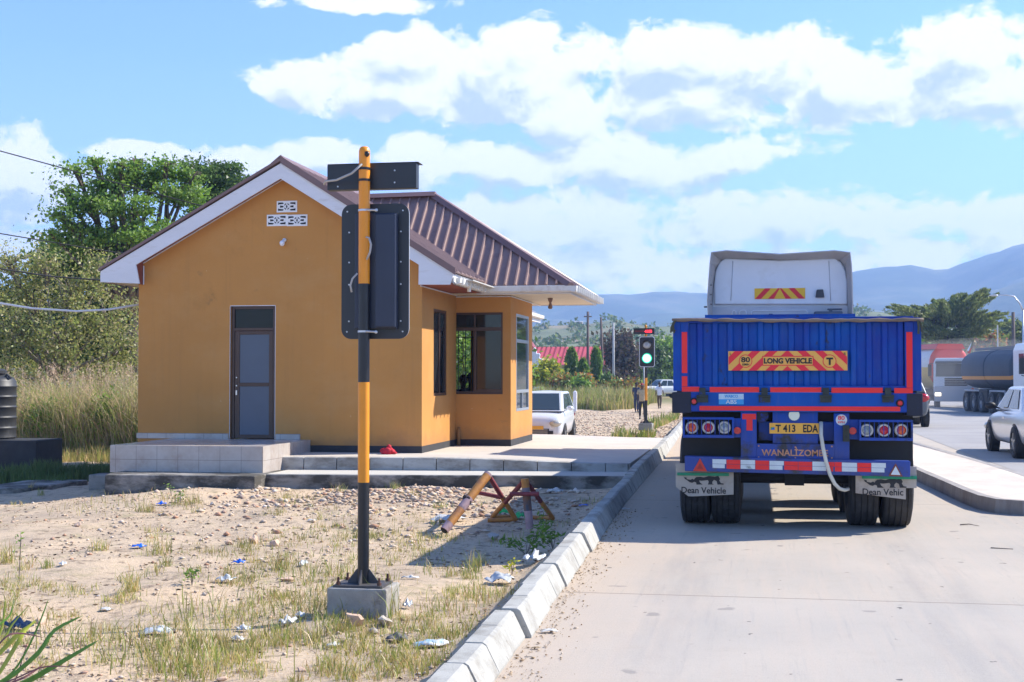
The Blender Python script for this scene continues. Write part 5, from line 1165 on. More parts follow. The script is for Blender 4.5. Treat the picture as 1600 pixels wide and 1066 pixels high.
# ================================================================== CARS AND TRUCKS
alloy = mat('alloy', (.35, .36, .37), .35, .7)
cglass = glass('car_glass', (.03, .045, .055), .04, 0, .5); headl = mat('headlamp', (.55, .53, .45), .15, .2, coat=.8); tail = mat('tail_lens', (.50, .008, .012), .2, coat=.6); trimb = mat('black_trim', (.015, .015, .016), .6)
def make_car(name, loc, rz, label, cat, paint, st, cabn, wheels, group=None, extras=None):
    """st: stations (y, half width, z low, z belt) front first; front looks along +Y. cabn: (y0,y1,y2,y3,z belt,z roof,w belt,w roof)"""
    t = empty(name, loc, rz, label=label, cat=cat, group=group)
    mb = MB(); rings = []
    for (y, w, zl_, zb_) in st:
        zm = zl_ + (zb_ - zl_) * .55
        half = [(.0, zl_), (w * .82, zl_), (w * .95, zl_ + .07), (w, zm - .1), (w * 1.005, zm), (w * .985, zb_ - .12), (w * .93, zb_ - .03), (w * .80, zb_), (0, zb_ + .025)]
        ring = half + [(-x, z) for x, z in reversed(half[1:-1])]; rings.append([(x, y, z) for x, z in ring])
    n = len(rings[0]); vs_ = [p for r_ in rings for p in r_]
    mb.add(vs_, [(i * n + k, i * n + (k + 1) % n, (i + 1) * n + (k + 1) % n, (i + 1) * n + k) for i in range(len(rings) - 1) for k in range(n)] + [tuple(range(n)), tuple(range((len(rings) - 1) * n, len(rings) * n))])
    body = mb.build('body', paint, t, smooth=True); sb_ = body.modifiers.new('s', 'SUBSURF'); sb_.levels = sb_.render_levels = 1
    y0, y1, y2, y3, zb_, zt_, wb_, wt = cabn; mb = MB()
    C_ = [(-wb_, y0, zb_), (wb_, y0, zb_), (wb_, y3, zb_), (-wb_, y3, zb_), (-wt, y1, zt_ - .03), (wt, y1, zt_ - .03), (wt, y2, zt_ - .03), (-wt, y2, zt_ - .03), (0, y1 - .05, zt_), (0, y2 + .05, zt_)]
    mb.add(C_, [(0, 1, 5, 4), (1, 2, 6, 5), (2, 3, 7, 6), (3, 0, 4, 7), (4, 5, 8), (5, 6, 9, 8), (6, 7, 9), (7, 4, 8, 9)]); rf_ = mb.build('roof', paint, t, bevel=.10, smooth=True); rf_.modifiers['bevel'].segments = 4; rf_.modifiers['bevel'].angle_limit = R(25); wn_ = rf_.modifiers.new('wn', 'WEIGHTED_NORMAL')
    def pane(name_, q, l, r_, b_, tp, split=None):
        """inset glass on the quad q = bottom-left, bottom-right, top-right, top-left"""
        q = [Vector(p) for p in q]; nrm = (q[1] - q[0]).cross(q[3] - q[0]).normalized()
        cen = sum(q, Vector()) / 4
        if nrm.dot(Vector((cen.x, cen.y - (y0 + y3) / 2, .3))) < 0: nrm = -nrm
        def at(u, v): a = q[0].lerp(q[1], u); c_ = q[3].lerp(q[2], u); return a.lerp(c_, v) + nrm * .012
        mb = MB()
        for (u0, u1) in (split or [(l, 1 - r_)]): mb.plate([at(u0, b_), at(u1, b_), at(u1 if u1 < .9 else u1 - .02, 1 - tp), at(u0 if u0 > .1 else u0 + .02, 1 - tp)], .004)
        return mb.build(name_, cglass, t)
    pane('windscreen', [C_[0], C_[1], C_[5], C_[4]], .06, .06, .05, .10); pane('rear_window', [C_[3], C_[2], C_[6], C_[7]], .08, .08, .12, .12)
    for a in ([C_[1], C_[2], C_[6], C_[5]], [C_[0], C_[3], C_[7], C_[4]]): pane('side_window', a, 0, 0, .10, .12, [(.10, .47), (.52, .86)])
    for (x, y, r_, hw) in wheels:
        for s in (-1, 1):
            mb = MB(); mb.lathe([(s * (x - .16), r_ * 1.13), (s * (x + .006), r_ * 1.13), (s * (x + .004), r_ * 1.0)], (0, y, r_ * 1.02), 'x', 24); mb.build('wheel_arch', trimb, t)
            wheel(t, s * (x - hw + .035), y, r_, hw, s, alloy, world=False, nspoke=5)
    for s in (-1, 1):
        mb = MB(); ym = y0 - .42; mb.ball((s * (wb_ + .17), ym, zb_ + .08), (.11, .07, .075), 12, 0, 6); mb.tube([(s * (wb_ - .02), ym, zb_ + .02), (s * (wb_ + .12), ym, zb_ + .06)], .02, 6); mb.build('mirror', extras.get('mirror', trimb) if extras else trimb, t, smooth=True)
        f = st[1]; r2 = st[-2]
        mb = MB(); mb.ball((s * (f[1] * .80), f[0] + .02, f[3] - .17), (.20, .16, .11), 12, 0, 6); mb.build('headlight', headl, t, smooth=True)
        mb = MB(); mb.ball((s * (r2[1] * .80), r2[0] - .02, r2[3] - .17), (.20, .15, .10 if not extras or 'tall' not in extras else .14), 12, 0, 6); mb.build('tail_light', tail, t, smooth=True)
        mb = MB(); mb.box(s * (st[4][1] * .985) - .012, s * (st[4][1] * .985) + .012, -.35, -.15, zb_ - .17, zb_ - .135); mb.build('door_handle', paint, t)
    f = st[0]; mb = MB()
    for k in range(3): mb.box(-.38, .38, f[0] - .01, f[0] + .03, f[3] - .34 + k * .06, f[3] - .31 + k * .06, 1)
    mb.box(-.42, .42, f[0] - .02, f[0] + .015, f[3] - .36, f[3] - .17, 0); mb.build('grille', [trimb, alloy], t)
    mb = MB(); mb.box(-.55, .55, f[0] - .02, f[0] + .012, f[2] + .03, f[2] + .13); mb.build('air_dam', trimb, t)
    mb = MB(); mb.box(-.25, .25, f[0] + .0, f[0] + .03, f[2] + .16, f[2] + .27); mb.build('number_plate', mat('yellow_plate', (.86, .44, .05)), t)
    r2 = st[-1]; mb = MB(); mb.box(-.25, .25, r2[0] - .03, r2[0], r2[2] + .3, r2[2] + .42); mb.build('number_plate', MATS['yellow_plate'], t)
    return t
silv = mat('silver_car_paint', (.66, .67, .69), .28, .25, .03, 2, 0, 1, coat=.6); pearl = mat('pearl_car_paint', (.72, .74, .77), .3, .1, .03, 2, 0, 1, coat=.6); darkc = mat('dark_grey_car_paint', (.10, .115, .13), .35, .3, .05, 2, coat=.5); wht = mat('white_pickup_paint', (.78, .79, .80), .35, 0, .03, 2, coat=.4)
a = PZ(1579, 716, 0); b_ = PZ(1552, 708, 0); hd = math.atan2(-(b_.x - a.x), b_.y - a.y)
hd = max(-.12, min(.12, hd))
w_ = .84
sed = [(2.2, .60, .30, .62), (2.12, .76, .24, .68), (1.7, .82, .20, .78), (.95, .845, .20, .88), (0, .85, .20, .92), (-.95, .85, .20, .94), (-1.45, .84, .21, .96), (-1.95, .80, .24, .97), (-2.2, .74, .28, .92), (-2.28, .60, .34, .80)]
ctr = Vector((a.x + w_, a.y + 1.28, 0))
make_car('silver_car', (ctr.x + .05, ctr.y, 0), hd, 'silver saloon car in the right lane, partly cut off by the frame', 'car', silv, sed, (.95, .35, -.95, -1.75, .90, 1.40, .78, .61), [(.84, 1.3, .31, .10), (.84, -1.3, .31, .10)])
hat = [(1.92, .60, .26, .62), (1.86, .77, .2, .78), (1.6, .83, .18, .88), (1.1, .845, .18, .98), (0, .845, .2, 1.02), (-.9, .845, .2, 1.03), (-1.5, .82, .22, 1.02), (-1.85, .76, .26, .95), (-1.95, .6, .32, .85)]
c0 = PY(836, 680, 39.6)
gcar = gz(c0.x, 41)
make_car('parked_car', (c0.x, c0.y + 1.8, gcar), R(180) + .02, 'pale silver hatchback parked beyond the ochre booth, its front half hidden by the wall', 'car', pearl, hat, (1.48, .50, -1.15, -1.8, .95, 1.54, .80, .66), [(.83, 1.2, .30, .1), (.83, -1.2, .30, .1)], extras={'mirror': pearl}).scale = (.95, 1, 1.02)
suv = [(2.2, .65, .35, .85), (2.1, .82, .3, .95), (1.6, .9, .28, 1.05), (.9, .92, .28, 1.1), (0, .92, .28, 1.12), (-.9, .92, .28, 1.13), (-1.7, .9, .3, 1.13), (-2.1, .86, .34, 1.1), (-2.2, .75, .4, 1.0)]
c0 = PZ(1457, 668, 0)
make_car('dark_car', (c0.x - .93, c0.y + 2.1, road_z(44)), R(-1), 'dark grey car driving away beside the trailer, only its rear right corner showing', 'car', darkc, suv, (1.2, .5, -1.6, -2.1, 1.1, 1.62, .80, .64), [(.90, 1.35, .35, .12), (.90, -1.35, .35, .12)], extras={'tall': 1})
pk = [(2.6, .7, .45, .95), (2.5, .85, .4, 1.05), (2.0, .92, .4, 1.12), (1.2, .93, .4, 1.16), (0, .93, .4, 1.16), (-1.0, .93, .42, 1.16), (-1.9, .93, .45, 1.15), (-2.5, .92, .48, 1.14), (-2.6, .85, .5, 1.1)]
c0 = PY(1036, 621, 132)
make_car('pickup', (c0.x, c0.y, gz(c0.x, 132) + .06), R(122), 'white double cab pickup parked in the yard behind the walking man', 'pickup', wht, pk, (1.1, .45, -.75, -1.1, 1.13, 1.80, .84, .70), [(.92, 1.6, .40, .13), (.92, -1.5, .40, .13)])

def make_tanker(name, loc, rz, label, cabm, tankm, bandm, endm, L=8.5, top=3.0, cabh=3.1, kind=0, gap=.5, art=0):
    t = empty(name, loc, rz, label=label, cat='tanker truck', group='tanker trucks in the dust across the road')
    # front looks along +Y; cab front face at y = 0
    W = 1.22; mb = MB()
    mb.prism([(-W, .95), (-W, cabh - .35), (-W + .12, cabh - .04), (W - .12, cabh - .04), (W, cabh - .35), (W, .95)], -2.0, -.06, 'y'); cab = mb.build('cab', cabm, t, bevel=.07)
    mb = MB(); mb.prism([(-W + .05, .42), (-W, .95), (-W + .02, 1.3), (W - .02, 1.3), (W, .95), (W - .05, .42)], -.10, .06, 'y'); mb.build('bumper', mat('grey_bumper', (.42, .43, .45), .5), t, bevel=.04)
    mb = MB(); mb.prism([(-W + .12, 1.85), (-W + .15, cabh - .38), (W - .15, cabh - .38), (W - .12, 1.85)], -.075, -.035, 'y'); mb.build('windscreen', cglass, t)
    mb = MB(); mb.box(-W + .1, W - .1, -.06, .10, cabh - .36, cabh - .22); mb.build('sun_visor', mat('visor_grey', (.07, .08, .09), .5), t, bevel=.02)
    mb = MB(); 
    for k in range(4): mb.box(-.62, .62, -.05, -.01 + .02, 1.32 + k * .12, 1.40 + k * .12)
    mb.build('grille', trimb, t)
    for s in (-1, 1):
        mb = MB(); mb.box(s * .98 - .16, s * .98 + .16, .055, .085, .74, .92); mb.build('headlight', emat('lit_headlamp', (1.0, .85, .6), 2.0) if (kind == 0 and s == 1) else headl, t, bevel=.02)
        mb = MB(); mb.tube([(s * (W), -.2, 2.6), (s * (W + .22), -.12, 2.6)], .02); mb.tube([(s * (W), -.2, 1.75), (s * (W + .22), -.12, 1.8)], .02); mb.box(s * (W + .2) - .10, s * (W + .2) + .10, -.16, -.05, 1.85, 2.55); mb.build('mirror', trimb, t, bevel=.03)
        mb = MB(); mb.plate([(s * (W + .004), -.35, 1.85), (s * (W + .004), -1.15, 1.85), (s * (W + .004), -1.15, cabh - .5), (s * (W + .004), -.45, cabh - .5)], .006); mb.build('side_window', cglass, t)
        mb = MB(); mb.tube([(s * (W + .01), -.2, .9), (s * (W + .01), -.2, 1.7)], .015); mb.box(s * (W - .02) - .05, s * (W - .02) + .05, -1.25, -.25, .45, .55); mb.build('step', trimb, t)
    mb = MB(); mb.plate([(-.9, .064, .99), (-.78, .064, 1.11), (-.9, .064, 1.23), (-1.02, .064, 1.11)], .004); mb.build('hazard_diamond', mat('orange_mark', (.8, .12, .02)), t)
    for y in (-1.35, -4.2, -5.5):
        for s in (-1, 1): wheel(t, s * 1.02, y, .5, .16, s, steel_w, world=False)
    y_t = -2.0 - gap
    n0 = len(t.children)
    for y in (y_t - L + .9, y_t - L + 2.2, y_t - L + 3.5):
        for s in (-1, 1): wheel(t, s * 1.02, y, .5, .18, s, steel_w, world=False)
    mb = MB(); mb.box(-.45, .45, y_t - L, -.5, .75, 1.12); mb.box(-1.15, 1.15, y_t - L * .62, y_t - L * .45, .5, 1.1); mb.box(-.5, .5, -5.6, -4, .4, .8); mb.build('chassis', chas, t)
    # tank: rounded box section with domed ends
    n = 36; hh = (top - 1.15) / 2; zc = 1.15 + hh; pw = 2.6
    sec = []
    for k in range(n):
        a_ = 2 * math.pi * k / n; c_, s_ = math.cos(a_), math.sin(a_); r_ = (abs(c_) ** pw + abs(s_) ** pw) ** (-1 / pw); sec.append((c_ * r_ * 1.22, s_ * r_ * hh))
    yy = [(y_t, .80), (y_t - .05, .92), (y_t - .14, .99), (y_t - .25, 1)]; segs = 2 if kind else 4
    for k in range(1, segs):
        y = y_t - L * k / segs; yy += [(y + .06, 1), (y + .05, 1.02), (y - .05, 1.02), (y - .06, 1)]
    yy += [(y_t - L + .25, 1), (y_t - L + .14, .99), (y_t - L + .05, .92), (y_t - L, .8)]
    mb = MB(); vs_ = [(x * k_, y, zc + z * k_) for y, k_ in yy for x, z in sec]
    mb.add(vs_, []); 
    for i in range(len(yy) - 1):
        for k in range(n):
            zz = sec[k][1] / hh; m_ = 2 if (i < 3 and kind == 0) else (1 if -.62 < zz < (-.48 if kind else -.15) else 0)
            if kind == 0 and zz < -.15: m_ = max(m_, 1)
            mb.f.append((i * n + k, i * n + (k + 1) % n, (i + 1) * n + (k + 1) % n, (i + 1) * n + k)); mb.mi.append(m_)
    mb.f += [tuple(range(n)), tuple(range((len(yy) - 1) * n, len(yy) * n))]; mb.mi += [2, 2]
    tk_ = mb.build('tank', [tankm, bandm, endm], t, smooth=True); tk_.modifiers.new('e', 'EDGE_SPLIT').split_angle = R(40)
    mb = MB()
    if kind == 0: mb.prism([(-.95, top - .18), (-.75, top + .13), (.75, top + .13), (.95, top - .18)], y_t - L * .35, y_t + .02, 'y', 1)
    mb.box(-.55, -.5, y_t - L + .4, y_t - .3, top + .0, top + .12); mb.box(.5, .55, y_t - L + .4, y_t - .3, top + .0, top + .12)
    for k in range(segs): mb.lathe([(top - .06, .28), (top + .07, .28), (top + .1, .2)], (0, y_t - L * (k + .5) / segs, 0), 'z', 16)
    mb.build('catwalk', [mat('catwalk_grey', (.2, .21, .23), .6), endm], t)
    for s in (-1, 1):
        mb = MB()
        for ya, yb2 in ((y_t - L + .25, y_t - L + 4.2), (-6.1, -3.6)): mb.tube([(s * 1.05, ya, .75), (s * 1.05, ya + .1, 1.06), (s * 1.05, yb2 - .1, 1.06), (s * 1.05, yb2, .75)], .05, 6)
        mb.build('mudguard', mat('pale_mudguard', (.4, .42, .45), .5), t)
    if art:
        M_ = Matrix.Translation((0, y_t + .6, 0)) @ Matrix.Rotation(art, 4, 'Z') @ Matrix.Translation((0, -y_t - .6, 0))
        for o in t.children:
            if o.name.split('.')[0] in ('tank', 'catwalk', 'mudguard', 'chassis') or (o.name.startswith('wheel') and o.location.y < y_t - L * .4): o.matrix_local = M_ @ Matrix.LocRotScale(o.location, o.rotation_euler, o.scale)
    return t
tA = make_tanker('tanker_truck', tuple(PY(1494, 636, 80)), R(173), 'white tanker truck facing the view with a red tank end, one headlight lit', mat('tanker_white', (.66, .68, .70), .4, 0, .05, 2), mat('tank_silver', (.55, .56, .58), .45, .2, .05, 1), mat('tank_gold', (.50, .34, .08), .4, .2), mat('tank_red', (.62, .03, .02), .4), 9, 3.65, 2.95, 0, .5, R(26))
tA.location.z = -.26
mb = MB(); mb.tube([(-.9, -.4, 2.9), (-.9, -.4, 3.9)], .015); fl_ = mb.build('flag_pole', trimb, tA); mb = MB(); mb.plate([(-.9, -.41, 3.85), (-.72, -.41, 3.3), (-.62, -.41, 3.35)], .004, 0); mb.plate([(-.9, -.42, 3.55), (-.62, -.42, 3.2), (-.8, -.42, 3.15)], .004, 1); mb.build('flag', [wht, MATS['tank_red']], fl_)
dk_ = mat('tank_blue_grey', (.05, .07, .10), .6, 0, .15, 1, spec=.35); org = mat('orange_stripe', (.65, .28, .06), .5)
pB = PY(1594, 640, 62)
tB = make_tanker('tanker_truck', (pB.x + 1.35, 61.2, -.16), R(187), 'dark blue grey tanker truck with an orange stripe, nearest the silver saloon', wht, dk_, org, dk_, 8.2, 3.05, 3.25, 1, .4)
tC = copy_tree(tB); tC.location = (pB.x + 3.0, 69.0, -.22); tC.scale = (1.05, 1.05, 1.05); tC.rotation_euler.z = R(184); tC['label'] = 'dark tanker truck mostly hidden behind the striped one, only its top showing'
# ================================================================== PEOPLE
skin_m = mat('dark_skin', (.085, .045, .03), .55, 0, .08, 10); hair_m = mat('black_hair', (.01, .009, .008), .9)
def skinned(name, verts, edges, radii, m, parent, root=0, sub=1):
    me = bpy.data.meshes.new(name); me.from_pydata(verts, edges, []); me.materials.append(m); o = bpy.data.objects.new(name, me); col.objects.link(o); o.parent = parent
    md = o.modifiers.new('skin', 'SKIN'); md.use_smooth_shade = True
    if not me.skin_vertices: me.skin_vertices.new() if hasattr(me.skin_vertices, 'new') else None
    sv = me.skin_vertices[0].data
    for i, r_ in enumerate(radii): sv[i].radius = r_ if isinstance(r_, tuple) else (r_, r_); sv[i].use_root = (i == root)
    s = o.modifiers.new('sub', 'SUBSURF'); s.levels = s.render_levels = sub; return o
def ensure_skin(me):
    pass
def person(loc, rz, H, label, shirt, trous, shoe, stride=.0, arm=(.1, .1), sit=False, cap=None, bag=None, sleeve=.45, group=None):
    """front looks along -Y in the local frame; heights scaled from a 1.75 m figure"""
    t = empty('person', loc, rz, label=label, cat='person', group=group); k = H / 1.75; t.scale = (k, k, k)
    hip = .93 if not sit else .48; dz = hip - .93
    def V(x, y, z): return (x, y, z)
    P = {'pel': V(0, 0, .95 + dz), 'wai': V(0, 0, 1.10 + dz), 'che': V(0, .01, 1.30 + dz), 'nec': V(0, .015, 1.47 + dz), 'nk2': V(0, .005, 1.535 + dz), 'hd1': V(0, -.01, 1.60 + dz), 'hd2': V(0, -.005, 1.69 + dz)}
    R_ = {'pel': (.15, .11), 'wai': (.125, .095), 'che': (.155, .11), 'nec': (.065, .06), 'nk2': .05, 'hd1': (.072, .09), 'hd2': (.07, .085)}
    Ed = [('pel', 'wai'), ('wai', 'che'), ('che', 'nec'), ('nec', 'nk2'), ('nk2', 'hd1'), ('hd1', 'hd2')]
    for s, n in ((-1, 'r'), (1, 'l')):
        st_ = stride * s
        if sit: kn = V(s * .12, -.42, hip + .04); an = V(s * .12, -.40, .10); toe = V(s * .13, -.52, .04)
        else: kn = V(s * .11, -.02 - st_ * .5, .50); an = V(s * .10, -.01 - st_ + (.04 if st_ < 0 else 0), .09 + max(0, -st_) * .25); toe = V(s * .115, an[1] - .15, .035 + (max(0, -st_) * .05))
        P['hp' + n] = V(s * .09, 0, .90 + dz); P['kn' + n] = kn; P['an' + n] = an; P['to' + n] = toe
        R_['hp' + n] = .095; R_['kn' + n] = .058; R_['an' + n] = .042; R_['to' + n] = (.04, .03)
        a_ = arm[0 if s < 0 else 1] if isinstance(arm, tuple) else arm
        P['sh' + n] = V(s * .185, .015, 1.42 + dz); P['el' + n] = V(s * .235, .03 - a_ * .35, 1.14 + dz); P['wr' + n] = V(s * .225, -.02 - a_ * 1.2, .90 + dz + abs(a_) * .35); P['ha' + n] = V(s * .215, -.05 - a_ * 1.35, .82 + dz + abs(a_) * .4)
        R_['sh' + n] = .06; R_['el' + n] = .04; R_['wr' + n] = .027; R_['ha' + n] = (.022, .038)
        Ed += [('pel', 'hp' + n), ('hp' + n, 'kn' + n), ('kn' + n, 'an' + n), ('an' + n, 'to' + n), ('che', 'sh' + n), ('sh' + n, 'el' + n), ('el' + n, 'wr' + n), ('wr' + n, 'ha' + n)]
        hv = Vector(P['ha' + n]); dn = (hv - Vector(P['wr' + n])).normalized()
        for f_ in range(4):
            o = Vector((0, (f_ - 1.5) * .02, 0)); ln = (.065, .075, .07, .055)[f_]
            P[f'f{f_}a' + n] = tuple(hv + o + dn * .03); P[f'f{f_}b' + n] = tuple(hv + o + dn * (.03 + ln) + Vector((-s * .015, -.01, 0)))
            R_[f'f{f_}a' + n] = .0095; R_[f'f{f_}b' + n] = .007; Ed += [('ha' + n, f'f{f_}a' + n), (f'f{f_}a' + n, f'f{f_}b' + n)]
        P['th' + n] = tuple(hv + Vector((-s * .01, -.045, -.01))); R_['th' + n] = .009; Ed += [('ha' + n, 'th' + n)]
    keys = list(P); ix = {k_: i for i, k_ in enumerate(keys)}
    b_ = skinned('body', [P[k_] for k_ in keys], [(ix[a], ix[c]) for a, c in Ed], [R_[k_] for k_ in keys], skin_m, t)
    hz_ = 1.655 + dz
    mb = MB(); mb.ball((0, -.005, hz_ + .01), (.078, .098, .118), 14, 0, 10); mb.ball((0, -.103, hz_ - .015), (.014, .02, .022), 8, 0, 5); mb.ball((0, -.09, hz_ - .062), (.026, .012, .010), 8, 0, 5)
    for s in (-1, 1): mb.ball((s * .08, .0, hz_ - .01), (.012, .02, .03), 8, 0, 5)
    mb.build('head', skin_m, t, smooth=True)
    mb = MB()
    for s in (-1, 1): mb.ball((s * .03, -.094, hz_ + .012), (.013, .008, .007), 8, 0, 5)
    mb.build('eyes', mat('eye_white', (.6, .58, .55), .3), t, smooth=True)
    mb = MB(); mb.ball((0, .012, hz_ + .035), (.084, .098, .108), 14, 0, 8); mb.v = [(x, y, max(z, hz_ + .02 + (y < -.02) * .04)) for x, y, z in mb.v]
    mb.build('hair' if not cap else 'cap', cap or hair_m, t, smooth=True)
    if cap: mb = MB(); mb.ball((0, -.10, hz_ + .062), (.07, .075, .012), 12, 0, 5); mb.build('cap_peak', cap, t, smooth=True)
    # clothes: shells that follow the same joints
    def lerp(a, b2, f): return tuple(Vector(a).lerp(Vector(b2), f))
    vs_ = [P['pel'], P['wai'], P['che'], (0, .015, 1.45 + dz)]; ra = [(.175, .135), (.155, .125), (.18, .135), (.085, .075)]; ed = [(0, 1), (1, 2), (2, 3)]
    vs_.insert(0, (0, 0, .86 + dz)); ra.insert(0, (.178, .14)); ed = [(0, 1), (1, 2), (2, 3), (3, 4)]
    for n in 'rl':
        i = len(vs_); vs_ += [P['sh' + n], P['el' + n] if sleeve > .9 else lerp(P['sh' + n], P['el' + n], .75)]; ra += [.078, .062]; ed += [(3, i), (i, i + 1)]
        if sleeve > .9: vs_.append(lerp(P['el' + n], P['wr' + n], .95)); ra.append(.045); ed.append((i + 1, i + 2))
    skinned('shirt', vs_, ed, ra, shirt, t, 0)
    vs_ = [(0, 0, .97 + dz), (0, 0, .88 + dz)]; ra = [(.165, .125), (.15, .115)]; ed = [(0, 1)]
    for n in 'rl':
        i = len(vs_); vs_ += [P['hp' + n], P['kn' + n], lerp(P['kn' + n], P['an' + n], .92)]; ra += [.105, .078, .062]; ed += [(1, i), (i, i + 1), (i + 1, i + 2)]
    skinned('trousers', vs_, ed, ra, trous, t, 0)
    for n in 'rl':
        a_, c_ = Vector(P['an' + n]), Vector(P['to' + n]); mb = MB(); mb.ball(tuple(a_.lerp(c_, .5) + Vector((0, .01, -.03))), (.05, .135, .045), 12, 0, 6); mb.build('shoe', shoe, t, smooth=True)
    if bag:
        mb = MB(); mb.ball((-.22, .08, .95), (.07, .14, .16), 10, 0, 6); mb.tube([(-.2, .05, 1.1), (-.10, .12, 1.4), (.1, .0, 1.47)], .015); mb.build('shoulder_bag', bag, t, smooth=True)
    return t
tan = mat('tan_shirt', (.48, .38, .23), .9, 0, .12, 12, dirt=((.10, .14, .11), 9, .6, .66)); whs = mat('white_shirt', (.72, .74, .80), .9, 0, .04, 8); drk = mat('dark_trousers', (.025, .026, .035), .9, 0, .2, 10); brn = mat('brown_trousers', (.11, .08, .06), .9); shb = mat('black_shoe', (.015, .015, .018), .5); navy = mat('navy_shirt', (.03, .045, .09), .9); redc = mat('red_cap', (.42, .02, .04), .8)
def gpx(px, py, z0=-.5):
    p = PZ(px, py, z0)
    for _ in range(5): p = PZ(px, py, gz(p.x, p.y))
    return p
def toward(p, a=0): return math.atan2(p.x, -p.y) * -1 if False else math.atan2(-p.x, p.y) * 0 + a
for (px, py, s, rz, kw_) in ((1003.5, 656, 32.0, .15, dict(label='man in a tan shirt, red cap and dark trousers walking beside the far signal pole', shirt=tan, trous=drk, shoe=shb, stride=.16, arm=(.12, -.1), cap=redc)),
                             (994.5, 643, 26.5, 2.9, dict(label='person in navy carrying a shoulder bag, behind the man in the tan shirt', shirt=navy, trous=navy, shoe=shb, stride=.10, arm=(.05, .15), bag=mat('black_bag', (.02, .02, .025), .6))),
                             (1030.5, 635, 23.2, 3.0, dict(label='man in a white shirt walking away in front of the white pickup', shirt=whs, trous=brn, shoe=shb, stride=.20, arm=(.22, -.12)))):
    Y = 2100 / s * math.cos(0); r_ = ray(px, py); p = Vector((r_[0], r_[1], r_[2])); dep = 2100 / s; d_ = Vector((-math.sin(PSI), math.cos(PSI), 0)); tt = dep / p.dot(d_); x, y = p.x * tt, p.y * tt
    person((x, y, gz(x, y)), rz, 1.74, **kw_)
# two people sitting inside, seen against the far window
for i, (px, lab) in enumerate(((724, 'person seated inside the booth at the left of the open pane'), (736.5, 'person seated inside the booth at the right of the open pane, head a little higher'))):
    Y = 27.3 if i == 0 else 27.0; p = PY(px, 600, Y); hz0 = .78 + .02 * i
    person((p.x, Y, ZF + (.04 * i)), .5 if i == 0 else 2.6, 1.72, lab, navy if i else drk, drk, shb, sit=True, arm=(.05, .05), sleeve=1)
    st_ = empty('stool', (p.x, Y + .02, ZF), label='plain stool inside the booth under the seated person on the ' + ('left' if i == 0 else 'right'), cat='stool')
    mb = MB(); mb.box(-.18, .18, -.18, .18, .33, .37); mb.build('seat', frame_m, st_)
    for sx_ in (-1, 1):
        for sy_ in (-1, 1): mb = MB(); mb.box(sx_ * .15 - .015, sx_ * .15 + .015, sy_ * .15 - .015, sy_ * .15 + .015, 0, .33); mb.build('leg', frame_m, st_)

# ================================================================== YARD FURNITURE, POLES, FAR BUILDINGS
tank_m = mat('black_tank_plastic', (.030, .032, .036), .5, 0, .12, 4, .05, 20, dirt=((.10, .10, .10), 3, .58, .8), stretch=(1, 1, .4))
pt = PZ(-12, 716, -.12); wt = empty('water_tank', (pt.x - .0, pt.y, .28), label='black ribbed plastic water tank standing on a dark block at the left edge', cat='water tank')
rt = 31 / 88; cx_ = 0
prof = [(0, .44), (.04, .47)]
for k in range(5): z = .04 + k * .215; prof += [(z + .02, .465), (z + .17, .465), (z + .185, .48), (z + .20, .48), (z + .215, .465)]
prof += [(1.20, .46), (1.28, .40), (1.31, .24), (1.36, .24)]
mb = MB(); mb.lathe(prof, (0, 0, 0), 'z', 32); mb.build('tank_body', tank_m, wt, smooth=True).modifiers.new('e', 'EDGE_SPLIT').split_angle = R(50)
mb = MB(); mb.lathe([(1.36, .27), (1.42, .27), (1.46, .20)], (0, 0, 0), 'z', 24); mb.build('lid', tank_m, wt)
mb = MB(); mb.tube([(.30, -.1, 1.25), (.38, -.1, 1.34), (.46, -.1, 1.26)], .03); mb.build('lug', tank_m, wt)
a = PZ(34, 722, -.12); mb = MB(); mb.box(a.x - 1.3, a.x, pt.y - .5, pt.y + .55, -.6, .28); mb.build('tank_block', mat('soot_black_block', (.03, .032, .036), .85, 0, .3, 5, .2, 30), bevel=.02, label='soot black block carrying the water tank', cat='plinth')
wood = mat('weathered_pole_wood', (.13, .10, .085), .9, 0, .3, 3, .3, 20, stretch=(1, 1, .1)); concp = mat('concrete_pole', (.40, .40, .40), .8, 0, .1, 3)
def ppole(px, ytop, Y, m, lab, r_=.14, arms=0, lean=0, cat='utility pole', grp_='poles along the far side of the yard'):
    p = PY(px, ytop, Y); zb2 = gz(p.x, Y) - .1; t = empty('utility_pole', (p.x, Y, zb2), label=lab, cat=cat, group=grp_); h = p.z - zb2
    mb = MB(); mb.tube([(lean, 0, 0), (0, 0, h)], [r_, r_ * .72], 10); mb.build('shaft', m, t, smooth=True)
    if arms: mb = MB(); mb.box(-.05 - .5 * arms, .05 + .5 * arms, -.06, .06, h - .5, h - .4); mb.build('crossarm', m, t); mb = MB(); mb.lathe([(h - .35, .05), (h - .15, .03)], (0.2, 0, 0), 'z', 8); mb.lathe([(h - .4, .04), (h - .2, .03)], (-.2, 0, 0), 'z', 8); mb.build('insulator', galv, t)
    return t, h
ppole(918.5, 487, 120, wood, 'darkest and tallest wooden pole, nearest the red roofed building', .15, .6, .0)
ppole(939, 496.5, 122, wood, 'leaning wooden pole at the end of the red roof', .14, 0, -.25 * -1)
ppole(958.5, 504.5, 118, concp, 'pale grey pole in front of the purplish tree', .12)
ppole(1006, 560, 110, concp, 'thin pale pole behind the signal post', .08)
ppole(1583, 488, 112, wood, 'thick wooden pole beside the street lamp on the right', .17)
ppole(1558.5, 508, 118, concp, 'thin pale pole right of the spreading tree', .07)
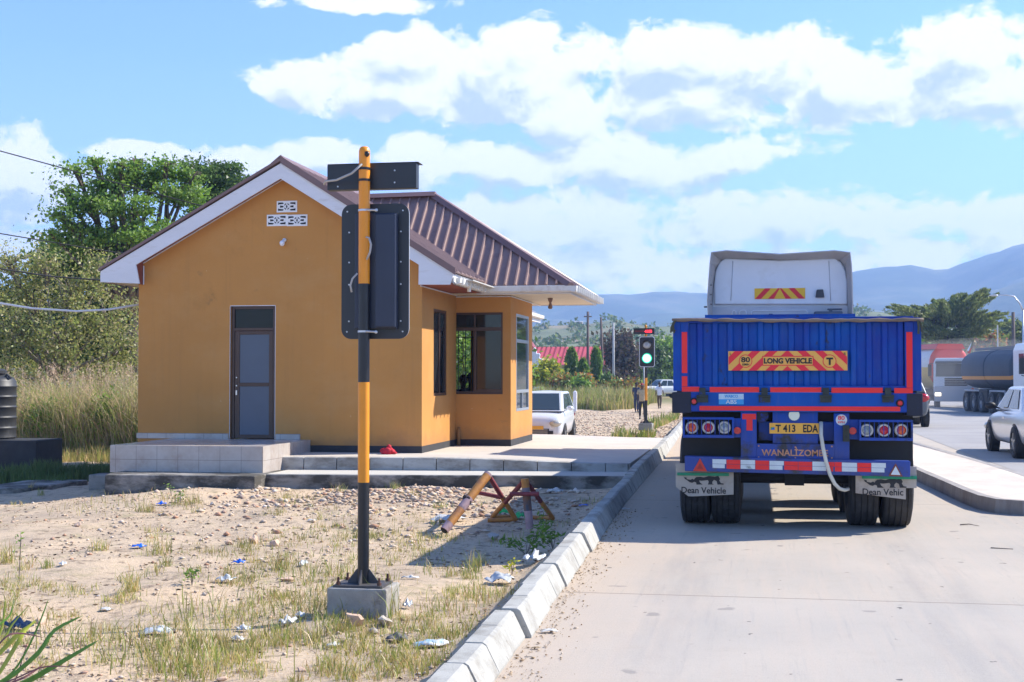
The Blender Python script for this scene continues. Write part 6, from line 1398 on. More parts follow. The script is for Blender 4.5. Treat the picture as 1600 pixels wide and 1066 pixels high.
# white marker post
p = PY(898.5, 640, 82); mb = MB(); mb.box(-.11, .11, -.11, .11, 0, 1.25); mb.add([(-.11, -.11, 1.25), (.11, -.11, 1.25), (.11, .11, 1.25), (-.11, .11, 1.25), (0, 0, 1.36)], [(0, 1, 4), (1, 2, 4), (2, 3, 4), (3, 0, 4)])
o = mb.build('marker_post', white_p, label='short white marker post in the tall grass beyond the parked hatchback', cat='post', bevel=.01); o.location = (p.x, 82, gz(p.x, 82) - .05)
# street lamp with two arms
p = PY(1599, 520, 100); sl = empty('street_lamp', (p.x, 100, gz(p.x, 100)), label='curved arm street lamp cut by the right edge of the view', cat='street lamp'); zt_ = PY(1596, 484, 100).z - sl.location.z; pe = PY(1558, 461, 100); s_ = MB()
s_.tube([(0, 0, 0), (0, 0, zt_)], [.10, .07], 10); s_.build('post', galv, sl, smooth=True)
s_ = MB(); dx = pe.x - p.x; dz_ = pe.z - sl.location.z; s_.tube([(0, 0, zt_ - .1), (dx * .12, 0, zt_ + .45), (dx * .35, 0, zt_ + .95), (dx * .65, 0, dz_ + .02 - .03), (dx, 0, dz_)], [.06, .055, .05, .045, .04], 8); s_.tube([(0, 0, zt_ - .1), (.25, 0, zt_ + .45), (.8, 0, zt_ + .95), (1.6, 0, dz_)], .05, 8); s_.build('arm', galv, sl, smooth=True)
s_ = MB(); s_.ball((dx - .25, 0, dz_ - .03), (.33, .12, .07), 12, 0, 6); s_.ball((1.85, 0, dz_ - .03), (.33, .12, .07), 12, 0, 6); s_.build('lamp_head', galv, sl, smooth=True)
# red roofed house
YH_ = 138; hz0 = -.55; a = PY(800, 542, YH_ + 4); b_ = PY(941, 570, YH_); hs = empty('house', ((a.x + b_.x) / 2, YH_ + 4, hz0), label='long low house with a red metal roof and white verandah columns, far beyond the yard', cat='house'); hk = dict(parent=hs, world=True)
ze = PY(880, 570, YH_).z; zr2 = PY(880, 542, YH_ + 4).z; xa, xb = PY(780, 560, YH_).x, PY(941, 560, YH_).x
mb = MB(); zz = 0; rr = []
x = xa
while x < xb: rr += [(x, YH_)]; x += 0.5
for i in range(len(rr)):
    x = rr[i][0]; mb.add([(x, YH_, ze), (x + .32, YH_, ze), (x + .32, YH_ + 4, zr2), (x, YH_ + 4, zr2)], [(0, 1, 2, 3)], 0); mb.add([(x + .32, YH_, ze - .05), (x + .5, YH_, ze - .05), (x + .5, YH_ + 4, zr2 - .05), (x + .32, YH_ + 4, zr2 - .05)], [(0, 1, 2, 3)], 1)
mb.add([(xa, YH_ + 8, ze), (xb, YH_ + 8, ze), (xb, YH_ + 4, zr2), (xa, YH_ + 4, zr2)], [(0, 1, 2, 3)], 0)
mb.build('roof', [mat('red_roof_sheet', (.62, .10, .11), .5, 0, .1, .8), mat('red_roof_groove', (.42, .05, .06), .5)], **hk)
mb = MB(); mb.box(xa + .3, xb - 2.2, YH_ + 2.2, YH_ + 7, hz0 - .2, ze + .1); mb.add([(xb - 2.2, YH_ + 1.5, ze), (xb - 2.2, YH_ + 7.5, ze), (xb - 2.2, YH_ + 4, zr2)], [(0, 1, 2)]); mb.build('wall', mat('cream_house_wall', (.62, .56, .46), .9), **hk)
for px in (919, 925.5, 932, 937): p = PY(px, 590, YH_ + .3); mb = MB(); mb.box(p.x - .12, p.x + .12, YH_ + .3, YH_ + .55, hz0 - .2, ze); mb.build('column', wht, **hk)
p = PY(832, 540, 150); mb = MB(); mb.add([(p.x - 2.6, 148, 3.2), (p.x + 1.2, 148, 3.2), (p.x + 1.2, 154, 3.2), (p.x - 2.6, 154, 3.2), (p.x - .8, 151, PY(832, 522, 150).z)], [(0, 1, 4), (1, 2, 4), (2, 3, 4), (3, 0, 4)]); mb.box(p.x - 2.2, p.x + .8, 148.5, 153.5, -.6, 3.2)
mb.build('small_tower', mat('maroon_roof', (.22, .03, .04), .6), label='maroon pyramid roof rising at the left end of the red roof', cat='building')
mb = MB()
for (px0, px1, py0) in ((826, 838, 548), (838, 843, 557), (843, 847, 565), (847, 850.5, 573)):
    a = PY(px0, py0, 125); b2 = PY(px1, py0, 125); mb.box(a.x, b2.x, 125, 125.3, -.6, a.z)
    for k in range(2): xx = a.x + (b2.x - a.x) * (k + .5) / 2; mb.ball((xx, 125.15, a.z + .12), (.14, .14, .2), 8, 0, 5)
mb.build('stepped_wall', white_p, label='white garden wall stepping down beside the red roofed house', cat='wall')
# far houses on the hill
for px, py, w, lab in ((904, 504, .8, 'tiny white house on the hillside, right of the other'), (893, 508.5, 1.9, 'long pale low house on the hillside'), (860, 512, 1.2, 'small tan house on the left part of the hillside'), (1568, 517, 1.6, 'tiny white house on the right hillside behind the street lamp')):
    Y = 470; p = PY(px, py, Y); mb = MB(); mb.box(-w, w, -1, 1, -3, .9); mb.add([(-w - .1, -1.2, .7), (w + .1, -1.2, .7), (w + .1, 1.2, .7), (-w - .1, 1.2, .7), (-w, 0, 1.2), (w, 0, 1.2)], [(0, 1, 5, 4), (1, 2, 5), (2, 3, 4, 5), (3, 0, 4)], 1)
    vv = HV.reshape(-1, 3)[::1]; dx_ = vv[:, 0] * math.cos(PSI) + vv[:, 1] * math.sin(PSI); dy_ = -vv[:, 0] * math.sin(PSI) + vv[:, 1] * math.cos(PSI); ppx = 800 + F * dx_ / dy_; ppy = 589 - F * (vv[:, 2] - CZ) / dy_; kq = int(np.argmin((ppx - px) ** 2 + (ppy - py) ** 2 + (vv[:, 1] > 615) * 1e6)); hp_ = vv[kq]
    o = mb.build('hill_house', [wht if 'white' in lab else mat('tan_wall', (.55, .42, .30), .9), mat('pale_roof', (.5, .48, .46), .6)], label=lab, cat='house'); o.location = (float(hp_[0]), float(hp_[1]) - 1.5, float(hp_[2]) + .3)
# cables crossing behind the booth on the left
cabm = mat('black_cable', (.03, .03, .03), .7); cabw = mat('white_cable', (.6, .6, .62), .6)
for pts, Y0, Y1, r_, m_, lab in (([(-120, 212), (0, 236), (110, 266), (300, 318), (520, 372)], 27, 31, .014, cabm, 'highest thin cable crossing the sky on the left'), ([(-120, 350), (0, 365), (120, 385), (205, 398), (420, 420)], 27, 31, .014, cabm, 'thin cable crossing the trees at the level of the bargeboard'),
                                 ([(-120, 402), (0, 420), (80, 432), (200, 441), (420, 452)], 27.5, 31, .02, cabm, 'doubled cable just above the eave corner'), ([(-60, 462), (0, 474), (50, 482), (120, 486.5), (170, 484), (217, 476)], 24, 22.6, .022, cabw, 'thick pale cable sagging to the left corner of the ochre wall')):
    mb = MB(); P = [tuple(PY(px, py, Y0 + (Y1 - Y0) * i / (len(pts) - 1))) for i, (px, py) in enumerate(pts)]; mb.tube(P, r_, 6); mb.build('power_cable', m_, smooth=True, label=lab, cat='cable')
# ================================================================== VEGETATION
def leaves(C, s, up=.3, elong=1.8, rng=None, dirs=None, dj=.5):
    """one rhombic leaf per centre C (n,3) of size s (n,)"""
    n = len(C); rng = rng or rg
    d = rng.normal(size=(n, 3)) if dirs is None else dirs + rng.normal(size=(n, 3)) * dj
    d /= np.linalg.norm(d, axis=1)[:, None] + 1e-9; w = np.cross(d, rng.normal(size=(n, 3))); w /= np.linalg.norm(w, axis=1)[:, None] + 1e-9
    s = np.asarray(s)[:, None] * np.ones((n, 1)); a = C - d * s * .5; b = C + d * s * .5; m_ = C - d * s * .05; nn = np.cross(d, w) * s * .10
    V = np.stack([a, m_ + w * s / elong * .5 + nn, b, m_ - w * s / elong * .5 + nn], 1).reshape(-1, 3); Fq = np.arange(4 * n).reshape(n, 4); return V, Fq
def crown_points(blobs, n_cl, per, sig, rng, flat=1.0, hollow=.55):
    vol = np.array([b[3] * b[4] * b[5] for b in blobs]) ** .67; vol = vol / vol.sum(); out = []
    for b, v in zip(blobs, vol):
        k = max(3, int(n_cl * v)); u = rng.normal(size=(k, 3)); u /= np.linalg.norm(u, axis=1)[:, None]; rr = hollow + (1.08 - hollow) * rng.random(k)[:, None] ** .7
        c = np.array(b[:3]) + u * rr * np.array(b[3:6])
        sg = sig * (.5 + rng.random(k) * 1.0)
        p = np.repeat(c, per, 0) + rng.normal(size=(k * per, 3)) * np.repeat(sg, per)[:, None] * np.array([1, 1, flat]); out.append(p)
    return np.concatenate(out)
bark = mat('grey_brown_bark', (.13, .10, .075), .95, 0, .3, 4, .4, 20); bark2 = mat('pale_twig_bark', (.22, .18, .15), .95, 0, .2, 4)
G1 = leafmat('bright_green_leaves', [(.12, .24, .03), (.19, .34, .045), (.28, .42, .07), (.08, .16, .025)], .55); G2 = leafmat('dark_green_leaves', [(.05, .105, .022), (.09, .165, .035), (.13, .21, .05)], .5)
G3 = leafmat('olive_dry_leaves', [(.24, .31, .08), (.34, .38, .10), (.46, .42, .14), (.16, .21, .06), (.52, .44, .24)], .5); G4 = leafmat('purplish_leaves', [(.09, .06, .05), (.13, .09, .07), (.07, .08, .04), (.16, .12, .09)])
G5 = leafmat('cedar_green_sprays', [(.16, .21, .06), (.24, .29, .08), (.11, .16, .05), (.34, .36, .12)], .45); GY = leafmat('yellow_green_fronds', [(.30, .38, .03), (.50, .44, .03), (.20, .32, .04)]); GR = leafmat('red_orange_croton', [(.45, .09, .03), (.16, .24, .05), (.60, .24, .05), (.20, .28, .06), (.28, .34, .08), (.14, .2, .05)])
def make_tree(name, base, label, blobs, n_cl, per, sig, ls, lm, tr=.2, seed=1, group=None, twigs=0, bark_=None, flat=1.0, hollow=.55, cat='tree', trunk_top=None, rngd=None):
    rng = np.random.default_rng(seed); r2 = random.Random(seed); bark_ = bark_ or bark
    t = empty(name, base, label=label, cat=cat, group=group); B = [(b[0] - base[0], b[1] - base[1], b[2] - base[2], *b[3:]) for b in blobs]
    P = crown_points(B, n_cl, per, sig, rng, flat, hollow); V, Fq = leaves(P, ls * (.6 + .8 * rng.random(len(P))), rng=rng); np_mesh('crown', V, Fq, lm, t)
    mb = MB(); cz = np.mean([b[2] for b in B]); cxm = np.mean([b[0] for b in B]) * .3; top = trunk_top or cz * .55
    tp = Vector((cxm, 0, top)); mb.tube([(0, 0, -.2), (cxm * .3, .05, top * .5), tuple(tp)], [tr, tr * .75, tr * .6], 9)
    for b in B:
        e = Vector(b[:3]); m_ = tp.lerp(e, .5) + Vector((r2.uniform(-.2, .2), r2.uniform(-.2, .2), r2.uniform(-.1, .3))) * (tr * 3); mb.tube([tuple(tp - Vector((0, 0, .1))), tuple(m_), tuple(e)], [tr * .5, tr * .32, tr * .14], 6)
        for k in range(3 + twigs):
            u = Vector((r2.gauss(0, 1), r2.gauss(0, 1), r2.gauss(.3, .8))).normalized(); q = e + Vector((u.x * b[3], u.y * b[4], u.z * b[5])) * r2.uniform(.7, 1.15); mb.tube([tuple(m_.lerp(e, r2.uniform(.3, 1))), tuple(e.lerp(q, .5) + Vector((0, 0, .08))), tuple(q)], [tr * .16, tr * .1, tr * .04], 5)
    mb.build('trunk', bark_, t, smooth=True); return t
def PB(px, py, Y, rpx, ry=None, rz=None):
    """crown blob whose centre is sighted at px, py at distance Y; radius given in photo pixels"""
    p = PY(px, py, Y); s = 2100 / Y * .97; return (p.x, p.y, p.z, rpx / s, (ry or rpx) / s, (rz or rpx) / s)
# broadleaf tree standing behind the left gable slope
b = [PB(a_, c_, 38 + e_, w_, w_, h_) for a_, c_, e_, w_, h_ in ((180, 285, 0, 40, 22), (235, 278, .6, 34, 20), (135, 318, -.6, 34, 16), (205, 330, -.8, 42, 20), (280, 305, .8, 40, 26), (150, 372, -.3, 44, 20), (240, 372, -.5, 48, 24), (112, 352, -1, 22, 11), (118, 268, -.5, 15, 8), (150, 254, 0, 18, 8), (100, 300, -.8, 16, 8), (92, 338, -1.2, 16, 8), (215, 254, .3, 18, 9), (262, 258, .5, 16, 9), (300, 275, 1, 20, 12), (320, 345, 1.5, 40, 30), (180, 410, 0, 50, 24), (270, 425, .5, 50, 26), (84, 372, -1, 12, 8), (165, 305, .6, 26, 12), (120, 392, 0, 24, 12), (190, 262, -.4, 22, 9))]
x0, y0 = PY(215, 500, 38.3).x, 38.3
make_tree('broadleaf_tree', (x0, y0, gz(x0, y0)), 'tall bright green broadleaf tree rising behind the left roof slope', b, 250, 95, .25, .12, G1, .24, 11, 'trees behind the booth', hollow=.25, flat=.42, twigs=5)
b = [PB(335, 275, 44, 42, 42, 26), PB(370, 300, 44, 28, 30, 28), PB(305, 268, 44, 22, 25, 14), PB(345, 320, 44, 50, 40, 35)]
x0, y0 = PY(345, 500, 44).x, 44
make_tree('broadleaf_tree', (x0, y0, gz(x0, y0)), 'darker tree top showing just left of the roof ridge', b, 110, 110, .26, .13, G2, .2, 12, 'trees behind the booth', hollow=.25, flat=.45, twigs=4)
b = [PB(120, 420, 40, 60, 50, 50), PB(200, 470, 40, 60, 50, 60), PB(60, 470, 41, 60, 40, 60), PB(160, 530, 40, 80, 50, 50), PB(40, 540, 41, 70, 40, 45), PB(205, 400, 39.5, 40, 40, 40)]
x0, y0 = PY(160, 560, 40).x, 40
make_tree('dense_tree', (x0, y0, gz(x0, y0)), 'dense dark tree filling the gap between the thicket and the ochre wall', b, 520, 40, .28, .2, G2, .22, 13, 'trees behind the booth', hollow=.4)
b = [PB(45, 470, 33, 50, 45, 45), PB(110, 460, 32.5, 50, 45, 42), PB(170, 500, 33, 48, 45, 48), PB(20, 520, 32, 55, 45, 45), PB(95, 530, 32, 60, 45, 45), PB(165, 420, 33.5, 36, 35, 30), PB(70, 410, 33, 40, 35, 24), PB(10, 410, 33, 36, 35, 24), PB(190, 550, 32, 40, 40, 40), PB(-40, 470, 33, 50, 40, 60), PB(60, 590, 33, 70, 40, 36), PB(160, 590, 33.5, 60, 40, 34), PB(-10, 590, 33, 50, 40, 36)]
x0, y0 = PY(95, 600, 32.6).x, 32.6
make_tree('olive_bush', (x0, y0, gz(x0, y0)), 'loose olive green thicket with bare twigs at the far left', b, 430, 44, .19, .09, G3, .12, 14, 'trees behind the booth', twigs=9, bark_=bark2, hollow=.15, cat='bush')
b = [PB(720, 560, 48, 60, 50, 60), PB(780, 575, 50, 40, 40, 40)]
x0, y0 = PY(720, 600, 48).x, 48
make_tree('dense_tree', (x0, y0, gz(x0, y0)), 'green tree seen through the open booth window', b, 200, 30, .3, .2, G1, .2, 15, 'trees behind the booth', hollow=.4)
# trees beyond the yard
def far_tree(px, py0, py1, wpx, Y, lm, lab, seed, n=150, ls=.42, name='round_tree'):
    h = (py1 - py0) / 2; r2 = random.Random(seed); b = []
    for k in range(6): b.append(PB(px + r2.uniform(-.6, .6) * wpx, (py0 + py1) / 2 + r2.uniform(-.5, .5) * h, Y + r2.uniform(-1, 1), wpx * .48, wpx * .5, h * .52))
    p = PY(px, py1, Y); make_tree(name, (p.x, Y, gz(p.x, Y)), lab, b, n, 26, .45, ls, lm, .22, seed, 'trees beyond the yard', hollow=.4)
far_tree(972, 522, 606, 26, 126, G4, 'purplish brown tree behind the pale grey pole', 21, 190)
far_tree(1012, 538, 606, 22, 143, G2, 'dark green tree directly behind the far signal', 22, 170)
far_tree(1043, 530, 600, 20, 147, G1, 'green tree behind the pickup, next to the trailer', 23, 170)
far_tree(990, 545, 608, 18, 140, G2, 'low dark tree left of the far signal', 24, 120)
far_tree(952, 575, 612, 12, 122, G4, 'small brownish tree at the foot of the leaning pole', 25, 80, .35)
far_tree(1075, 540, 600, 26, 150, G2, 'dark tree mostly hidden behind the trailer corner', 26, 120)
far_tree(1120, 520, 590, 40, 150, G1, 'green tree hidden behind the trailer between signal and cab', 27, 120)
far_tree(1410, 505, 560, 40, 165, G5, 'hazy olive tree beside the trailer corner on the right', 28, 170, .5)
far_tree(1440, 520, 562, 26, 140, G1, 'hazy green bush under the spreading tree, left one', 29, 120, .45)
far_tree(1520, 522, 556, 22, 138, G1, 'hazy green bush under the spreading tree, middle one', 30, 110, .45)
far_tree(1545, 530, 552, 18, 136, GR, 'low reddish bush behind the tankers', 31, 90, .4)
far_tree(1590, 505, 545, 26, 170, G5, 'olive tree behind the street lamp', 32, 110, .5)
# spreading conifer on the right
def PV(px, py, Y): return Vector(PY(px, py, Y))
YS = 122; base = PY(1480, 590, YS); t = empty('spreading_tree', (base.x, YS, gz(base.x, YS)), label='wide flat spreading tree with pointed layered sprays above the tankers', cat='tree'); o0 = Vector(t.location)
rng = np.random.default_rng(40); tips = [(1384, 477), (1392, 490), (1412, 480), (1440, 478), (1458, 471), (1472, 472), (1425, 500), (1498, 458), (1520, 462), (1549, 453), (1561, 460), (1535, 470), (1508, 472), (1530, 487), (1572, 487), (1566, 497), (1578, 505), (1560, 508), (1545, 500), (1500, 492), (1480, 486), (1460, 492), (1440, 510), (1470, 515), (1500, 520), (1525, 515), (1545, 520), (1415, 515), (1400, 505), (1455, 530), (1490, 535), (1520, 533), (1430, 528)]
hub = PV(1483, 528, YS); mb = MB(); LV = []; LF = []; cnt = 0
mb.tube([(0, 0, -.3), tuple((hub - o0) * .5), tuple(hub - o0)], [.45, .36, .3], 10)
for (px, py) in tips:
    for rep in range(5):
        kk_ = rep / 5; yo = rng.uniform(-2.8, 2.8); e = PV(px + rng.uniform(-3, 3) * (1 + 3 * kk_) - (px - 1483) * kk_ * .35, py + rng.uniform(-2, 3) * (1 + 1.6 * kk_), YS + yo); st_ = Vector((hub.x + (e.x - hub.x) * .30, hub.y + yo * .2, hub.z + (e.z - hub.z) * .62 - .25)); m_ = st_.lerp(e, .5) + Vector((0, 0, .1 + .02 * abs(px - 1483) / 10))
        mb.tube([tuple(st_ - o0), tuple(m_ - o0), tuple(e - o0)], [.08, .045, .012], 5)
        n = 230; f = .12 + .88 * rng.random(n) ** .75; a_ = np.array(st_ - o0); c_ = np.array(m_ - o0); d_ = np.array(e - o0)
        P = (1 - f)[:, None] ** 2 * a_ + 2 * (f * (1 - f))[:, None] * c_ + f[:, None] ** 2 * d_
        sp_ = (1.02 - f)[:, None]; P = P + rng.normal(size=(n, 3)) * np.array([.45, .55, .20]) * (sp_ * .9 + .12)
        dr_ = (d_ - a_) / np.linalg.norm(d_ - a_); dirs = dr_ * .8 + np.array([0, 0, .35]); V, Fq = leaves(P, .22 + .20 * rng.random(n), elong=3.0, rng=rng, dirs=np.tile(dirs, (n, 1)), dj=.45); LV.append(V); LF.append(Fq + cnt); cnt += len(V)
np_mesh('crown', np.concatenate(LV), np.concatenate(LF), G5, t); mb.build('trunk', bark, t, smooth=True)
# garden plants by the red roofed house
def upright(px, py0, py1, w, Y, lab, lm, seed):
    rng = np.random.default_rng(seed); p0 = PY(px, py1, Y); p1 = PY(px, py0, Y); z0 = gz(p0.x, Y); t = empty('tall_leafy_plant', (p0.x, Y, z0), label=lab, cat='plant', group='garden plants by the far house'); H = p1.z - z0
    n = 700; f = .45 + .55 * rng.random(n); r_ = w / (2100 / Y) * np.sin(np.pi * np.clip((f - .40) / .62, 0, 1)) ** .7; a_ = rng.random(n) * 6.28; C = np.stack([np.cos(a_) * r_ * .9, np.sin(a_) * r_ * .5, f * H], 1); V, Fq = leaves(C, .5 + .3 * rng.random(n), elong=3, rng=rng, dirs=np.tile([0, 0, 1.0], (n, 1)), dj=.5); np_mesh('leaves', V, Fq, lm, t)
    mb = MB(); mb.tube([(0, 0, -.1), (0, 0, H * .7)], [.12, .06], 7); mb.build('stem', bark, t)
upright(893, 546, 600, 10, 108, 'tall upright green plant in front of the red roof, left one', G1, 51); upright(932, 545, 600, 8, 109, 'tall upright green plant at the right end of the red roof', G1, 52); upright(911, 563, 600, 8, 107, 'middle upright green plant in front of the house', G1, 53)
def bush(px, py, w, h, Y, lab, lm, seed, n=90, ls=.28, name='garden_bush', grp_='garden bushes by the far house'):
    b = [PB(px, py, Y, w, w, h), PB(px - w * .5, py + h * .3, Y, w * .6, w * .6, h * .7), PB(px + w * .5, py + h * .3, Y, w * .6, w * .6, h * .7)]; p = PY(px, py, Y); make_tree(name, (p.x, Y, gz(p.x, Y)), lab, b, n, 22, .25, ls, lm, .06, seed, grp_, hollow=.3, cat='bush')
bush(858, 577, 12, 12, 104, 'yellow green feathery palm left of the tall plants', GY, 61); bush(845, 590, 10, 8, 103, 'yellow bush at the wall corner of the booth', GY, 62); bush(879, 600, 14, 7, 102, 'red and orange bush between the palm and the wooden pole', GR, 63); bush(912, 598, 9, 8, 102, 'orange bush at the foot of the darkest pole', GR, 64); bush(963, 606, 6, 6, 100, 'orange flowering bush right of the pale pole', GR, 65, 60); bush(975, 609, 5, 5, 99, 'small orange bush left of the walking people', GR, 66, 50); bush(991, 606, 5, 6, 100, 'red bush behind the walking people', GR, 67, 50)
bush(868, 590, 20, 12, 112, 'pale green shrub in front of the cream house wall', G1, 68, 110); bush(905, 606, 14, 8, 100, 'green shrub under the tall plants', G1, 69, 90); bush(948, 600, 12, 10, 112, 'dark shrub below the end of the red roof', G2, 70, 90)
# scrub on the hillsides and far wood: nobody could count it
rng = np.random.default_rng(80); hv = HV.reshape(-1, 3); ok = (hv[:, 1] < 640) & (np.abs(hv[:, 0] - hv[:, 1] * .12) < 260); cand = hv[ok]; pk_ = cand[rng.integers(0, len(cand), 2600)] + rng.normal(size=(2600, 3)) * np.array([3, 6, 0]); C = []; S = []
for p in pk_:
    r_ = rng.uniform(1.0, 3.0); k = 16; u = rng.normal(size=(k, 3)); u /= np.linalg.norm(u, axis=1)[:, None]; C.append(p + np.array([0, 0, r_ * .5]) + u * r_ * np.array([1, 1, .75]) * rng.random((k, 1)) ** .3); S.append(np.full(k, r_ * .62))
V, Fq = leaves(np.concatenate(C), np.concatenate(S), elong=1.2, rng=rng); np_mesh('woodland', V, Fq, leafmat('woodland_green', [(.08, .14, .03), (.13, .20, .045), (.19, .24, .06), (.26, .22, .09)], .3, 0), kind='stuff')

# ---- grass and weeds
def blades(P, h, w, lean, rng, curve=.35):
    """three-triangle blades at P (n,3)"""
    n = len(P); a = rng.random(n) * 6.283; s = np.stack([np.cos(a), np.sin(a), np.zeros(n)], 1); b2 = rng.random(n) * 6.283; L = np.stack([np.cos(b2), np.sin(b2), np.zeros(n)], 1) * (lean * rng.random(n))[:, None] * h[:, None]; up = np.array([0, 0, 1.0])
    w = w[:, None] * s; m_ = P + L * curve + up * h[:, None] * .55; tip = P + L + up * h[:, None] * (1 - .25 * lean * rng.random(n))[:, None]
    V = np.stack([P - w, P + w, m_ + w * .8, m_ - w * .8, tip], 1).reshape(-1, 3); k = np.arange(n)[:, None] * 5; Fq = np.concatenate([k + [0, 1, 2], k + [0, 2, 3], k + [3, 2, 4]], 1).reshape(-1, 3); return V, Fq
gzv = np.vectorize(gz)
grass_m = leafmat('mixed_dry_grass', [(.24, .30, .05), (.40, .40, .09), (.58, .46, .18), (.66, .48, .24), (.18, .26, .05), (.50, .28, .14)], .35)
grass_g = leafmat('green_grass', [(.20, .29, .05), (.34, .38, .08), (.15, .21, .045), (.52, .44, .16), (.58, .42, .20)], .35)
rng = np.random.default_rng(90); PP = []; HH = []; WW = []
def clump(px, py, n, rad, h, green=False):
    p = pg(px, py, 0); q = rng.normal(size=(n, 2)) * rad; return np.stack([p.x + q[:, 0], p.y + q[:, 1] * 1.2], 1), np.full(n, h) * (.35 + .75 * rng.random(n))
sets = {0: ([], []), 1: ([], [])}
# general scatter with patchy density
N = 3400
px = rng.uniform(-60, 760, N); py = 770 + 296 * rng.random(N) ** .8
for a, c_ in zip(px, py):
    lim = 700 + (1066 - c_) * .93
    if a > lim - 40: continue
    d = float(vnoise(a, c_ * 2.2, 120, 31)) * .45 + float(vnoise(a, c_ * 2.2, 34, 32)) * .55
    gfac = .20 * math.exp(-((a - 520) / 200) ** 2 - ((c_ - 980) / 130) ** 2) + .12 * math.exp(-((a - 470) / 120) ** 2 - ((c_ - 850) / 60) ** 2) - .16 * math.exp(-((a - 120) / 190) ** 2 - ((c_ - 840) / 45) ** 2) - .15 * math.exp(-((a - 620) / 120) ** 2 - ((c_ - 930) / 30) ** 2)
    if d + gfac < .60: continue
    k = 1 if d + gfac > .70 and rng.random() < .3 else 0
    xy, h = clump(a, c_, int(rng.uniform(6, 18)), rng.uniform(.02, .08), rng.uniform(.03, .13) * (1.2 if k else 1)); sets[k][0].append(xy); sets[k][1].append(h)
# named tufts of the photograph
for (a, c_, n, r_, h, k) in ((155, 860, 90, .045, .17, 0), (250, 866, 110, .05, .22, 0), (258, 885, 50, .03, .16, 1), (205, 925, 90, .03, .24, 0), (75, 885, 60, .03, .13, 1), (10, 880, 80, .04, .28, 0), (228, 800, 120, .04, .18, 0), (160, 788, 200, .25, .16, 0), (295, 790, 120, .06, .2, 0), (65, 775, 40, .03, .16, 1), (48, 770, 60, .02, .2, 0), (440, 890, 70, .04, .26, 0), (742, 893, 60, .035, .26, 1), (735, 905, 50, .04, .18, 1), (760, 940, 160, .09, .14, 0), (775, 930, 60, .06, .12, 1), (620, 765, 90, .05, .17, 1), (530, 770, 60, .05, .2, 0), (690, 795, 60, .05, .16, 1), (920, 785, 110, .10, .09, 1), (612, 745, 16, .02, .45, 1), (645, 775, 70, .08, .12, 0), (330, 960, 180, .12, .22, 1), (480, 900, 140, .12, .2, 1), (560, 950, 60, .1, .3, 1), (605, 965, 50, .05, .34, 1), (520, 960, 120, .1, .2, 0), (460, 1010, 140, .12, .2, 1), (420, 960, 120, .12, .22, 1), (250, 1020, 160, .12, .24, 1), (300, 1050, 160, .12, .26, 1), (130, 1010, 130, .1, .22, 0), (190, 1000, 120, .1, .2, 0), (365, 1000, 120, .1, .2, 0), (640, 850, 90, .1, .14, 0), (560, 830, 90, .1, .15, 1), (450, 780, 80, .09, .14, 0), (800, 845, 60, .1, .12, 1), (880, 820, 60, .1, .1, 0)):
    xy, hh = clump(a, c_, int(n * (.5 if n > 90 else .85)), r_ * (1.6 if n > 90 else 1.1), h); sets[k][0].append(xy); sets[k][1].append(hh)
    if n > 90: xy, hh = clump(a, c_, n // 3, r_ * 1.8, h); sets[0][0].append(xy); sets[0][1].append(hh)
for k, m_ in ((0, grass_m), (1, grass_g)):
    xy = np.concatenate(sets[k][0]); h = np.concatenate(sets[k][1]); ok = xy[:, 0] < np.interp(xy[:, 1], [y for x, y in KERB], [x for x, y in KERB]) - .03; xy = xy[ok]; h = h[ok]
    P = np.stack([xy[:, 0], xy[:, 1], gzv(xy[:, 0], xy[:, 1]) - .01], 1); V, Fq = blades(P, h, .0016 + .0028 * rng.random(len(P)), .75, rng); np_mesh('grass', V, Fq, m_, kind='stuff')
# tall grass at the far left
def tallgrass(name, n, xr, yr__, h0, h1, w, m_, seed, dens=None, lean=.45):
    rng = np.random.default_rng(seed); x = rng.uniform(*xr, n); y = rng.uniform(*yr__, n)
    if dens: ok = dens(x, y, rng); x, y = x[ok], y[ok]
    h = h0 + (h1 - h0) * rng.random(len(x)) ** 1.5; h *= .45 + .6 * vnoise(x, y, 1.3, seed) + .55 * vnoise(x, y, .4, seed + 1); P = np.stack([x, y, gzv(x, y) - .03], 1); V, Fq = blades(P, h, w * (.6 + .8 * rng.random(len(x))), lean, rng); return np_mesh(name, V, Fq, m_, kind='stuff')
tg_m = leafmat('tall_wild_grass', [(.30, .40, .08), (.48, .48, .14), (.70, .50, .30), (.76, .58, .38), (.22, .32, .07), (.58, .38, .27)], .5)
xl0 = PY(-20, 600, 29).x; xl1 = PY(225, 600, 33).x
tallgrass('tall_grass', 34000, (xl0 - 1.5, XL - .15 if False else -10.3), (29.2, 32.2), 0.3, 2.1, .010, tg_m, 101, lean=1.0, dens=lambda x, y, r_: (x < -10.55) | (y > 29.5))
rng = np.random.default_rng(141); n = 900; hx = rng.uniform(xl0 - .5, -10.4, n); hy = rng.uniform(29.2, 31.6, n); hh_ = .4 + 1.4 * rng.random(n); pc = np.repeat(np.stack([hx, hy, gzv(hx, hy) + hh_], 1), 26, 0); tt_ = rng.random(len(pc)); pc = pc + np.stack([rng.normal(size=len(pc)) * .035 * (1.2 - tt_), rng.normal(size=len(pc)) * .035, tt_ * .42], 1)
V, Fq = leaves(pc, .03 + .03 * rng.random(len(pc)), elong=3, rng=rng, dirs=np.tile([0, 0, 1.0], (len(pc), 1)), dj=.5); np_mesh('grass_heads', V, Fq, leafmat('pinkish_seed_heads', [(.55, .36, .28), (.70, .50, .38), (.62, .48, .30), (.45, .27, .20)], .3), kind='stuff')
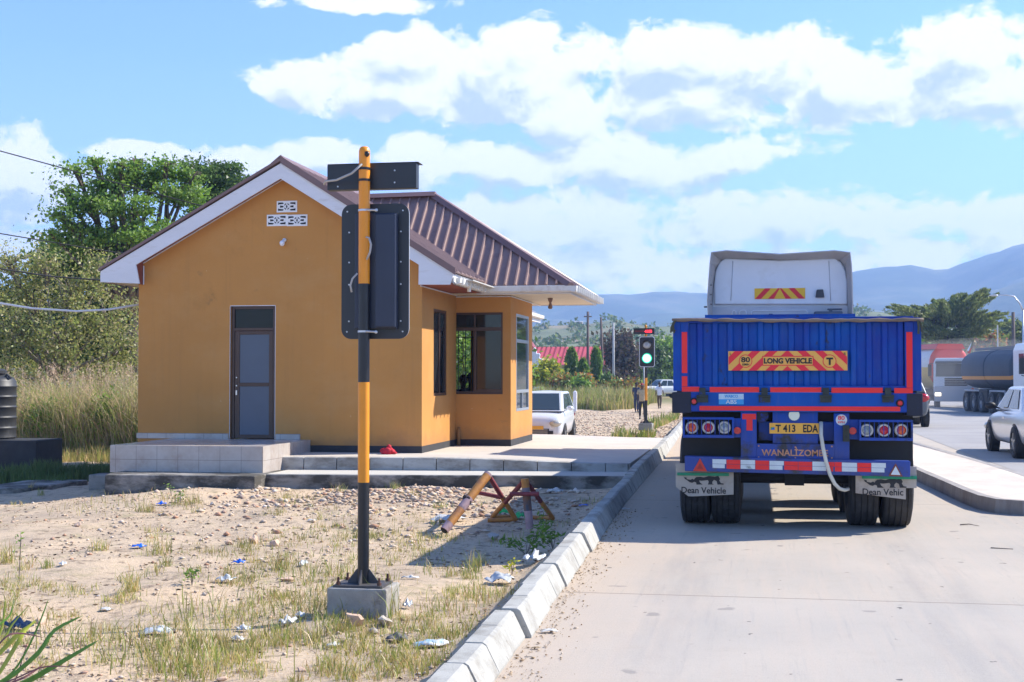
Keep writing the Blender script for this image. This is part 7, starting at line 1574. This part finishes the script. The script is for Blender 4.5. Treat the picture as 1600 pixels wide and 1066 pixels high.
for i_, (px_, py_, w_, h_, lm_, lab_) in enumerate(((70, 648, 20, 22, G1, 'bright leafy shrub low in the tall grass at the far left'), (165, 640, 18, 26, G1, 'taller green shrub in the tall grass near the ochre wall'))):
    bl_ = [PB(px_, py_, 29.5, w_, w_, h_), PB(px_ - w_ * .6, py_ + h_ * .4, 29.4, w_ * .6, w_ * .5, h_ * .5), PB(px_ + w_ * .6, py_ + h_ * .3, 29.6, w_ * .6, w_ * .5, h_ * .6)]; p_ = PY(px_, py_ + h_, 29.5)
    make_tree('shrub', (p_.x, 29.5, gz(p_.x, 29.5)), lab_, bl_, 34, 26, .16, .085, lm_, .03, 300 + i_, 'shrubs in the tall grass', hollow=.1, cat='shrub', twigs=3, bark_=bark2)
tallgrass('grass', 7000, (xl0, -10.8), (27.2, 29.8), .08, .35, .008, grass_m, 102)
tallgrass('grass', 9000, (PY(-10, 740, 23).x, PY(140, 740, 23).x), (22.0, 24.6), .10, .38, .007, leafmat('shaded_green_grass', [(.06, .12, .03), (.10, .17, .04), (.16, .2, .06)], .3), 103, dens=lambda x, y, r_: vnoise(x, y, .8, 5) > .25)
# far grass strip beyond the gravel
def strip(x, y, r_):
    lim = 84 + 10 * vnoise(x, y * 0, 3, 9) + np.clip((x - PY(960, 640, 90).x) * 2.2, 0, 14); return y > lim
tallgrass('tall_grass', 24000, (PY(800, 620, 90).x, PY(1010, 620, 100).x), (82, 112), .6, 1.45, .035, leafmat('roadside_tall_grass', [(.24, .30, .06), (.38, .40, .10), (.58, .44, .20), (.20, .26, .06), (.48, .36, .17)], .4), 104, dens=strip)
tallgrass('grass', 1300, (PY(1005, 650, 50).x, PY(1045, 650, 60).x), (52, 84), .15, .5, .03, grass_g, 105, dens=lambda x, y, r_: np.abs(x - np.interp(y, [52, 84], [PY(1018, 650, 52).x, PY(1045, 645, 84).x])) < .8)
tallgrass('grass', 380, (P2.x - 1.1, P2.x + .3), (43.6, 45.2), .1, .5, .02, grass_g, 106)
# dry stalks, dead leaves and dark crumbs lying on the yard
rng = np.random.default_rng(110); n = 9000; y = 5 + 14 * rng.random(n) ** 1.2; x = -1.7 - rng.random(n) * (2.5 + y * .52); dn = vnoise(x, y, .9, 51) * .55 + vnoise(x, y, .3, 52) * .45; ok = (x < np.interp(y, [q[1] for q in KERB], [q[0] for q in KERB]) - .03) & (dn > .45); x, y = x[ok], y[ok]; n = len(x)
C_ = np.stack([x, y, gzv(x, y) + .008], 1); D_ = rng.normal(size=(n, 3)) * np.array([1, 1, .12]); V, Fq = leaves(C_, .02 + .05 * rng.random(n) ** 2, elong=3.5, rng=rng, dirs=D_, dj=.02); np_mesh('dead_leaf_litter', V, Fq, leafmat('litter_brown', [(.10, .07, .05), (.20, .14, .09), (.40, .28, .17), (.55, .42, .28), (.07, .055, .045)], 0), kind='stuff')
# weed with leaves near the kerb
def weed(px, py, H, label, seed, spread=.25, nl=60, ls=.07, stems=4):
    p = pg(px, py, 0); t = empty('weed', tuple(p), label=label, cat='weed', group='leafy weeds in the yard'); r2 = random.Random(seed); rng = np.random.default_rng(seed); mb = MB(); C = []; D = []
    for k in range(stems):
        a = r2.uniform(0, 6.28); h = H * r2.uniform(.55, 1); e = Vector((math.cos(a) * spread * r2.uniform(.3, 1), math.sin(a) * spread * .6, h)); m_ = e * .5 + Vector((0, 0, h * .15)); mb.tube([(0, 0, 0), tuple(m_), tuple(e)], [.004, .003, .0015], 5)
        for j in range(nl // stems): f = r2.uniform(.3, 1.05); q = Vector((0, 0, 0)).lerp(m_, f * 2) if f < .5 else m_.lerp(e, f * 2 - 1); C.append(tuple(q + Vector((r2.gauss(0, 1), r2.gauss(0, 1), r2.gauss(0, .5))) * ls * .55)); D.append((r2.gauss(0, 1), r2.gauss(0, 1), .4))
    mb.build('stem', bark2, t); V, Fq = leaves(np.array(C), ls * (.6 + .7 * rng.random(len(C))), elong=2.8, rng=rng, dirs=np.array(D), dj=.3); np_mesh('leaves', V, Fq, G1 if seed % 2 else GY, t)
weed(822, 868, .30, 'bushy leafy weed in the shade beside the kerb', 1, .28, 110, .085, 7); weed(848, 850, .42, 'taller leafy weed with a single stem close to the kerb', 3, .10, 60, .06, 3); weed(864, 858, .2, 'small leafy weed touching the kerb stones', 5, .12, 50, .07, 4); weed(800, 898, .14, 'low yellow green weed at the edge of the shade', 2, .1, 30, .06, 3); weed(300, 915, .18, 'dark leafed weed left of the tall grass patch', 7, .06, 30, .06, 3); weed(283, 790, .28, 'thin upright weed in front of the tiled step', 9, .05, 24, .05, 2); weed(268, 775, .2, 'thin weed below the tiled step edge', 11, .08, 20, .05, 2); weed(30, 905, .5, 'dry dark stemmed weed at the far left', 13, .04, 14, .05, 2)
# broad leaved plant in the bottom left corner
lp = empty('long_leaved_plant', tuple(PY(-12, 1110, 6.0)), label='long leaved green and purple plant in the bottom left corner', cat='plant')
lp.location.z = gz(lp.location.x, 6.0)
lmat1 = mat('green_blade_leaf', (.13, .26, .03), .45, 0, .15, 20, spec=.4); lmat2 = mat('yellow_green_blade_leaf', (.36, .38, .04), .45, 0, .15, 20); lmat3 = mat('purple_blade_leaf', (.16, .06, .06), .5, 0, .2, 20)
for i, (pts, w, m_) in enumerate((([(-30, 1075), (10, 1062), (60, 1020), (85, 985), (130, 962)], .022, lmat1), ([(-10, 1085), (40, 1066), (90, 1038), (155, 1000)], .026, lmat1), ([(-20, 1072), (0, 1050), (30, 1000), (40, 985), (56, 968)], .020, lmat2), ([(-30, 1050), (0, 1020), (30, 990), (58, 970)], .022, lmat2), ([(-10, 1070), (20, 1050), (45, 1010), (65, 965), (76, 935)], .010, lmat1), ([(-20, 1030), (10, 995), (35, 990), (70, 997)], .008, lmat3), ([(-10, 1075), (25, 1060), (70, 1042), (120, 1043)], .007, lmat3), ([(-40, 1030), (0, 1005), (20, 975), (46, 945)], .010, lmat2), ([(-30, 1040), (-5, 1000), (5, 970), (8, 935)], .014, lmat2), ([(-20, 1080), (30, 1062), (52, 1050), (70, 1036)], .010, lmat3), ([(0, 1085), (22, 1066), (35, 1030), (44, 1000)], .006, lmat3), ([(-35, 1020), (-5, 980), (15, 962), (22, 935)], .009, lmat1))):
    P = [Vector(PY(a, c_, 6.0 + .12 * math.sin(i * 2.1) + .05 * k)) for k, (a, c_) in enumerate(pts)]; n = 12; Q = []
    for k in range(n + 1):
        f = k / n * (len(P) - 1); j = min(int(f), len(P) - 2); u = f - j; p_1 = P[max(j - 1, 0)]; p0, p1_ = P[j], P[j + 1]; p2_ = P[min(j + 2, len(P) - 1)]
        Q.append(.5 * ((2 * p0) + (-p_1 + p1_) * u + (2 * p_1 - 5 * p0 + 4 * p1_ - p2_) * u * u + (-p_1 + 3 * p0 - 3 * p1_ + p2_) * u ** 3))
    mb = MB(); vs_ = []
    for k, q in enumerate(Q):
        d = (Q[min(k + 1, n)] - Q[max(k - 1, 0)]).normalized(); s = d.cross(Vector((.1, -1, .35))).normalized(); nn = s.cross(d); ww = w * math.sin(math.pi * min(1, .12 + .88 * k / n)) ** .6 * .55; vs_ += [tuple(q - s * ww), tuple(q + nn * ww * .35), tuple(q + s * ww)]
    mb.add(vs_, [(k * 3 + j, k * 3 + j + 1, k * 3 + j + 4, k * 3 + j + 3) for k in range(n) for j in range(2)]); mb.build('leaf', m_, lp, world=True, smooth=True)

# ---- stones and litter
def stone_mesh(rng, s, sub=2):
    import bmesh
    bm = bmesh.new(); bmesh.ops.create_icosphere(bm, subdivisions=sub, radius=1); v = np.array([p.co for p in bm.verts]); f = [[q.index for q in k.verts] for k in bm.faces]; bm.free()
    for _ in range(11): d = rng.normal(size=3); d /= np.linalg.norm(d); h = rng.uniform(.32, .75); k = v @ d; v = v - np.outer(np.clip(k - h, 0, None), d)
    v *= 1 + .06 * rng.normal(size=(len(v), 1)); return v * np.array(s), f
stone_m = mat('pink_buff_stone', (.60, .42, .30), .9, 0, .18, 9, .5, 30, dirt=((.34, .17, .10), 6, .56, .75)); stone_g = mat('grey_stone', (.44, .39, .34), .9, 0, .2, 9, .5, 30)
rng = np.random.default_rng(120)
ST = [(553, 979, 21, 20, 0, 'largest buff stone leaning against the signal footing'), (598, 980, 20, 12, 1, 'flat grey stone at the right of the signal footing'), (580, 992, 14, 8, 1, 'dark flat stone in front of the footing'), (395, 849, 13, 10, 0, 'pyramid shaped pink stone in the middle of the yard'), (428, 854, 15, 8, 0, 'broad pink stone right of the pyramid shaped one'), (358, 852, 11, 6, 0, 'low flat pink stone left of the pyramid shaped one'), (120, 823, 6, 5, 0, 'small reddish stone alone on bare sand'), (445, 909, 14, 6, 0, 'flat buff stone half sunk in the grass'), (478, 797, 7, 5, 0, 'small brown stone behind the signal pole'), (640, 828, 9, 5, 0, 'pink stone near the fallen boom'), (672, 772, 9, 6, 0, 'buff stone in the rubble left of the boom'), (686, 770, 10, 7, 0, 'reddish stone in the rubble beside the boom'), (757, 795, 8, 6, 0, 'orange stone inside the left trestle'), (745, 800, 8, 6, 1, 'grey stone in front of the orange one'), (767, 843, 15, 8, 1, 'grey stone in the shadow below the trestles'), (345, 1065, 10, 6, 0, 'buff stone at the bottom edge of the view'), (470, 1050, 12, 6, 0, 'reddish flat stone near the bottom edge'), (60, 975, 16, 8, 0, 'brown stone behind the long leaved plant'), (820, 785, 8, 5, 1, 'grey stone just behind the upright boom'), (830, 795, 6, 4, 1, 'small grey stone right of the upright boom'), (540, 915, 9, 4, 0, 'small stone left of the signal footing'), (330, 790, 7, 5, 1, 'small grey stone below the tiled step'), (372, 786, 6, 4, 0, 'small pink stone below the apron')]
for (a, c_, wpx, hpx, g_, lab) in ST:
    p = pg(a, c_, 0); s = 2100 / (p.y * math.cos(PSI) - p.x * math.sin(PSI)); v, f = stone_mesh(rng, (wpx / s, wpx / s * .8, hpx / s)); mb = MB(); mb.add([tuple(x) for x in v], f); o = mb.build('stone', stone_g if g_ else stone_m, label=lab, cat='stone', group='loose stones in the yard'); o.location = (p.x, p.y + wpx / s * .4, p.z + hpx / s * .45); o.rotation_euler.z = rng.uniform(0, 6)
# gravel: thousands of chips
def gravel(name, n, fx, size, m_, seed):
    rng = np.random.default_rng(seed); base = np.array([[1, 0, 0], [-1, 0, 0], [0, 1, 0], [0, -1, 0], [0, 0, .7], [0, 0, -.7]]); fc = np.array([[0, 2, 4], [2, 1, 4], [1, 3, 4], [3, 0, 4], [2, 0, 5], [1, 2, 5], [3, 1, 5], [0, 3, 5]])
    xy = fx(n, rng); n = len(xy); s = size[0] + (size[1] - size[0]) * rng.random(n) ** 3; z = gzv(xy[:, 0], xy[:, 1]) if seed != 133 else np.full(n, .004)
    V = base[None] * (1 + .35 * rng.normal(size=(n, 6, 3))) * s[:, None, None]; a = rng.random(n) * 6.28; c_, s_ = np.cos(a), np.sin(a); X = V[..., 0] * c_[:, None] - V[..., 1] * s_[:, None]; Yv = V[..., 0] * s_[:, None] + V[..., 1] * c_[:, None]
    V = np.stack([X + xy[:, :1], Yv + xy[:, 1:2], V[..., 2] * .7 + (z + s * .25)[:, None]], -1).reshape(-1, 3); Fq = (fc[None] + (np.arange(n) * 6)[:, None, None]).reshape(-1, 3); return np_mesh(name, V, Fq, m_, kind='stuff')
chip = leafmat('stone_chips', [(.55, .42, .30), (.62, .50, .38), (.38, .28, .20), (.68, .58, .48), (.45, .25, .16), (.30, .26, .23)], 0)
def fx_yard(n, rng):
    y = 5 + 14.3 * rng.random(n) ** 1.3; x = -1.9 - rng.random(n) * (2.5 + y * .52); k = np.interp(y, [q[1] for q in KERB], [q[0] for q in KERB]); ok = (x < k - .05) & (vnoise(x, y, .9, 44) * .65 + vnoise(x, y, .2, 45) * .35 > .52); return np.stack([x[ok], y[ok]], 1)
gravel('gravel', 16000, fx_yard, (.004, .030), chip, 130)
gravel('rubble', 3800, lambda n, rng: (lambda x, y: np.stack([x, y], 1)[(x < -2.2) & (x > -9) & (y < 19.3) & (vnoise(x, y, .6, 77) > .35)])(rng.normal(-4.8, 1.5, n), 19.3 - np.abs(rng.normal(0, 1.9, n))), (.008, .060), chip, 131)
def fx_far(n, rng):
    y = 30.6 + 52 * rng.random(n) ** 1.6; x = rng.uniform(-.28, -.04, n) * y; k = np.interp(y, [q[1] for q in KERB], [q[0] for q in KERB]); ok = x < k - .2; return np.stack([x[ok], y[ok]], 1)
gravel('gravel', 22000, fx_far, (.015, .07), chip, 132)
def fx_road(n, rng):
    y = 5 + 11 * rng.random(n) ** 1.5; k = np.interp(y, [q[1] for q in KERB], [q[0] for q in KERB]); return np.stack([k + .20 + np.abs(rng.normal(size=n)) * .11, y], 1)
gravel('dry_leaf_litter', 1500, fx_road, (.003, .013), leafmat('leaf_crumbs', [(.40, .28, .16), (.55, .42, .28), (.30, .20, .12), (.60, .52, .42)], 0), 133)
# litter
def crumple(px, py, wpx, hpx, m_, lab, cat, seed, name='litter', flat=.9, road=False):
    p = pg(px, py, 0) if not road else PZ(px, py, .004); s = 2100 / (p.y * math.cos(PSI) - p.x * math.sin(PSI)); rng = np.random.default_rng(seed); n = 9; W, D = wpx / s, max(hpx / s * 2.2, wpx / s * .45); V = []
    for j in range(n):
        for i in range(n):
            u, v = i / (n - 1) - .5, j / (n - 1) - .5; e = 1 - max(abs(u), abs(v)) * 1.1
            ang = math.atan2(v, u); rr_ = .85 + .14 * math.sin(ang * 2 + seed) + .09 * math.sin(ang * 5 + seed * 1.7)
            V.append(((u * rr_ + rng.normal() * .03) * W, (v * rr_ + rng.normal() * .03) * D, max(0.003, (e * flat * (1 + .5 * math.sin(u * 9 + seed) * math.cos(v * 8)) + rng.normal() * .07 * flat + .04) * min(hpx / s, .10))))
    mb = MB(); mb.add(V, [(j * n + i, j * n + i + 1, (j + 1) * n + i + 1, (j + 1) * n + i) for j in range(n - 1) for i in range(n - 1)]); o = mb.build(name, m_, label=lab, cat=cat, group=None, smooth=True); md = o.modifiers.new('t', 'SOLIDIFY'); md.thickness = .0015; o.location = (p.x, p.y, p.z + .004); o.rotation_euler.z = rng.uniform(-.4, .4); return o
film = mat('clear_white_plastic', (.52, .54, .55), .25, 0, .08, 20, spec=.8); bluel = mat('blue_plastic', (.01, .12, .62), .3); paper = mat('off_white_paper', (.54, .53, .50), .7, 0, .06, 20); greenl = mat('green_mesh', (.02, .42, .10), .6, 0, .25, 25); lblue = mat('pale_blue_wrap', (.35, .55, .72), .4, 0, .25, 12, dirt=((.7, .7, .68), 10, .45, .55))
for i, (a, c_, w, h, m_, lab, cat, nm) in enumerate(((245, 993, 56, 16, film, 'large white plastic sheet near the bottom left', 'plastic sheet', 'plastic_sheet'), (352, 911, 26, 12, film, 'clear crumpled plastic left of the grass patch', 'plastic bag', 'plastic_bag'), (448, 978, 24, 14, film, 'clear plastic cup shaped litter right of the grass patch', 'plastic bag', 'plastic_bag'), (380, 987, 22, 9, film, 'small white wrapper between grass tufts', 'wrapper', 'wrapper'), (372, 1002, 26, 8, paper, 'pale paper scrap under the small wrapper', 'paper', 'paper_scrap'), (474, 885, 12, 10, film, 'round clear plastic scrap near the signal pole', 'plastic bag', 'plastic_bag'), (487, 815, 16, 4, paper, 'white scrap on bare ground left of the pole', 'paper', 'paper_scrap'), (217, 857, 24, 7, bluel, 'bright blue plastic wrapper on bare sand', 'wrapper', 'wrapper'), (373, 882, 18, 7, bluel, 'blue bottle cap coloured wrapper in the middle of the yard', 'wrapper', 'wrapper'), (252, 790, 16, 5, bluel, 'small blue wrapper below the tiled step', 'wrapper', 'wrapper'), (98, 884, 12, 6, film, 'small grey plastic scrap on the left sand', 'plastic scrap', 'plastic_scrap'), (784, 913, 52, 18, film, 'large clear plastic bag near the kerb', 'plastic bag', 'plastic_bag'), (700, 816, 52, 26, film, 'white sack lying beside the foot of the boom', 'sack', 'plastic_sack'), (675, 1012, 64, 12, lblue, 'pale blue and white wrapper near the kerb', 'wrapper', 'wrapper'), (640, 905, 28, 5, paper, 'thin grey paper right of the signal footing', 'paper', 'paper_scrap'), (620, 1003, 34, 12, mat('dark_card', (.10, .10, .11), .7), 'dark curled card in front of the footing', 'card', 'card_scrap'), (637, 952, 14, 14, film, 'white plastic cup right of the footing', 'plastic cup', 'plastic_cup'), (788, 806, 26, 14, greenl, 'bright green mesh under the trestles', 'mesh', 'mesh_bag'), (812, 812, 20, 14, greenl, 'green mesh tail beside the upright boom', 'mesh', 'mesh_bag'), (912, 791, 18, 3, bluel, 'flat blue scrap near the kerb in the shade', 'plastic scrap', 'plastic_scrap'), (868, 771, 26, 8, paper, 'pale rag at the foot of the stained apron', 'rag', 'rag'), (835, 880, 22, 26, film, 'grey plastic bag leaning on the kerb', 'plastic bag', 'plastic_bag'), (30, 985, 56, 16, mat('dark_blue_sheet', (.05, .08, .13), .4), 'dark blue sheet behind the long leaved plant', 'sheet', 'plastic_sheet'), (470, 965, 20, 8, film, 'white wrapper left of the signal footing', 'wrapper', 'wrapper'), (625, 1003, 12, 4, paper, 'white paper near the curled card', 'paper', 'paper_scrap'), (165, 955, 22, 6, paper, 'small white scrap in the left grass', 'paper', 'paper_scrap'), (520, 1012, 20, 8, paper, 'crumpled paper near the bottom centre', 'paper', 'paper_scrap'))):
    crumple(a, c_, w, h, m_, lab, cat, 200 + i, nm)
crumple(858, 988, 32, 5, paper, 'folded white paper on the road beside the kerb', 'paper', 300, 'paper_scrap', road=True); crumple(838, 1014, 16, 3, mat('dead_leaf', (.35, .26, .16), .9), 'dead leaf on the road near the kerb', 'leaf', 301, 'dead_leaf', road=True); crumple(975, 797, 17, 3, paper, 'flat scrap on the shaded road by the kerb', 'paper', 302, 'paper_scrap', road=True)
tw = MB(); p = PZ(1500, 820, .006); q = PZ(1530, 822, .006); tw.tube([tuple(p), tuple(p.lerp(q, .5) + Vector((0, .03, .01))), tuple(q)], [.006, .005, .002], 5); tw.build('twig', bark, label='thin twig on the road in front of the island', cat='twig')
tw = MB(); p = PZ(1548, 856, .006); q = PZ(1583, 858, .006); tw.tube([tuple(p), tuple(q)], [.005, .003], 5); tw.build('twig', bark, label='short straight twig on the right of the road', cat='twig')

# ================================================================== AIR
def volume_box(name, x0, x1, y0, y1, z0, z1, dens, c, aniso=.0):
    mb = MB(); mb.box(x0, x1, y0, y1, z0, z1); m = bpy.data.materials.new(name); m.use_nodes = True; g = G(m.node_tree); g.N.clear(); v = g.n('ShaderNodeVolumePrincipled'); v.inputs['Density'].default_value = dens; v.inputs['Color'].default_value = (*c, 1); v.inputs['Anisotropy'].default_value = aniso; o_ = g.n('ShaderNodeOutputMaterial'); g.L.new(v.outputs[0], o_.inputs['Volume']); m.cycles.homogeneous_volume = True if hasattr(m.cycles, 'homogeneous_volume') else None
    return mb.build(name, m, kind='stuff')
volume_box('haze', -5600, 5600, -320, 3050, -14, 335, .00036, (.38, .58, 1.0), .1)
mb = MB(); mb.ball((12.5, 84, -.3), (9.5, 22, 4.2), 24, 0, 12); mb.v = [(x, y, max(z, -.9)) for x, y, z in mb.v]; dm = bpy.data.materials.new('road_dust'); dm.use_nodes = True; g = G(dm.node_tree); g.N.clear(); v = g.n('ShaderNodeVolumePrincipled'); v.inputs['Density'].default_value = .010; v.inputs['Color'].default_value = (.92, .90, .88, 1); o_ = g.n('ShaderNodeOutputMaterial'); g.L.new(v.outputs[0], o_.inputs['Volume']); mb.build('dust', dm, kind='stuff', smooth=True)
